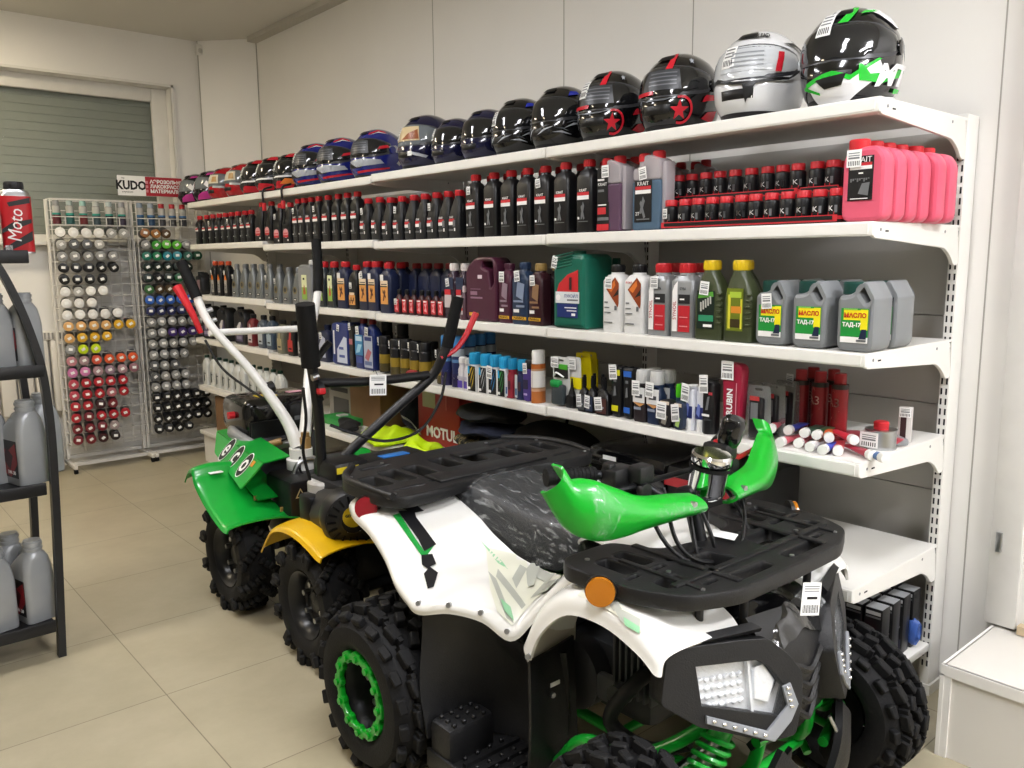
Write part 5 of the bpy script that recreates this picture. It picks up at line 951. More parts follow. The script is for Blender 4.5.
def fill(rows_, x0, x1, side):
    for r, row_ in enumerate(rows_):
        for k, c in enumerate(row_):
            pr = paint_can(c); new = not pr.get('spare'); o = pr if pr.get('spare') else dup(pr)
            if not new: del pr['spare']
            x = x0+.045+(x1-x0-.02)*k*.1605; z = 1.815-.0868*r
            o.location = (x, YR-.13+.003*random.uniform(-1, 1), z); o.rotation_euler = (0, random.uniform(-.5, .5), random.uniform(-.05, .05))
            rn = ('row '+ORD[r] if r < 20 else '')
            o['label'] = f"{CN.get(c, 'grey')} capped can in {side} rack, {ORD[r]} row down, {ORD[k]} from left"; o['group'] = 'spray cans lying in the %s rack' % side
CN = {W_: 'white', GL: 'clear grey', SI: 'silver', DG: 'dark grey', BK: 'black', PE: 'peach', YE: 'yellow', NE: 'neon yellow', OG: 'orange', PI_: 'dull pink', PK: 'pink', RD: 'red', DR: 'dark red', MR: 'maroon', TE: 'teal', GN: 'green', LG_: 'lime green', BG: 'black-green', BL: 'blue', NV: 'navy', PU: 'purple', '8a5a2c': 'brown', '96642c': 'tan', '5c4428': 'dark brown', '207a50': 'green', '20808c': 'turquoise', '1c4a34': 'dark green', '1a5a34': 'dark green', '3a7a5c': 'sea green', '3a6a3a': 'moss green', '4a3a24': 'dark brown', '4a3a20': 'dark brown', '8a7a54': 'khaki', 'c8503a': 'red-orange', 'b84858': 'rose red'}
fill(LEFT, *RKL, 'left'); fill(RIGHT, *RKR, 'right')
# upright cans in the top baskets
for side, (x0, x1), caps in (('left', RKL, ['8a8c8c', '9aa8a6', '8ab0a8', 'b0b4b0', 'a8b4b4', '9a9ca0']), ('right', RKR, ['8a98a8', '9aa4b0', 'a8242c', 'a8242c', 'a8242c'])):
    for k, c in enumerate(caps):
        bd = ('5a2428', '2c5a58', '6a2a2c', '3a4a50', '2a2c30', '3a3244')[k] if side == 'left' else ('24486a', '2c4a6a', '3c3c40', '4a4a4a', '44444a')[k]
        o = can('spray_can', f'upright can, {nth(k, len(caps))} in top basket of {side} rack', .028, .175, P('b5b3ad', .25), P(c, .3), .035, bands=((.02, .5, P(bd, .4)), (.5, .6, P('2a9080' if side == 'left' else '3a6a9a', .4))), capr=.022)
        o.location = (x0+(x1-x0)*(k+.55)/6.2, YR-.045, 1.875); o['group'] = 'upright cans in the top baskets'
# header sign
xa, xb = U(118, 190, 1, YR-.02)[0], U(182, 190, 1, YR-.02)[0]; zt, zb = U(118, 175, 1, YR-.02)[2], U(118, 195, 1, YR-.02)[2]
t = thing('header_sign', 'white and red paint sign standing on top of the racks', 'sign', ((xa+xb)/2, YR-.02, zb)); l = xb-xa; hs = zt-zb
m = MB(); m.box((0, 0, hs/2), (l, .008, hs), PAPER); part(m, 'board', t)
m = MB(); m.box((l*.21, -.0046, hs/2), (l*.58, .0012, hs*.98), P('a82430', .5)); part(m, 'red_panel', t)
m = MB(); m.text('KUDO', .092, INK, at(-l*.30, -.0048, hs*.5) @ FRONT, bold=.004, sx=.84); m.text('™', .03, GREY, at(-l*.42, -.0048, hs*.82) @ FRONT); m.text('аэрозоли', .018, INK, at(-l*.36, -.0048, hs*.18) @ FRONT)
for k, s in enumerate(('АЭРОЗОЛЬНЫЕ', 'ЛАКОКРАСОЧНЫЕ', 'МАТЕРИАЛЫ')): m.text(s, .037, PAPER, at(-l*.01, -.0058, hs*(.74-.24*k)) @ FRONT, bold=.0016, align='LEFT')
for k in range(3): m.box((-l*.06, -.0056, hs*(.26+.22*k)), (.02, .001, .022), P('d88a90'))
part(m, 'lettering', t)
# ------------------------------------------------------------------ black display stand in the left foreground
YS = 3.64; st_ = thing('display_stand', 'black curved metal display stand at left edge of the aisle', 'stand', (.34, YS, 0)); SB = mat('stand_black', '141416', .4)
def sx(px, py, y=YS): p = U(px, py, 1, y); return (p[0]-.34, p[1]-YS, p[2])
leg = [sx(*p) for p in ((-18, 245), (0, 270), (17, 302), (31, 336), (42, 372), (50, 425), (54, 480), (58, 560), (62, 657))]; leg[-1] = (leg[-1][0], 0, 0)
for dy in (0, .42):
    m = MB(); P_ = crom(leg, 5); m.loft([[(p.x-.014, dy-.02, p.z), (p.x+.014, dy-.02, p.z), (p.x+.014, dy+.02, p.z), (p.x-.014, dy+.02, p.z)] for p in P_], SB); part(m, 'upright', st_)
LEV = [(1.632, 30), (1.192, 47), (.722, 50), (.15, 57)]
for z, px in LEV:
    xr = U(px, 400, 1, YS)[0]-.34; py = 0
    if z > 1.6: xr = U(28, 254, 1, YS)[0]-.34
    xr = {1.632: .357, 1.192: .372, .722: .343, .15: .330}[z]
    m = MB(); m.box(((xr-.62)/2, .21, z-.008), (xr+.62, .46, .016), SB); m.box(((xr-.62)/2, -.015, z-.012), (xr+.62, .014, .05), SB, bev=.004); m.box(((xr-.62)/2, .44, z-.012), (xr+.62, .014, .05), SB, bev=.004); part(m, 'shelf', st_)
for dy in (0, .42): m = MB(); m.box((-.6, dy, .85), (.03, .03, 1.7), SB); part(m, 'rear_post', st_)
# red cans on the stand
MOTO = P('b8252c', .3)
pr = thing('oil_tin', 'x', 'oil can'); m = MB(); rg = [sec(.088, .07, .02, 0), sec(.09, .072, .022, .004), sec(.09, .072, .022, .215), sec(.076, .06, .022, .232), sec(.05, .05, .024, .24)]; m.loft(rg[:3], MOTO); part(m, 'body', pr); m = MB(); m.loft([sec(.09, .072, .022, .2152), sec(.08, .064, .022, .232), sec(.056, .05, .024, .242)], STEEL); m.loft([sec(.0908, .0728, .022, 0), sec(.0908, .0728, .022, .006)], STEEL); part(m, 'metal_shoulder', pr)
c = cap_mb(.028, .028, BLACK).build('cap', pr); c.location = (0, 0, .242)
m = MB(); y = -.0366
for pts in ([(-.045, .02), (-.045, .0), (.04, .05), (.04, .085)], [(-.045, .09), (-.045, .075), (.0, .1), (-.01, .12)], [(-.02, .175), (.04, .19), (.04, .21), (-.025, .19)], [(.01, .1), (.04, .115), (.04, .13), (.0, .12)]): m.plate(pts, .001, BLACK, at(0, y, 0) @ FRONT)
m.text('Moto', .056, WH, at(-.005, y-.001, .105) @ FRONT @ at(0, 0, 0, rz=pi/2-.1), shear=.2); m.box((-.03, y, .02), (.02, .001, .02), WH); part(m, 'print', pr)
pr['label'] = 'red oil tin with sideways lettering on stand top shelf, right one'; pr['group'] = 'red oil tins on the stand'
pr.location = (U(20, 250, 1, YS+.05)[0]-.0, YS+.06, 1.633); pr.scale = (1.18, 1.1, 1.0); pr.rotation_euler.z = -.12
o = dup(pr); o.location.x -= .125; o['label'] = 'red oil tin cut by the photo edge on stand top shelf'
# grey oil canisters with open necks
SG = mat('canister_silver', '9fa2a4', .32, metal=.2)
pr = thing('oil_canister', 'x', 'canister'); m = MB()
rg = [sec(.15, .115, .02, 0), sec(.154, .118, .022, .008), sec(.154, .118, .022, .19), sec(.14, .112, .024, .225, .004), sec(.10, .10, .03, .262, .022), sec(.078, .076, .034, .285, .03), sec(.07, .07, .034, .29, .03)]
m.loft(rg, SG); part(m, 'body', pr)
m = MB(); m.lathe([(.034, 0), (.034, .012), (.037, .013), (.037, .02), (.034, .021), (.034, .03), (.037, .031), (.037, .042), (.033, .043), (.033, .05), (.001, .05)], SG, at(.03, 0, .286), n=20); part(m, 'screw_cap', pr)
m = MB(); m.tube([(-.0, 0, .275), (-.06, 0, .26), (-.082, 0, .2), (-.078, 0, .12)], .016, SG, n=8); part(m, 'handle', pr)
m = MB(); m.box((-.0, -.0598, .105), (.12, .001, .15), BLK); m.plate([(-.06, .05), (.0, .03), (.06, .09), (.05, .17), (-.02, .13), (-.06, .16)], .001, P('8c1e26'), at(0, -.0606, 0) @ FRONT); m.plate([(-.05, .1), (.0, .06), (.03, .12), (-.02, .15)], .001, P('3a0c10'), at(0, -.0612, 0) @ FRONT); m.text('5W-30', .022, WH, at(.01, -.0612, .05) @ FRONT); part(m, 'label', pr)
pr.location = (U(27, 600, 1, YS+.09)[0], YS+.09, .151)
def put(px, lev, dy, lab, first=False, s=1, ang=-pi/2+.25):
    o = pr if first else dup(pr); o.location = (U(px, {1.192: 355, .722: 470, .15: 600}[lev], 1, YS+dy)[0], YS+dy, lev+.001); o.rotation_euler.z = ang; o.scale = (s,)*3; o['label'] = lab; o['group'] = 'silver oil canisters on the black stand'
put(34, .15, .11, 'silver oil canister on bottom stand shelf, nearest the leg', True); put(12, .15, .27, 'silver oil canister behind the front one on bottom stand shelf'); put(-6, .15, .1, 'silver oil canister at photo edge on bottom stand shelf')
put(27, .722, .11, 'silver oil canister on middle stand shelf with red label edge'); put(44, .722, .27, 'silver canister half hidden at back right of middle stand shelf'); put(-10, .722, .2, 'silver oil canister at photo edge on middle stand shelf')
put(25, 1.192, .10, 'silver canister on upper stand shelf, right one', s=.86); put(-4, 1.192, .10, 'silver canister on upper stand shelf, cut by photo edge', s=.86)
# ------------------------------------------------------------------ quad bike (faces the camera end of the room; right side towards the camera)
from mathutils.bvhtree import BVHTree
QX, QY = 1.85, 1.65
quad = thing('quad_bike', 'white and green quad bike with black racks in the foreground', 'quad bike', (QX, QY, 0))
def q_(s, y, z): return (-s, y-QY, z)                 # s: metres to the rider's right of the centre line
def both(f):
    for sg in (1, -1): f(sg)
def qs(sg, s, y, z):
    if sg < 0 and s > .43 and y > 1.5: s = .43+(s-.43)*.35
    return (-s*sg, y-QY, z)
def Uq(px, py, ax, val): p = U(px, py, ax, val); return (p[0]-QX, p[1]-QY, p[2])
def ray_plane(px, py, p0, n):
    w = RM @ np.array([px-CX, py-CY, F_]); c = np.array([0, 0, CAMH]); n = np.array(n); p0 = np.array(p0)
    t = (n@(p0-c))/(n@w); return c+w*t
QW = mat('quad_white', 'eeede8', .22, coat=.4, var=.02); QB = mat('quad_black', '161617', .45, bump=.25, bs=260); QG = mat('quad_green', '10a227', .28, coat=.3); QGF = mat('frame_green', '16a832', .3, coat=.3)
FILM = mat('plastic_film', 'e8ecee', .1, trans=0, alpha=.10, bump=.6, bs=14, spec=.9)
nt = FILM.node_tree; _n = nt.nodes.new('ShaderNodeTexNoise'); _n.inputs['Scale'].default_value = 9; _n.inputs['Distortion'].default_value = 2.5; _n.inputs['Detail'].default_value = 4; _mp = nt.nodes.new('ShaderNodeMapping'); _mp.inputs['Scale'].default_value = (6, .8, 2.2); _r = nt.nodes.new('ShaderNodeValToRGB'); _r.color_ramp.elements[0].position = .54; _r.color_ramp.elements[0].color = (.03,)*3+(1,); _r.color_ramp.elements[1].position = .74; _r.color_ramp.elements[1].color = (.34,)*3+(1,)
_tc = nt.nodes.new('ShaderNodeTexCoord'); nt.links.new(_tc.outputs['Object'], _mp.inputs['Vector']); nt.links.new(_mp.outputs['Vector'], _n.inputs['Vector']); nt.links.new(_n.outputs['Fac'], _r.inputs['Fac']); nt.links.new(_r.outputs['Color'], nt.nodes['Principled BSDF'].inputs['Alpha'])
RUBT = mat('tyre_rubber', '111112', .7, bump=.35, bs=160, spec=.35)
def part_(mb, name, par=None, ang=38): return mb.build(name, par or quad, ang)
# --- wheels
def wheel(name, x, y, R, W, sg, rimr, nk, par=quad, ring=QG, tread='block', label=None):
    """axis along x, outer face towards -x when sg=1"""
    M = at(x, y-QY if par is quad else y, R-.004) @ Matrix.Diagonal((sg, 1, 1, 1))
    AX = Matrix.Rotation(pi/2, 4, 'Y'); h = W/2; rb = R-.018
    pr = [(rimr, -h*.80), (rimr+.012, -h*.93), (rimr+(rb-rimr)*.35, -h*1.02), (rimr+(rb-rimr)*.7, -h*.98), (rb-.02, -h*.86), (rb-.004, -h*.66), (rb, 0)]
    pr = pr+[(r, -z) for r, z in reversed(pr[:-1])]
    m = MB(); m.lathe(pr, RUBT, AX, n=48, caps=False)
    m.lathe([(rimr, -h*.80), (rimr-.006, 0), (rimr, h*.80)], RUBT, AX, n=32, caps=False)
    for k in range(nk):
        for row_, (xx, w2, off, hh) in enumerate(((-.86, .20, 0, .016), (-.52, .26, .5, .02), (-.12, .22, 0, .02), (.12, .22, .5, .02), (.52, .26, 0, .02), (.86, .20, .5, .016))) if tread == 'block' else ():
            a = 2*pi*(k+off)/nk; rr = rb-(.014 if abs(xx) > .8 else -.002); l = 2*pi*R/nk*(.62 if row_ in (1, 4) else .5)
            Mk = Matrix.Rotation(a, 4, 'X') @ at(xx*h, 0, rr+hh*.45) @ Matrix.Rotation(.45*(1 if xx > 0 else -1)*(abs(xx) > .8), 4, 'Y') @ Matrix.Rotation((.35 if row_ in (2, 3) else -.12)*(1 if xx > 0 else -1), 4, 'Z')
            m.box((0, 0, 0), (w2*h*1.05, l, hh+.012), RUBT, Mk, bev=.004, seg=1)
            if row_ in (1, 4): m.box((0, 0, 0), (w2*h*.45, l*1.5, hh+.008), RUBT, Mk)
    if tread == 'lug':
        for k in range(nk):
            for s in (-1, 1):
                a = 2*pi*(k+(.5 if s > 0 else 0))/nk
                for q in range(5):
                    xx = s*(h*.04+h*.235*q); a2 = a+s*0+.06*q*1.25; rr = rb+.004-(.012 if q == 4 else 0)
                    m.box((0, 0, 0), (h*.30, .034, .042), RUBT, Matrix.Rotation(a2, 4, 'X') @ at(xx, 0, rr) @ Matrix.Rotation(-s*.75, 4, 'Z'), bev=.006, seg=1)
                a2 = a+.06*5*1.25; m.box((0, 0, 0), (.026, .034, .06), RUBT, Matrix.Rotation(a2, 4, 'X') @ at(s*h*.98, 0, rb-.018), bev=.006, seg=1)
    w = m.build('wheel', par); w.matrix_local = M
    m = MB(); rim = DARKST if ring is not None else P('17181a', .3)
    m.lathe([(rimr*.98, -h*.84), (rimr*.93, -h*.80), (rimr*.80, -h*.55), (rimr*.74, -h*.15), (rimr*.70, -h*.1), (rimr*.36, -h*.12), (rimr*.30, -h*.3), (rimr*.22, -h*.34), (.001, -h*.34)], rim, AX, n=32, caps=False)
    m.lathe([(rimr*.98, h*.84), (rimr*.7, h*.5), (rimr*.3, h*.4), (.001, h*.4)], rim, AX, n=24, caps=False)
    m.build('rim', w)
    if ring is not None:
        m = MB(); n = 12; o = []
        for k in range(96):
            a = 2*pi*k/96; r = rimr*(1.0+.045*(1 if cos(a*n) > -.2 else -.6)); o.append((r*cos(a), r*sin(a)))
        inn = []
        for k in range(96):
            a = 2*pi*k/96; r = rimr*(.76 if cos(a*n) > .1 else .82); inn.append((r*cos(a), r*sin(a)))
        m.plate(o, .02, ring, at(-h*.90, 0, 0) @ Matrix.Rotation(-pi/2, 4, 'Y'), [inn], .004)
        for k in range(n):
            a = 2*pi*k/n; p = Vector((0, rimr*.9*cos(a), rimr*.9*sin(a))); m.cyl((-h*.90-.018, p.y, p.z), (-h*.9, p.y, p.z), .011, ring, n=8)
        m.build('beadlock_ring', w)
    for k in range(4 if ring is not None else 6):
        a = 2*pi*k/(4 if ring is not None else 6)+.3; m = MB(); rr = rimr*(.42 if ring is not None else .52); m.cyl((-h*.44, rr*cos(a), rr*sin(a)), (-h*.06, rr*cos(a), rr*sin(a)), .012, STEEL, n=6); m.build('lug_nut', w)
    return w
for sg in (1, -1):
    wheel('wheel', -.53 if sg > 0 else .425, 2.13, .266, .26, sg, .134, 19)
    w = wheel('wheel', -sg*.50, 1.16, .234, .20, sg, .118, 18)
# --- frame, axle, suspension
m = MB()
for sg in (1, -1):
    m.tube([qs(sg, .14, 2.3, .42), qs(sg, .15, 1.95, .25), qs(sg, .15, 1.5, .22), qs(sg, .14, 1.14, .26), qs(sg, .12, 1.06, .38), qs(sg, .11, 1.10, .56)], .017, QGF)
    m.tube([qs(sg, .13, 1.12, .62), qs(sg, .14, 1.3, .72), qs(sg, .13, 1.7, .62), qs(sg, .14, 2.25, .58)], .015, QGF)
for y, z in ((1.05, .40), (1.5, .22), (1.95, .25), (1.1, .26)): m.tube([q_(.15, y, z), q_(-.15, y, z)], .014, QGF, smooth=False)
part_(m, 'frame')
for sg in (1, -1):
    m = MB(); m.tube([qs(sg, .13, 1.02, .30), qs(sg, .42, 1.12, .26)], .014, QGF, smooth=False); m.tube([qs(sg, .14, 1.30, .29), qs(sg, .42, 1.2, .26)], .014, QGF, smooth=False); m.tube([qs(sg, .24, 1.05, .285), qs(sg, .28, 1.24, .275)], .012, QGF, smooth=False); part_(m, 'suspension_arm')
    m = MB(); a, b_ = Vector(qs(sg, .32, 1.12, .29)), Vector(qs(sg, .20, 1.10, .47)); m.tube([a, b_], .014, STEEL, smooth=False); d = b_-a; L_ = d.length; u = d.normalized(); e1 = u.orthogonal().normalized(); e2 = u.cross(e1)
    m.cyl(a+u*.02, a+u*.05, .03, QGF); m.cyl(a+u*(L_-.06), b_, .03, QGF)
    sp = [a+u*(.05+(L_-.10)*k/70)+(e1*cos(k*.45)+e2*sin(k*.45))*.038 for k in range(71)]; m.tube(sp, .0075, QGF, n=6, smooth=False); part_(m, 'shock_absorber')
    m = MB(); m.tube([qs(sg, .10, 1.2, .33), qs(sg, .42, 1.19, .30)], .009, STEEL, smooth=False); part_(m, 'tie_rod')
    # running-board tube and green side hoop seen under the fender
    m = MB(); m.tube([qs(sg, .36, 1.54, .20), qs(sg, .38, 1.42, .33), qs(sg, .34, 1.28, .335), qs(sg, .26, 1.16, .42), qs(sg, .22, 1.12, .50)], .018, QGF); m.tube([qs(sg, .33, 1.32, .33), qs(sg, .2, 1.1, .2)], .012, QGF, smooth=False); part_(m, 'side_hoop')
m = MB(); m.cyl(q_(.45, 2.13, .262), q_(-.45, 2.13, .262), .024, DARKST); m.cyl(q_(.06, 2.13, .262), q_(.02, 2.13, .262), .11, DARKST, n=24); part_(m, 'rear_axle')
# --- engine
m = MB(); ENG = P('3c3d40', .45); m.box(q_(0, 1.58, .36), (.26, .36, .22), ENG, bev=.04); m.lathe([(.11, 0), (.11, .06), (.09, .075), (.001, .075)], ENG, at(*q_(.13, 1.66, .36)) @ Matrix.Rotation(-pi/2, 4, 'Y'), n=24)
for k in range(7): m.box(q_(.06, 1.34+.022*k, .54), (.30, .009, .30), P('55575a', .4), at(0, 0, 0), bev=.002, seg=1)
m.box(q_(0, 1.40, .50), (.13, .12, .24), ENG); part_(m, 'engine')
m = MB(); m.tube([q_(.10, 1.34, .52), q_(.27, 1.36, .46), q_(.30, 1.40, .36), q_(.26, 1.30, .31), q_(.22, 1.2, .36)], .021, P('1b1b1d', .5)); part_(m, 'exhaust_pipe')
m = MB(); m.box(q_(.20, 1.50, .38), (.03, .07, .08), P('6a6c6e', .35), bev=.01); m.cyl(q_(.21, 1.43, .40), q_(.25, 1.43, .40), .03, STEEL); part_(m, 'carburettor')
m = MB(); m.box(q_(0, 1.95, .52), (.34, .5, .10), QB, bev=.02); m.box(q_(0, 1.4, .64), (.3, .35, .1), QB, bev=.02); m.box(q_(0, 2.32, .60), (.5, .1, .2), QB, bev=.02); part_(m, 'inner_fairing')
# --- bodywork
ST = [(2.46, (.17, .80), (.36, .79), (.46, .765)), (2.37, (.17, .79), (.37, .785), (.495, .762)), (2.24, (.17, .77), (.37, .765), (.515, .745)), (2.12, (.18, .735), (.37, .725), (.535, .70)), (2.03, (.19, .70), (.37, .68), (.555, .645)), (1.95, (.195, .675), (.37, .655), (.57, .625)), (1.89, (.20, .66), (.36, .65), (.57, .612)), (1.80, (.20, .65), (.33, .645), (.53, .633)), (1.72, (.20, .65), (.31, .635), (.475, .617)), (1.655, (.20, .67), (.295, .64), (.43, .57)), (1.615, (.195, .71), (.28, .67), (.385, .62)), (1.56, (.18, .755), (.27, .725), (.345, .70)), (1.50, (.17, .785), (.25, .765), (.33, .745)), (1.40, (.16, .77), (.24, .762), (.32, .752)), (1.28, (.13, .745), (.22, .74), (.31, .735)), (1.18, (.11, .72), (.2, .715), (.29, .71))]
BODY = []
for sg in (1, -1):
    m = MB(); rows_ = []
    for y, a, b_, c in ST:
        e = (c[0]+.004, c[1]-.025)
        rows_.append([qs(sg, a[0], y, a[1]), qs(sg, (a[0]+b_[0])/2, y, (a[1]+b_[1])/2+.004), qs(sg, b_[0], y, b_[1]), qs(sg, (b_[0]+c[0])/2, y, (b_[1]+c[1])/2+.012), qs(sg, c[0], y, c[1]), qs(sg, e[0], y, e[1])])
    m.surf(rows_, QW, 5, .008*sg); BODY.append(part_(m, 'side_panel'))
FF = [((.24, 1.60, .54), (.36, 1.60, .56), (.435, 1.585, .555), (.455, 1.55, .525)), ((.22, 1.56, .67), (.35, 1.55, .68), (.43, 1.53, .665), (.455, 1.50, .625)), ((.22, 1.47, .745), (.34, 1.45, .755), (.43, 1.43, .745), (.45, 1.41, .705)), ((.18, 1.33, .755), (.33, 1.31, .765), (.425, 1.30, .76), (.445, 1.29, .715)), ((.16, 1.22, .745), (.32, 1.20, .745), (.425, 1.19, .735), (.445, 1.185, .685)), ((.17, 1.13, .715), (.31, 1.135, .71), (.42, 1.14, .70), (.44, 1.14, .65)), ((.19, 1.085, .70), (.30, 1.105, .695), (.41, 1.13, .685), (.43, 1.13, .645))]
for sg in (1, -1):
    m = MB(); m.surf([[qs(sg, *p) for p in r] for r in FF], QW, 6, .008*sg); BODY.append(part_(m, 'front_fender'))
    m = MB(); m.surf([[qs(sg, .23, 1.605, .63), qs(sg, .34, 1.60, .64), qs(sg, .43, 1.57, .60)], [qs(sg, .23, 1.61, .50), qs(sg, .34, 1.605, .50), qs(sg, .43, 1.575, .48)]], P('cfc9bb', .4), 4, .006); part_(m, 'fender_liner')
m = MB(); m.surf([[(-x*w, y-QY, z-.03*abs(x)) for x in (-1, -.5, 0, .5, 1)] for y, z, w in ((1.70, .76, .12), (1.65, .80, .16), (1.58, .825, .185), (1.50, .81, .18), (1.40, .77, .17), (1.28, .745, .14), (1.18, .72, .12))], QW, 5, .008); part_(m, 'tank_cover')
m = MB(); m.lathe([(.04, 0), (.042, .02), (.035, .03), (.001, .03)], QB, at(*q_(.02, 1.55, .815))); part_(m, 'fuel_cap')
# black rear valance under the rack
m = MB(); m.surf([[(x, y-QY, z-.08*abs(x)) for x in (-.18, -.09, 0, .09, .18)] for y, z in ((2.48, .78), (2.42, .83), (2.3, .83), (2.2, .80))], QB, 4, .008); part_(m, 'rear_valance')
# --- seat with film
SE = [(2.37, .13, .79, .72), (2.345, .17, .822, .70), (2.27, .185, .838, .69), (2.15, .187, .838, .675), (2.02, .184, .828, .66), (1.9, .18, .815, .65), (1.8, .172, .812, .645), (1.73, .158, .815, .66), (1.675, .125, .825, .70), (1.655, .08, .825, .74)]
def seat_rings(g=0):
    R_ = []
    for y, w, t, b_ in SE:
        w += g; t += g; o = []
        for k in range(20):
            a = pi*(k/19); x = w*cos(a); e = 5; z = b_+(t-b_)*(max(0, 1-abs(cos(a))**e))**(1/2.6); o.append((x*(1.0 if z < t-.02 else .97), y-QY, z))
        o += [(-w*.8, y-QY, b_-.02+g*0), (w*.8, y-QY, b_-.02)]; R_.append(o)
    cols = [crom([r[j] for r in R_], 4) for j in range(len(R_[0]))]; return [[tuple(c[i]) for c in cols] for i in range(len(cols[0]))]
SEATM = mat('seat_vinyl', '18191a', .5)
m = MB(); m.loft(seat_rings(), SEATM); part_(m, 'seat')
rnd = random.Random(5); m = MB(); m.loft([[(x+rnd.uniform(-.003, .003), y+rnd.uniform(-.003, .003), z+rnd.uniform(-.004, .005)) for x, y, z in r[:20]] for r in seat_rings(.006)], FILM, close=False, caps=False); part_(m, 'seat_film')
# --- black foot wells
for sg in (1, -1):
    m = MB()
    m.surf([[qs(sg, .565, 1.895, .598), qs(sg, .53, 1.80, .61), qs(sg, .475, 1.725, .60), qs(sg, .43, 1.66, .55), qs(sg, .36, 1.62, .50), qs(sg, .31, 1.56, .50)], [qs(sg, .575, 1.885, .52), qs(sg, .50, 1.81, .50), qs(sg, .42, 1.745, .48), qs(sg, .36, 1.68, .42), qs(sg, .33, 1.62, .40), qs(sg, .30, 1.56, .38)], [qs(sg, .60, 1.865, .37), qs(sg, .50, 1.83, .34), qs(sg, .39, 1.77, .32), qs(sg, .34, 1.69, .28), qs(sg, .32, 1.62, .26), qs(sg, .30, 1.56, .25)], [qs(sg, .60, 1.83, .235), qs(sg, .50, 1.82, .22), qs(sg, .40, 1.77, .20), qs(sg, .36, 1.69, .195), qs(sg, .34, 1.62, .19), qs(sg, .32, 1.56, .19)]], QB, 4, .008); part_(m, 'footwell_panel')
    m = MB(); m.box(qs(sg, .46, 1.69, .185), (.27, .30, .02), QB, bev=.008); m.box(qs(sg, .595, 1.69, .175), (.014, .30, .06), QB, bev=.006)
    m.box(qs(sg, .51, 1.785, .235), (.17, .10, .12), QB, bev=.02)
    for k in range(7):
        for j in range(4): m.box(qs(sg, .41+.045*j, 1.56+.028*k, .198), (.014, .012, .014), QB, bev=.003, seg=1)
    for k in range(3):
        for j in range(4): m.box(qs(sg, .46+.035*j, 1.75+.03*k, .298), (.014, .014, .012), QB, bev=.003, seg=1)
    for k in range(3): m.box(qs(sg, .47, 1.60+.05*k, .2), (.2, .014, .014), QB)
    part_(m, 'foot_board')
    m = MB(); m.surf([[qs(sg, .46, 1.545, .535), qs(sg, .38, 1.57, .52), qs(sg, .26, 1.58, .53)], [qs(sg, .47, 1.53, .35), qs(sg, .38, 1.56, .35), qs(sg, .26, 1.57, .36)], [qs(sg, .48, 1.53, .19), qs(sg, .38, 1.55, .19), qs(sg, .26, 1.56, .20)]], QB, 4, .008); part_(m, 'mud_flap')
    m = MB(); m.box(qs(sg, .36, 1.553, .43), (.035, .002, .012), PAPER); m.cyl(qs(sg, .37, 1.556, .40), qs(sg, .37, 1.548, .40), .008, STEEL, n=8); part_(m, 'flap_sticker')
    for s, y, z in ((.57, 1.90, .615), (.535, 1.80, .632), (.48, 1.725, .618), (.435, 1.665, .57), (.458, 1.552, .545)):
        m = MB(); m.cyl(qs(sg, s-.002, y, z), qs(sg, s+.012, y-.008, z+.004), .008, STEEL, n=8); part_(m, 'panel_bolt')
# --- racks (plates with windows)
def mir(o): return [(x, y) for x, y in o]+[(-x, y) for x, y in reversed(o) if abs(x) > 1e-6]
ZR = .818
fo = rpoly(mir([(.0, 1.055-QY), (.24, 1.06-QY), (.375, 1.12-QY), (.43, 1.23-QY), (.445, 1.45-QY), (.40, 1.50-QY), (.22, 1.50-QY), (.16, 1.37-QY), (.0, 1.34-QY)]), .035)
def win(cx, cy, w, h, sk=0): return rpoly([(cx-w/2, cy-h/2-QY), (cx+w/2, cy-h/2-QY), (cx+w/2+sk, cy+h/2-QY), (cx-w/2+sk, cy+h/2-QY)], .015)
hs = []
for s in (1, -1): hs += [win(s*.13, 1.225, .13, .09, s*.02), win(s*.345, 1.36, .05, .11), win(s*.265, 1.37, .045, .10, s*.01), win(s*.32, 1.205, .08, .05), win(s*.12, 1.115, .16, .035), win(s*.1, 1.30, .06, .012), win(s*.19, 1.30, .05, .012), win(s*.28, 1.285, .06, .012), win(s*.37, 1.285, .04, .012), win(s*.25, 1.14, .05, .012)]
m = MB(); m.plate(fo, .042, QB, at(0, 0, ZR-.02), hs, .008)
for s in (1, -1):
    m.box((s*.20, 1.26-QY, ZR+.003), (.022, .34, .008), QB, bev=.003); m.box((s*.31, 1.25-QY, ZR+.003), (.016, .26, .006), QB, bev=.002)
m.box((0, 1.175-QY, ZR+.003), (.7, .022, .008), QB, bev=.003)
rk = part_(m, 'front_rack'); rk.location.x = .018
for x, y in ((.37, 1.44), (-.37, 1.44), (.31, 1.12), (-.31, 1.12), (.16, 1.32), (-.16, 1.32), (.05, 1.10), (-.28, 1.245), (.24, 1.20)):
    m = MB(); m.lathe([(.007, 0), (.007, .003), (.001, .005)], STEEL, at(x, y-QY, ZR+.001), n=10); m.build('rack_bolt', rk)
for s in (1, -1):
    for x, y in ((.28, 1.15), (.15, 1.11), (.36, 1.4)): m = MB(); m.cyl((s*x, y-QY, ZR-.16), (s*x, y-QY, ZR-.04), .011, QB); m.build('rack_post', rk)
m = MB(); m.plate(rpoly([(-.035, 0), (.035, 0), (.025, .055), (-.025, .055)], .015), .02, QB, at(.32, 1.45-QY, ZR) @ FRONT, bev=.004); m.build('rack_hook', rk)
ZB = .845
ro = rpoly(mir([(.0, 2.20-QY), (.17, 2.20-QY), (.26, 2.17-QY), (.44, 2.17-QY), (.485, 2.24-QY), (.485, 2.48-QY), (.40, 2.63-QY), (.22, 2.66-QY), (.0, 2.66-QY)]), .04)
hs = []
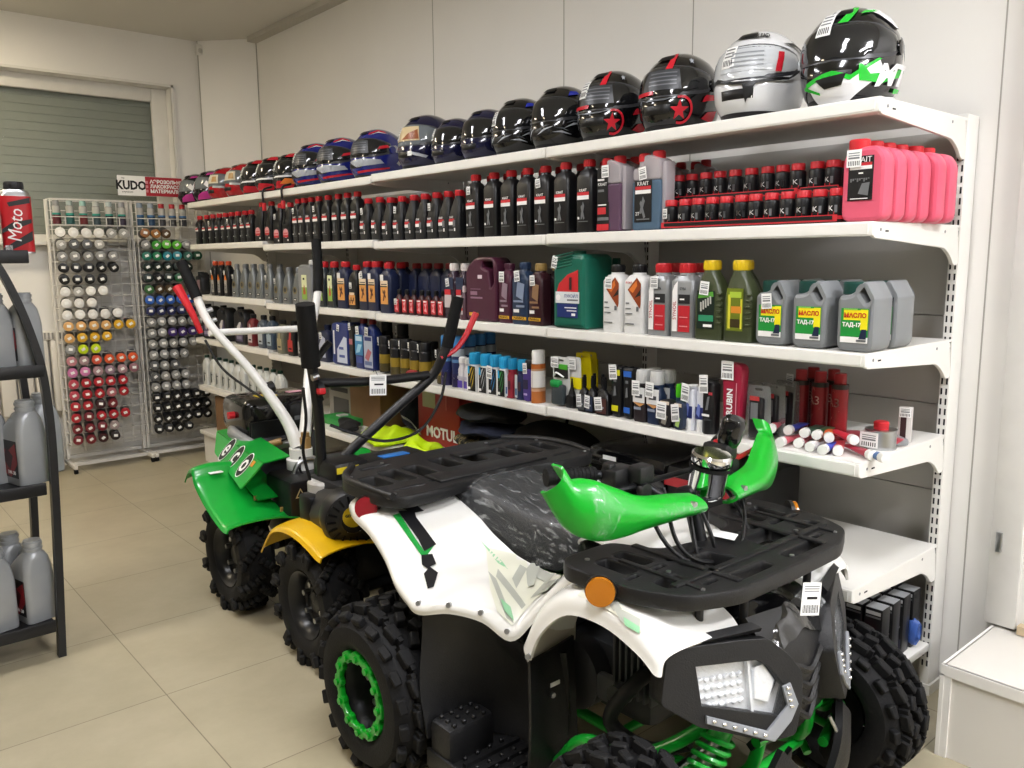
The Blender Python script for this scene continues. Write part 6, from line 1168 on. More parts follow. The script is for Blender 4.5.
for s in (1, -1): hs += [win(s*.40, 2.40, .07, .13), win(s*.30, 2.42, .07, .16), win(s*.20, 2.42, .07, .16), win(s*.06, 2.46, .07, .14), win(s*.34, 2.26, .10, .014, s*.03), win(s*.2, 2.27, .08, .014, s*.03), win(s*.30, 2.57, .12, .02)]
m = MB(); m.plate(ro, .042, QB, at(0, 0, ZB-.02), hs, .008)
for s in (1, -1): m.tube([(s*.46, 2.2-QY, ZB), (s*.475, 2.35-QY, ZB+.006), (s*.46, 2.5-QY, ZB+.004), (s*.36, 2.63-QY, ZB+.004)], .013, QB)
m.box((0, 2.28-QY, ZB+.004), (.5, .10, .012), QB, bev=.005); m.box((.1, 2.5-QY, ZB+.004), (.18, .06, .012), QB, bev=.005)
rr = part_(m, 'rear_rack')
for s in (1, -1):
    for x, y in ((.38, 2.3), (.22, 2.3), (.22, 2.55)): m = MB(); m.cyl((s*x, y-QY, ZB-.12), (s*x, y-QY, ZB-.035), .013, QB); m.build('rack_post', rr)
    for x, y in ((.44, 2.22), (.44, 2.5), (.25, 2.6)): m = MB(); m.lathe([(.007, 0), (.007, .003), (.001, .005)], STEEL, at(s*x, y-QY, ZB+.001), n=10); m.build('rack_bolt', rr)
# --- reflectors
AMB = mat('amber_lens', 'c8780e', .18, trans=.2, coat=.5); REDL_ = mat('red_lens', '8e0f1e', .15, coat=.6)
for sg in (1, -1):
    m = MB(); d = Vector((-sg*.78, -.62, .05)); c = Vector(qs(sg, .455, 1.335, .80)+() if sg < 0 else (-.44, 1.31-QY, .80)); m.cyl(c, c+d.normalized()*.018, .036, AMB, n=24); m.cyl(c-d.normalized()*.006, c+d.normalized()*.006, .039, QB, n=24); part_(m, 'amber_reflector')
    c = Vector(qs(sg, .475, 2.33, .785)); d = Vector((-sg*.7, -.7, .1)); m = MB(); m.cyl(c, c+d.normalized()*.03, .038, REDL_, n=24); m.cyl(c-d.normalized()*.01, c+d.normalized()*.012, .043, QB, n=24); part_(m, 'tail_reflector')
# --- nose and headlights
P0 = np.array([1.73, .995, .6]); DIR = np.array([1.44-1.73, 1.125-.995, 0]); DIR = DIR/np.linalg.norm(DIR); NOR = np.array([DIR[1], -DIR[0], 0]); NOR = NOR if NOR[1] < 0 else -NOR; NOR = NOR+np.array([0, 0, .22]); NOR /= np.linalg.norm(NOR)
E1 = -DIR; E2 = np.cross(NOR, E1); E2 = E2 if E2[2] > 0 else -E2
def pl2(pts):
    out = []
    for px, py in pts: p = ray_plane(px, py, P0, NOR); out.append((float((p-P0)@E1), float((p-P0)@E2)))
    return out
def nose_m(off):
    o = P0+NOR*off; return Matrix(((E1[0], E2[0], NOR[0], o[0]-QX), (E1[1], E2[1], NOR[1], o[1]-QY), (E1[2], E2[2], NOR[2], o[2]), (0, 0, 0, 1)))
HL = [(667, 652), (697, 646), (740, 640), (768, 638), (790, 655), (803, 672), (803, 700), (796, 735), (772, 742), (700, 728), (661, 706)]
LENS = [(696, 667), (757, 660), (771, 668), (786, 688), (779, 716), (702, 706)]; LENS_O = [(692, 664), (758, 657), (774, 668), (789, 690), (780, 722), (697, 710)]
LEDS = [(705, 715), (766, 730), (786, 705), (781, 686), (789, 682), (797, 703), (790, 720), (773, 741), (705, 723)]
refl = mat('lamp_reflector', 'f4f6f8', .22, metal=.25, bump=.5, bs=90); lens_m = mat('lamp_lens', 'e4e8ec', .04, trans=.9, ior=1.2, alpha=.15)
for sg in (1, -1):
    MX = Matrix.Diagonal((sg, 1, 1, 1))
    m = MB(); m.plate(rpoly(pl2(HL), .012), .07, QB, MX @ nose_m(-.035), [pl2(LENS)], .002); hl = part_(m, 'headlight_housing')
    m = MB(); m.plate(pl2(LENS_O), .012, refl, MX @ nose_m(-.035)); L2 = pl2(LENS)
    u0, u1 = min(p[0] for p in L2), max(p[0] for p in L2); v0, v1 = min(p[1] for p in L2), max(p[1] for p in L2)
    for k in range(7):
        for j in range(4): m.box((0, 0, 0), (.016, .012, .010), refl, MX @ nose_m(-.026) @ at(u0+(u1-u0)*(.08+.075*k), v0+(v1-v0)*(.30+.14*j), 0, rz=.4, rx=.5*(-1)**k), bev=.003, seg=1)
    m.box((0, 0, 0), (.006, (v1-v0)*.9, .02), refl, MX @ nose_m(-.022) @ at(u0+(u1-u0)*.62, (v0+v1)/2, 0)); m.plate([(u0+(u1-u0)*a, v0+(v1-v0)*b_) for a, b_ in ((.66, .3), (.82, .2), (.92, .55), (.8, .85), (.68, .8))], .014, refl, MX @ nose_m(-.022), bev=.004)
    m.build('reflector', hl); m = MB(); m.plate(pl2(LENS), .006, lens_m, MX @ nose_m(-.002)); m.build('lens', hl)
    m = MB(); m.plate(pl2(LEDS), .010, P('8d9094', .25), MX @ nose_m(.004), bev=.003)
    a, b_ = pl2([(707, 719), (768, 735)]), pl2([(790, 708), (785, 684)])
    for pq, n in ((a, 6), (b_, 4)):
        for k in range(n): t_ = (k+.5)/n; m.box((0, 0, 0), (.012, .008, .008), CHROME, MX @ nose_m(.010) @ at(pq[0][0]+(pq[1][0]-pq[0][0])*t_, pq[0][1]+(pq[1][1]-pq[0][1])*t_, 0), bev=.002, seg=1)
    m.build('led_strip', hl)
    # dark cheek joining the housing to the fender and a lower side blade
    m = MB(); m.surf([[qs(sg, .415, 1.16, .70), qs(sg, .30, 1.12, .71), qs(sg, .16, 1.07, .715)], [qs(sg, .405, 1.145, .69), qs(sg, .30, 1.10, .70), qs(sg, .15, 1.045, .705)]], QB, 4, .012); part_(m, 'nose_cheek')
    m = MB(); m.surf([[qs(sg, .16, .985, .42), qs(sg, .22, .99, .36), qs(sg, .27, 1.02, .28)], [qs(sg, .10, .955, .34), qs(sg, .15, .955, .28), qs(sg, .2, .985, .20)], [qs(sg, .03, .955, .22), qs(sg, .08, .96, .17), qs(sg, .13, .99, .13)]], QB, 5, .02); part_(m, 'bumper_blade')
    m = MB(); m.surf([[qs(sg, .17, 1.0, .47), qs(sg, .27, 1.05, .43), qs(sg, .36, 1.12, .40)], [qs(sg, .20, 1.0, .34), qs(sg, .28, 1.05, .28), qs(sg, .36, 1.12, .24)], [qs(sg, .20, 1.01, .2), qs(sg, .27, 1.06, .15), qs(sg, .33, 1.12, .14)]] if sg < 0 else [[qs(sg, .10, .99, .40), qs(sg, .13, 1.0, .37), qs(sg, .16, 1.02, .34)], [qs(sg, .11, .99, .28), qs(sg, .14, 1.0, .25), qs(sg, .17, 1.02, .22)]], QB, 5, .014); part_(m, 'lower_fairing')
m = MB(); m.surf([[(x, y-QY+.02*abs(x)/.13, z) for x in (-.15, -.075, 0, .075, .15)] for y, z in ((1.07, .715), (1.035, .675), (1.005, .60), (1.0, .50), (1.01, .42), (1.04, .37))], QB, 5, .02); gr = part_(m, 'grille')
for k in range(4):
    m = MB(); z = .575-.042*k; y = 1.004; w = .085-.008*k; m.tube([(-w, y+.012-QY, z+.024), (-w*.5, y+.0-QY, z+.008), (0, y-.006-QY, z-.012), (w*.5, y+.0-QY, z+.008), (w, y+.012-QY, z+.024)], .010, QB, n=6, k=3); m.build('grille_slat', gr)
# wrapped centre hood under the rack
BFILM = mat('black_film', '0b0b0c', .08, coat=.8, bump=.9, bs=22)
m = MB(); rr_ = random.Random(9); m.surf([[(x*k_+rr_.uniform(-.004, .004), y-QY, z-.04*abs(x)/.2+rr_.uniform(-.006, .006)) for x in (-.22, -.14, -.07, 0, .07, .14, .22)] for y, z, k_ in ((1.32, .755, 1), (1.26, .752, 1), (1.2, .745, .95), (1.14, .735, .85), (1.09, .725, .7), (1.05, .705, .58), (1.02, .67, .5))], BFILM, 4, .006); part_(m, 'wrapped_hood')
m = MB(); m.surf([[(x, y-QY, z+rr_.uniform(-.008, .008)) for x in (.02, .05, .08, .11)] for y, z in ((1.06, .74), (1.04, .725), (1.02, .70))], FILM, 5, .001); part_(m, 'loose_film')
m = MB(); m.tube([q_(-.1, .99, .40), q_(-.12, .97, .33), q_(-.10, .98, .25), q_(-.14, 1.0, .2)], .005, STEEL); part_(m, 'brake_hose')
# --- handlebar
m = MB(); HZ = 1.0
bar = [q_(.39, 1.535, 1.03), q_(.28, 1.49, 1.025), q_(.18, 1.42, 1.0), q_(.10, 1.36, .945), q_(-.10, 1.36, .945), q_(-.18, 1.42, 1.0), q_(-.28, 1.49, 1.025), q_(-.39, 1.535, 1.03)]
m.tube(bar, .013, DARKST); m.tube([q_(0, 1.38, .93), q_(0, 1.30, .66)], .022, DARKST, smooth=False); m.box(q_(0, 1.36, .945), (.12, .06, .05), DARKST, bev=.01); m.tube([q_(.17, 1.405, 1.0), q_(-.17, 1.405, 1.0)], .008, DARKST, smooth=False)
hb = part_(m, 'handlebar')
for sg in (1, -1):
    m = MB(); a, b_ = Vector(qs(sg, .275, 1.488, 1.025)), Vector(qs(sg, .40, 1.538, 1.03)); m.cyl(a, b_, .0205, RUB, n=16)
    for k in range(12): p = a.lerp(b_, (k+.5)/12); q2 = a.lerp(b_, (k+.95)/12); m.cyl(p, q2, .0225, RUB, n=16)
    m.cyl(b_, b_+(b_-a)*.05, .024, RUB, n=16); m.build('grip', hb)
    m = MB(); m.box(qs(sg, .225, 1.45, 1.02), (.085, .06, .055), QB, bev=.012); m.box(qs(sg, .25, 1.46, 1.045), (.03, .03, .03), QB, bev=.008); m.cyl(qs(sg, .2, 1.39, .99), qs(sg, .2, 1.37, .99), .02, QB); m.build('switch_box', hb)
    m = MB(); m.tube([qs(sg, .20, 1.40, 1.0), qs(sg, .26, 1.40, 1.0), qs(sg, .36, 1.43, .995), qs(sg, .43, 1.46, .99)], lambda t: .009-.003*t, DARKST if sg > 0 else P('a81c24', .3), n=8); m.build('brake_lever', hb)
    m = MB(); m.box(qs(sg, .19, 1.40, 1.03), (.06, .05, .05), QB, bev=.01); m.build('master_cylinder', hb)
m = MB(); m.box(q_(-.22, 1.44, 1.045), (.035, .03, .02), REDC, bev=.006); m.build('stop_switch', hb)
m = MB(); m.lathe([(.03, 0), (.035, .02), (.035, .075), (.028, .085), (.001, .085)], GLOSSB, at(*q_(-.20, 1.40, 1.05), rx=.3)); m.build('mirror_mount', hb)
# speedometer: chrome canister
m = MB(); M_ = at(*q_(0, 1.33, .945), rx=.16); m.lathe([(.040, 0), (.048, .008), (.052, .02), (.053, .10), (.056, .104), (.056, .122), (.05, .128)], CHROME, M_, n=28); m.lathe([(.05, .124), (.001, .124)], GLOSSB, M_, n=24, caps=False); sp = m.build('speedometer', hb)
m = MB(); m.lathe([(.0575, .085), (.0575, .096)], RUB, M_, n=28, caps=False); m.build('strap', sp)
# hand guards
GT_ = [(692, 502, 1.30), (672, 503, 1.31), (640, 505, 1.33), (610, 496, 1.36), (585, 488, 1.385), (565, 488, 1.41), (552, 471, 1.44)]; GB_ = [(692, 513, 1.30), (668, 520, 1.305), (640, 528, 1.32), (612, 537, 1.345), (588, 539, 1.37), (562, 528, 1.41), (539, 493, 1.46)]
for sg in (1, -1):
    m = MB(); r0, r1 = [Uq(a, b_, 1, c) for a, b_, c in GT_], [Uq(a, b_, 1, c) for a, b_, c in GB_]
    r0 = [(x+.03, y, z) for x, y, z in r0]; r1 = [(x+.03, y, z) for x, y, z in r1]
    rm = [((a[0]+b_[0])/2, (a[1]+b_[1])/2-.022, (a[2]+b_[2])/2) for a, b_ in zip(r0, r1)]; rt = [(a[0], a[1]+.035, a[2]+.004) for a in r0]; rb_ = [(a[0], a[1]+.02, a[2]-.004) for a in r1]
    fx = lambda r: [(x*sg, y, z) for x, y, z in r]
    m.surf([fx(rt), fx(r0), fx(rm), fx(r1), fx(rb_)], QG, 6, .008*sg); g = m.build('hand_guard', hb)
    m = MB(); rn = random.Random(3); jt = lambda r, o: [(x+rn.uniform(-.003, .003), y-o+rn.uniform(-.002, .002), z+rn.uniform(-.003, .003)) for x, y, z in fx(r)]
    m.surf([jt(rt, .004), jt(r0, .008), jt(rm, .009), jt(r1, .008), jt(rb_, .004)], FILM, 4, .001); m.build('film', g)
    m = MB(); c = Vector(qs(sg, .115, 1.29, .955)); m.cyl(c, c+Vector((0, -.014, 0)), .009, STEEL, n=8); m.build('guard_bolt', g)
    m = MB(); m.tube([qs(sg, .12, 1.31, .955), qs(sg, .13, 1.36, .96), qs(sg, .15, 1.385, .975)], .010, QB); m.build('guard_arm', g)
for k, pts in enumerate(([(.12, 1.38, .98), (.16, 1.30, .86), (.10, 1.26, .80), (-.05, 1.25, .78)], [(.2, 1.4, 1.0), (.2, 1.3, .86), (.08, 1.24, .77), (-.1, 1.27, .74)], [(-.2, 1.4, 1.0), (-.16, 1.31, .88), (-.05, 1.25, .80), (.05, 1.26, .74)], [(-.12, 1.38, .98), (-.18, 1.32, .84), (-.18, 1.28, .74)], [(.02, 1.34, .93), (.03, 1.28, .84), (.0, 1.27, .72)], [(.06, 1.34, .93), (.10, 1.28, .82), (.04, 1.28, .72)])):
    m = MB(); m.tube([q_(*p) for p in pts], .006, BLACK, n=7); m.build('control_cable', hb)
m = MB(); m.box(q_(0, 1.31, .72), (.20, .12, .16), QB, bev=.02); part_(m, 'steering_cowl')
# --- tags
def price_card(par, M, w=.075, h=.10, name='price_tag'):
    q = MB(); q.box((0, 0, 0), (w, .0012, h), PAPER, M)
    for k in range(3): q.box((0, -.0008, h*(.38-.07*k)), (w*.8, .0006, h*.03), GREY, M)
    q.box((w*.05, -.0008, h*.03), (w*.55, .0006, h*.08), INK, M)
    for k in range(12): q.box((-w*.4+w*.072*k, -.0008, -h*.3), (w*(.02+.022*(k % 2)), .0006, h*.24), INK, M)
    return q.build(name, par)
price_card(quad, at(*Uq(811, 599, 1, 1.03), rx=-.1, rz=-.35, ry=.15), .06, .085); m = MB(); m.box((0, 0, 0), (.055, .07, .001), PAPER, at(*q_(-.05, 1.30, ZR+.012), rz=.4, rx=.08)); part_(m, 'paper_slip')
# --- side graphics, laid on the panels
bpy.context.view_layer.update()
bv = []
for o in BODY:
    mw = o.matrix_world; bv.append(BVHTree.FromPolygons([tuple(mw @ v.co) for v in o.data.vertices], [list(p.vertices) for p in o.data.polygons]))
camv = Vector((0, 0, CAMH))
def body_decal(par, name, items, trees=(0, 2), off=.0025):
    m = MB()
    for pts, mt in items:
        off += .0007; me = flat([(x*.01, -y*.01) for x, y in pts], .0001); bm = bmesh.new(); bm.from_mesh(me); bmesh.ops.delete(bm, geom=[f for f in bm.faces if f.normal.z < .5], context='FACES'); bmesh.ops.triangulate(bm, faces=bm.faces[:])
        for _ in range(5):
            E_ = [e for e in bm.edges if e.calc_length() > .06]
            if not E_: break
            bmesh.ops.subdivide_edges(bm, edges=E_, cuts=1); bmesh.ops.triangulate(bm, faces=bm.faces[:])
        for v in [v for v in bm.verts if not v.link_faces]: bm.verts.remove(v)
        vs = []; ok = []
        for v in bm.verts:
            w = Vector((RM @ np.array([v.co.x*100-CX, -v.co.y*100-CY, F_])).tolist()).normalized(); best = None
            for k in trees:
                h, n, i, d = bv[k].ray_cast(camv, w)
                if h is not None and (best is None or d < best[2]): best = (h, n, d)
            if best is None: ok.append(False); vs.append((0, 0, 0))
            else:
                n = best[1]; n = n if n.dot(w) < 0 else -n; p = best[0]+n*off; ok.append(True); vs.append((p.x-QX, p.y-QY, p.z))
        bm.verts.index_update(); fs = [[v.index for v in f.verts] for f in bm.faces if all(ok[v.index] for v in f.verts)]; m.add(vs, fs, mt); bm.free()
    return m.build(name, par)
DK = P('1c1c1f', .3); DGN = P('1e8f3a', .3); LGY = P('aeb0a6', .3); CRM = P('dcdccb', .3); PGN = P('8fc79a', .3)
body_decal(BODY[0], 'rear_graphic', [([(393, 516), (399, 514), (424, 552), (432, 542), (434, 546), (424, 560)], DGN), ([(398, 512), (414, 511), (416, 518), (436, 545), (424, 552), (418, 540)], DK), ([(402, 510), (416, 506), (424, 512), (414, 514)], DK), ([(421, 556), (432, 555), (436, 565), (430, 568), (438, 574), (434, 588), (428, 590), (424, 575), (428, 570), (422, 566)], DK)], (0,))
body_decal(BODY[0], 'side_graphic', [([(486, 548), (520, 556), (560, 562), (600, 560), (612, 566), (600, 574), (562, 577), (536, 600), (512, 626), (497, 612), (490, 590)], CRM), ([(488, 572), (496, 580), (514, 624), (506, 618)], LGY), ([(498, 570), (526, 606), (522, 610), (496, 578)], LGY), ([(520, 566), (527, 570), (516, 590), (512, 580)], LGY), ([(530, 600), (548, 592), (560, 580), (545, 584)], LGY), ([(540, 566), (556, 575), (548, 585), (534, 578)], LGY), ([(548, 566), (574, 570), (560, 576)], LGY), ([(576, 562), (592, 572), (584, 574)], LGY), ([(500, 600), (510, 608), (514, 622), (504, 612)], PGN), ([(566, 548), (576, 552), (572, 557)], PGN), ([(526, 572), (536, 560), (540, 572), (534, 588), (528, 590)], LGY)], (0,))
body_decal(BODY[0], 'side_graphic', [([(480, 541), (502, 562), (508, 570), (498, 564)], PGN)], (0,))
body_decal(BODY[2], 'fender_graphic', [([(578, 596), (584, 590), (600, 592), (640, 618), (642, 634), (612, 612)], CRM), ([(606, 600), (614, 598), (622, 610), (614, 612)], LGY), ([(612, 606), (640, 620), (640, 634), (622, 622)], LGY), ([(624, 618), (640, 628), (640, 634), (626, 626)], PGN), ([(588, 594), (592, 592), (600, 602), (596, 602)], LGY)], (2,))
# ------------------------------------------------------------------ walk-behind tractors
def lug_wheel(t, x, y, R, W, sg):
    w = wheel('wheel', x, y, R, W, sg, R*.56, 11, par=t, ring=None, tread='lug'); return w
TW = mat('handle_white', 'e6e5e0', .3, coat=.3); TGN = mat('tractor_green', '0f9a34', .3, coat=.35); TYL = mat('tractor_yellow', 'e3b411', .3, coat=.35); BRASS = P('9a7a4a', .4)
def fender(t, pts, m, X0, X1, name='mudguard', drop=0):
    """arched mudguard: profile (y, z) swept across the wheel"""
    a = MB(); XX = X1 if isinstance(X1, list) else [X1]*len(pts); a.surf([[(X0+(x1-X0)*u, y, z+.02*sin(pi*u)-drop*u-(.018 if u == 0 else 0)) for u in (0, .06, .35, .7, 1)] for (y, z), x1 in zip(pts, XX)], m, 6, .006); return part_(a, name, t)
# --- green tractor
TX, TY = 1.75, 3.75
t = thing('walking_tractor', 'green walk-behind tractor with white handlebars standing farther back', 'tractor', (TX, TY, 0))
u1 = lambda px, py, Y: tuple(a-b_ for a, b_ in zip(U(px, py, 1, Y), (TX, TY, 0)))
lug_wheel(t, -.30, -.12, .255, .165, 1); lug_wheel(t, .30, -.12, .255, .165, -1)
m = MB(); m.cyl((-.31, -.12, .255), (.31, -.12, .255), .025, DARKST); part_(m, 'axle', t)
FP = [(U(px, py, 0, 1.29)[1]-TY, U(px, py, 0, 1.29)[2]) for px, py in ((191, 470), (194, 482), (201, 497), (210, 512), (221, 527), (226, 530))]; FP = [(FP[0][0]+.10, FP[0][1]-.06), (FP[0][0]+.05, FP[0][1]-.01)]+FP
f = fender(t, FP, TGN, -.46, [-.20, -.20, -.20, -.19, -.18, -.16, -.13, -.12], drop=.015)
a = MB(); a.box((-.36, FP[3][0], FP[3][1]+.028), (.06, .04, .003), PAPER, at(0, 0, 0)); a.build('sticker', f)
for q in ((-.25, FP[5][0], FP[5][1]+.012), (-.18, FP[6][0], FP[6][1]+.01)): a = MB(); a.cyl(q, (q[0], q[1], q[2]+.02), .008, BRASS, n=6); a.build('bolt', f)
fender(t, FP[3:], TGN, .46, [.315, .28, .22, .13, .12])
# belt guard with lettering
P4 = [Vector(u1(217, 432, 4.12)), Vector(u1(263, 464, 3.47)), Vector(u1(258, 501, 3.50)), Vector(u1(215, 453, 3.98))]
ex = (P4[1]-P4[0]).normalized(); nn = ex.cross(P4[3]-P4[0]).normalized(); nn = nn if nn.x < 0 else -nn; ey = nn.cross(ex); ey = ey if ey.z > 0 else -ey
MP = Matrix(((ex.x, ey.x, nn.x, P4[0].x), (ex.y, ey.y, nn.y, P4[0].y), (ex.z, ey.z, nn.z, P4[0].z), (0, 0, 0, 1))); p2 = [((p-P4[0]).dot(ex), (p-P4[0]).dot(ey)) for p in P4]
a = MB(); a.plate(rpoly(p2, .012), .006, TGN, MP)
L0 = p2[1][0]; dn = p2[1][1]
back = [P4[0]+Vector((.13, 0, .012)), P4[1]+Vector((.13, 0, .012))]
a.surf([[P4[0], P4[0].lerp(P4[1], .5), P4[1]], [back[0], back[0].lerp(back[1], .5), back[1]]], TGN, 3, .006)
a.surf([[P4[3], P4[3].lerp(P4[2], .5), P4[2]], [P4[3]+Vector((.13, 0, 0)), P4[3].lerp(P4[2], .5)+Vector((.13, 0, 0)), P4[2]+Vector((.13, 0, .0))]], TGN, 3, .006)
a.surf([[P4[0], P4[3]], [back[0], P4[3]+Vector((.13, 0, 0))]], TGN, 3, .006)
bg = part_(a, 'belt_guard', t)
a = MB(); W0 = ray_plane(228, 451, np.array(P4[0])+np.array([TX, TY, 0]), np.array(nn)); 
for (px, py), ch in zip(((228, 450), (236.5, 457.5), (245.5, 465.5)), 'eco'):
    w0 = Vector(ray_plane(px, py, np.array(P4[0])+np.array([TX, TY, 0]), np.array(nn)).tolist())-Vector((TX, TY, 0)); v = w0-P4[0]; Mc = MP @ at(v.dot(ex), v.dot(ey), .0045)
    ell = lambda r: [(r*.60*cos(2*pi*k/24), r*cos(2*pi*k/24-pi/2)) for k in range(24)]
    a.plate(ell(.066), .001, WH, Mc); a.plate(ell(.061), .0016, INK, Mc); a.text(ch, .135, WH, Mc @ at(0, .006, .0022, rz=-.2), bold=.0015, sx=.8)
a.plate([(.0, .0), (.03, .0), (.03, .03), (.0, .03)], .001, P('d08a2a'), MP @ at(L0*.86, dn-.04, .0045)); a.build('lettering', bg)
a = MB(); a.box((0, 0, 0), (.09, .05, .0015), P('c8822a'), Matrix.Translation((P4[1]+P4[0]*.0)+Vector((.07, .12, .012))) @ Matrix.Rotation(.06, 4, 'X')); a.build('warning_sticker', bg)
# engine, tank, air filter
e0 = Vector(u1(272, 432, 3.98)); a = MB(); a.box(tuple(e0+Vector((0, .02, -.11))), (.36, .34, .26), ENG, bev=.03)
for k in range(7): a.box(tuple(e0+Vector((-.02, -.14+.02*k, .03))), (.30, .007, .12), DARKST)
part_(a, 'engine', t)
a = MB(); c = Vector(u1(272, 411, 4.02)); a.box(tuple(c), (.42, .32, .19), GLOSSB, bev=.05, seg=3); tk = part_(a, 'fuel_tank', t); a = MB(); a.box(tuple(c+Vector((-.06, -.06, .0965))), (.10, .07, .002), P('d8c020')); a.build('sticker', tk); a = MB(); a.box(tuple(c+Vector((.11, -.04, .0965))), (.08, .05, .002), P('d8a0b0')); a.build('pink_sticker', tk)
a = MB(); c = Vector(u1(297, 415, 3.9)); a.box(tuple(c), (.14, .13, .15), BLACK, bev=.03); a.box(tuple(c+Vector((0, -.066, 0))), (.09, .004, .02), GREY); part_(a, 'air_filter', t)
a = MB(); c = Vector(u1(247, 437, 3.95)); a.tube([c+Vector((-.02, .12, .02)), c+Vector((-.06, 0, .02)), c+Vector((-.02, -.12, -.02)), c+Vector((.05, -.2, -.05))], .03, P('8a8a88', .35), n=10); part_(a, 'exhaust_pipe', t)
a = MB(); c = Vector(u1(234, 415, 4.0)); a.cyl(tuple(c), tuple(c+Vector((-.03, 0, 0))), .018, REDC); part_(a, 'fuel_tap', t)
a = MB(); c = Vector(u1(285, 442, 3.75))
for k in range(4): a.cyl(tuple(c+Vector((-.08+.05*k, .02*k, -.02*k))), tuple(c+Vector((-.03+.05*k, -.03, .015-.02*k))), .017, (BRASS, STEEL, STEEL, BRASS)[k], n=10)
a.box(tuple(c+Vector((.0, .06, -.04))), (.22, .1, .07), P('6f6e6c', .4), bev=.015); a.tube([c+Vector((-.06, 0, .0)), c+Vector((.0, -.06, .03)), c+Vector((.06, -.03, .0)), c+Vector((.03, .02, -.06))], .006, BLACK); part_(a, 'carburettor', t)
# handle base and bars
bpt = Vector(u1(301, 452, 3.58)); a = MB(); a.lathe([(.07, 0), (.07, .05), (.055, .055), (.055, .10), (.001, .10)], TW, Matrix.Translation(bpt+Vector((0, 0, -.08)))); a.plate(rpoly([(-.10, -.12), (.10, -.12), (.09, .05), (-.06, .07)], .02), .012, TW, Matrix.Translation(bpt+Vector((0, -.04, -.12))) @ Matrix.Rotation(.5, 4, 'X')); part_(a, 'handle_base', t)
a = MB(); a.lathe([(.026, 0), (.026, .05), (.02, .055), (.02, .075), (.001, .075)], BRASS, Matrix.Translation(bpt+Vector((.02, -.01, .02)))); part_(a, 'clamp_knob', t)
a = MB(); BLp = [u1(298, 447, 3.6), u1(285, 418, 3.66), u1(250, 370, 3.75), u1(215, 331, 3.84), u1(203, 312, 3.88), u1(197, 297, 3.90)]; BRp = [u1(304, 447, 3.58), u1(307, 405, 3.66), u1(309, 365, 3.76), u1(312, 330, 3.84), u1(316, 305, 3.88), u1(318, 291, 3.90)]
a.tube(BLp, lambda q: .034-.014*min(1, q*2.2), TW, n=12); a.tube(BRp, lambda q: .030-.010*min(1, q*2.2), TW, n=12); a.tube([u1(209, 333, 3.85), u1(312, 328, 3.85)], .0165, TW, smooth=False); hb1 = part_(a, 'handlebar', t)
for g in ([u1(197, 298, 3.90), u1(190, 282, 3.93), u1(181, 262, 3.97)], [u1(318, 292, 3.90), u1(318, 270, 3.93), u1(316, 240, 3.97)]): a = MB(); a.tube(g, .026, RUB, n=12); a.build('grip', hb1)
a = MB(); r0 = [u1(201, 333, 3.86), u1(193, 315, 3.88), u1(183, 297, 3.92), u1(177, 287, 3.95)]; a.tube(r0, lambda q: .012+.012*q, REDC, n=8); a.build('red_lever', hb1)
for px, py, Y in ((206, 311, 3.88), (210, 321, 3.86), (267, 388, 3.72)): a = MB(); a.cyl(u1(px-4, py+2, Y), u1(px+6, py-2, Y), .028 if px > 250 else .012, BLACK if px > 250 else STEEL); a.build('clamp', hb1)
for pts in ([(205, 340, 3.87), (222, 368, 3.82), (250, 390, 3.75), (280, 410, 3.68), (293, 440, 3.6)], [(311, 335, 3.83), (308, 380, 3.74), (304, 430, 3.6), (300, 470, 3.5), (318, 478, 3.4)], [(313, 340, 3.83), (316, 400, 3.7), (308, 450, 3.55)]): a = MB(); a.tube([u1(*p) for p in pts], .006, BLACK, n=7); a.build('cable', hb1)
# gearbox with warning triangles
a = MB(); g0 = Vector(u1(308, 500, 3.5)); a.box(tuple(g0), (.30, .26, .28), P('17171a', .4), bev=.02); a.box(tuple(g0+Vector((-.02, .02, -.18))), (.14, .16, .18), P('17171a', .4), bev=.02); gb = part_(a, 'gearbox', t)
a = MB()
for k in range(3): a.plate([(-.024, -.02), (.024, -.02), (0, .024)], .001, P('d8cba0'), Matrix.Translation(g0+Vector((-.10+.075*k, -.1305, .08))) @ FRONT); a.plate([(-.016, -.015), (.016, -.015), (0, .014)], .0016, INK, Matrix.Translation(g0+Vector((-.10+.075*k, -.131, .08))) @ FRONT)
a.build('warning_triangles', gb)
a = MB(); a.cyl(tuple(g0+Vector((-.05, -.16, .05))), tuple(g0+Vector((-.05, -.1, .05))), .012, BRASS, n=6); a.build('bolt', gb)
a = MB(); a.tube([g0+Vector((.02, -.15, .0)), g0+Vector((.03, -.17, -.10)), g0+Vector((.02, -.16, -.2))], .012, STEEL); a.build('gear_rod', gb)
a = MB(); a.tube([u1(292, 480, 3.5), u1(300, 462, 3.5), u1(318, 458, 3.5)], .012, STEEL); part_(a, 'shift_lever', t)
# --- yellow tractor, behind the quad bike
VX, VY = 1.66, 2.93
t = thing('walking_tractor', 'black tractor with yellow mudguard and black handlebars behind the quad bike', 'tractor', (VX, VY, 0))
u2 = lambda px, py, Y: tuple(a-b_ for a, b_ in zip(U(px, py, 1, Y), (VX, VY, 0)))
lug_wheel(t, -.185, -.03, .250, .17, 1); lug_wheel(t, .30, -.03, .250, .17, -1)
m = MB(); m.cyl((-.20, -.03, .25), (.3, -.03, .25), .025, DARKST); part_(m, 'axle', t)
fender(t, [(.30, .40), (.26, .445), (.19, .51), (.10, .54), (.0, .545), (-.10, .53), (-.19, .505), (-.225, .50)], TYL, -.28, -.0)
fender(t, [(.30, .40), (.26, .445), (.19, .51), (.10, .54), (.0, .545), (-.10, .53), (-.19, .505), (-.225, .50)], TYL, .42, .16)
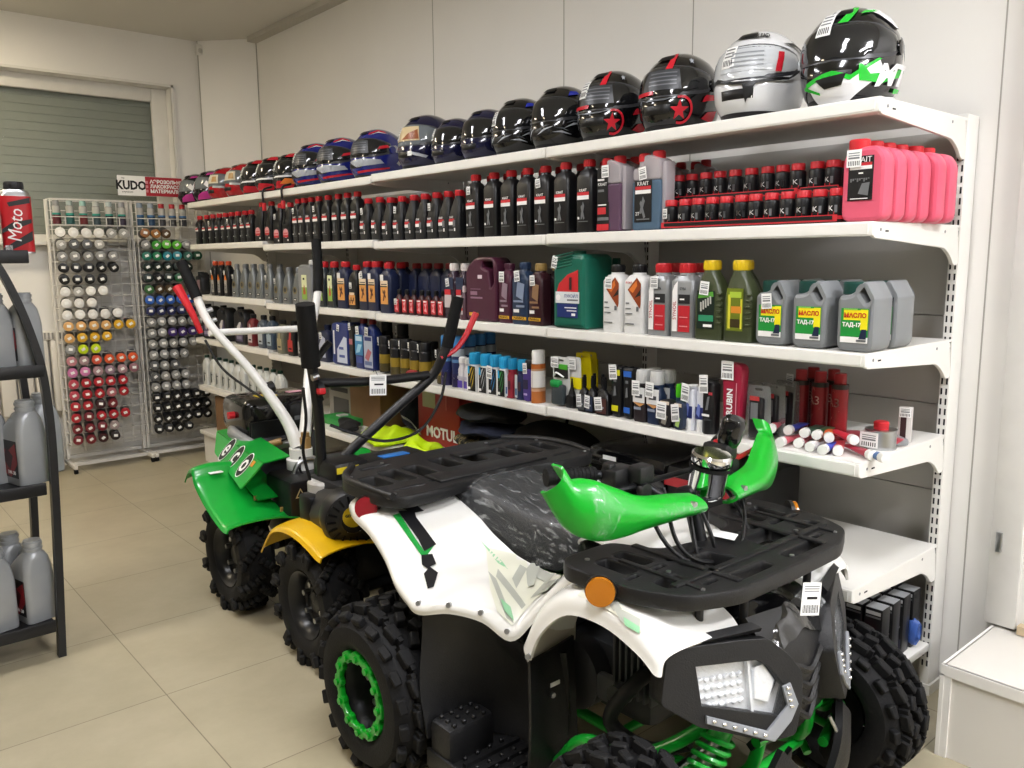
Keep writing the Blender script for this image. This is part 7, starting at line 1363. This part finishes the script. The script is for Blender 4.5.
# engine with pull starter
c = Vector(u2(352, 519, 2.76)); a = MB(); a.cyl(tuple(c+Vector((.02, .06, 0))), tuple(c+Vector((.03, .2, -.02))), .11, P('19191b', .45), n=20); a.box(tuple(c+Vector((.11, .22, .0))), (.24, .26, .24), P('19191b', .45), bev=.03); part_(a, 'engine', t)
a = MB(); Ms = Matrix.Translation(c) @ Matrix.Rotation(pi/2, 4, 'X') @ Matrix.Rotation(-.35, 4, 'Y'); a.lathe([(.118, -.07), (.118, -.01), (.105, .012), (.05, .03), (.045, .036), (.001, .036)], BLACK, Ms, n=28)
for k in range(18): q = 2*pi*k/18; a.box((0, 0, 0), (.008, .045, .006), DARKST, Ms @ at(.078*cos(q), .078*sin(q), .022, rz=q+pi/2))
ps = part_(a, 'pull_starter', t); a = MB(); a.lathe([(.042, 0), (.042, .002), (.001, .002)], P('d8b81e'), Ms @ at(0, .02, .036), n=20); a.text('GENERAL', .015, INK, Ms @ at(0, .025, .0385), bold=.0004); a.box((0, 0, 0), (.05, .012, .001), PAPER, Ms @ at(0, -.035, .034)); a.build('sticker', ps)
a = MB(); c = Vector(u2(341, 468, 3.0)); a.box(tuple(c), (.17, .2, .10), BLACK, bev=.03); tk = part_(a, 'fuel_tank', t); a = MB(); a.box(tuple(c+Vector((-.03, -.1115, .02))), (.10, .002, .025), P('d8c22a')); a.build('sticker', tk)
a = MB(); c2 = Vector(u2(327, 481, 3.02)); a.lathe([(.08, 0), (.08, .06), (.07, .07), (.001, .07)], P('b5b3ae', .35), Matrix.Translation(c2+Vector((0, 0, -.06))), n=24); part_(a, 'air_filter', t)
a = MB(); c = Vector(u2(394, 461, 2.98)); a.box(tuple(c), (.30, .22, .07), BLACK, bev=.03); bc = part_(a, 'top_cover', t); a = MB(); a.box(tuple(c+Vector((-.02, -.03, .037))), (.13, .05, .004), P('2f78c8')); a.build('sticker', bc)
a = MB(); c = Vector(u2(332, 505, 2.95))
for k in range(5): a.cyl(tuple(c+Vector((-.08+.035*k, -.02*(k % 2), .03*(k % 3)-.03))), tuple(c+Vector((-.05+.035*k, -.06, .03*(k % 3)-.02))), .012, STEEL if k % 2 else DARKST, n=8)
a.box(tuple(c+Vector((0, .05, -.02))), (.2, .1, .14), DARKST, bev=.015); part_(a, 'linkage', t)
a = MB(); c = Vector(u2(329, 523, 2.9)); a.box(tuple(c), (.05, .03, .03), P('e8641e'), bev=.008); part_(a, 'orange_cap', t)
a = MB(); a.tube([u2(322, 500, 2.93), u2(326, 530, 2.93), u2(324, 560, 2.95)], .012, STEEL); part_(a, 'rod', t)
a = MB(); a.box((.07, .10, .36), (.2, .3, .18), P('17171a', .4), bev=.03); part_(a, 'gear_housing', t)
# handlebar
HBK = mat('handle_black', '141416', .4)
a = MB(); LB_ = [u2(322, 486, 3.05), u2(321, 455, 3.03), u2(319, 420, 3.0), u2(315, 385, 2.96), u2(311, 362, 2.94)]; RB_ = [u2(324, 482, 3.05), u2(345, 456, 3.03), u2(392, 412, 2.98), u2(430, 378, 2.93), u2(442, 358, 2.90), u2(447, 345, 2.89)]
a.tube(LB_, .022, HBK, n=12); a.tube(RB_, .021, HBK, n=12); a.tube([u2(317, 383, 2.96), u2(375, 381, 2.95), u2(428, 375, 2.93)], .019, HBK); hb2 = part_(a, 'handlebar', t)
a = MB(); a.tube([u2(311, 366, 2.94), u2(308, 335, 2.92), u2(305, 304, 2.90)], .037, RUB, n=14); a.build('grip', hb2)
a = MB(); a.tube([u2(447, 347, 2.89), u2(452, 325, 2.87), u2(458, 297, 2.85)], .026, RUB, n=14); a.build('grip', hb2)
for pts in ([(322, 400, 2.97), (312, 372, 2.94), (322, 352, 2.92), (330, 342, 2.9)], [(441, 358, 2.89), (455, 350, 2.88), (466, 335, 2.87), (476, 313, 2.86)]): a = MB(); a.tube([u2(*p) for p in pts], lambda q: .009+.006*q, BLACK if pts[0][0] < 400 else REDC, n=8); a.build('clutch_lever', hb2)
a = MB(); a.cyl(u2(316, 390, 2.95), u2(322, 388, 2.95), .03, DARKST); a.cyl(u2(312, 378, 2.93), u2(318, 376, 2.93), .014, STEEL); a.build('clamp', hb2)
a = MB(); a.box(u2(321, 391, 2.93), (.03, .03, .025), REDC, bev=.005); a.build('stop_button', hb2)
a = MB(); a.tube([u2(446, 372, 2.88), u2(440, 400, 2.88), u2(420, 430, 2.9), u2(385, 441, 2.93), u2(350, 432, 2.97), u2(330, 425, 3.0)], .0065, BLACK, n=7); a.build('cable', hb2)
a = MB(); a.tube([u2(303, 388, 2.95), u2(306, 420, 2.97), u2(303, 450, 3.0), u2(310, 480, 3.0)], .0065, BLACK, n=7); a.build('cable', hb2)
tg = thing('price_tag', 'white paper price tag hanging from the black handlebar crossbar', 'price tag', U(378, 385, 1, 2.90)); price_card(tg, at(0, 0, 0, rz=-.45, ry=.03), .068, .086, 'card'); a = MB(); a.tube([(0, -.0, .04), (0, .02, .06), (0, .035, .05)], .0015, BLACK, n=5); part_(a, 'string', tg)
LAMPS = [(.35, 6.2, 'ceiling light by the window', .7), (.45, 3.6, 'ceiling light over the aisle', .8), (.7, .7, 'ceiling light above the camera', .95), (-1.5, 3.6, 'ceiling light across the room', .5), (1.9, -1.1, 'ceiling light behind the camera', 1.5), (1.9, -3.6, 'ceiling light at the rear of the shop', 2.3)]
LAMP_ARGS = (1.25, .32, 54); EXPOSURE = 0.2
# ------------------------------------------------------------------ camera, light, colour
cam = bpy.data.cameras.new('camera'); co = bpy.data.objects.new('camera', cam); COL.objects.link(co)
cam.sensor_width = 36; cam.lens = F_/1024*36; cam.clip_start = .05
M4 = Matrix(((RM[0][0], -RM[0][1], -RM[0][2], 0), (RM[1][0], -RM[1][1], -RM[1][2], 0), (RM[2][0], -RM[2][1], -RM[2][2], CAMH), (0, 0, 0, 1)))
co.matrix_world = M4; bpy.context.scene.camera = co
w = bpy.data.worlds.new('world'); bpy.context.scene.world = w; w.use_nodes = True
w.node_tree.nodes['Background'].inputs[0].default_value = (.5, .5, .5, 1); w.node_tree.nodes['Background'].inputs[1].default_value = .1
for (x, y, lab, mul) in LAMPS: lamp(x, y, lab, mul, *LAMP_ARGS)
# neighbours on the shelves must not touch: slim any pair that would
bpy.context.view_layer.update()
def wbox(o):
    P_ = [o.matrix_world @ Vector(c) for ch in o.children for c in ch.bound_box if ch.name.split('.')[0] != 'price_sticker']
    return [min(p[i] for p in P_) for i in range(3)], [max(p[i] for p in P_) for i in range(3)]
SH = [o for o in bpy.data.objects if 'placed' in o]; WB = {o.name: wbox(o) for o in SH}
for i, a in enumerate(SH):
    for b in SH[i+1:]:
        A_, B_ = WB[a.name], WB[b.name]; d = [min(A_[1][k], B_[1][k])-max(A_[0][k], B_[0][k]) for k in range(3)]
        if min(d) > .0005 and d[1] < .035:
            for o, W in ((a, A_), (b, B_)):
                o.scale.x = min(o.scale.x, max(.7, 1-(d[1]+.002)/(W[1][1]-W[0][1]))*1.0)
for o in bpy.data.objects:
    if 'placed' in o: del o['placed']
vs_ = bpy.context.scene.view_settings
vs_.view_transform = 'Standard'; vs_.look = 'None'; vs_.gamma = 1; vs_.use_curve_mapping = False; vs_.exposure = EXPOSURE
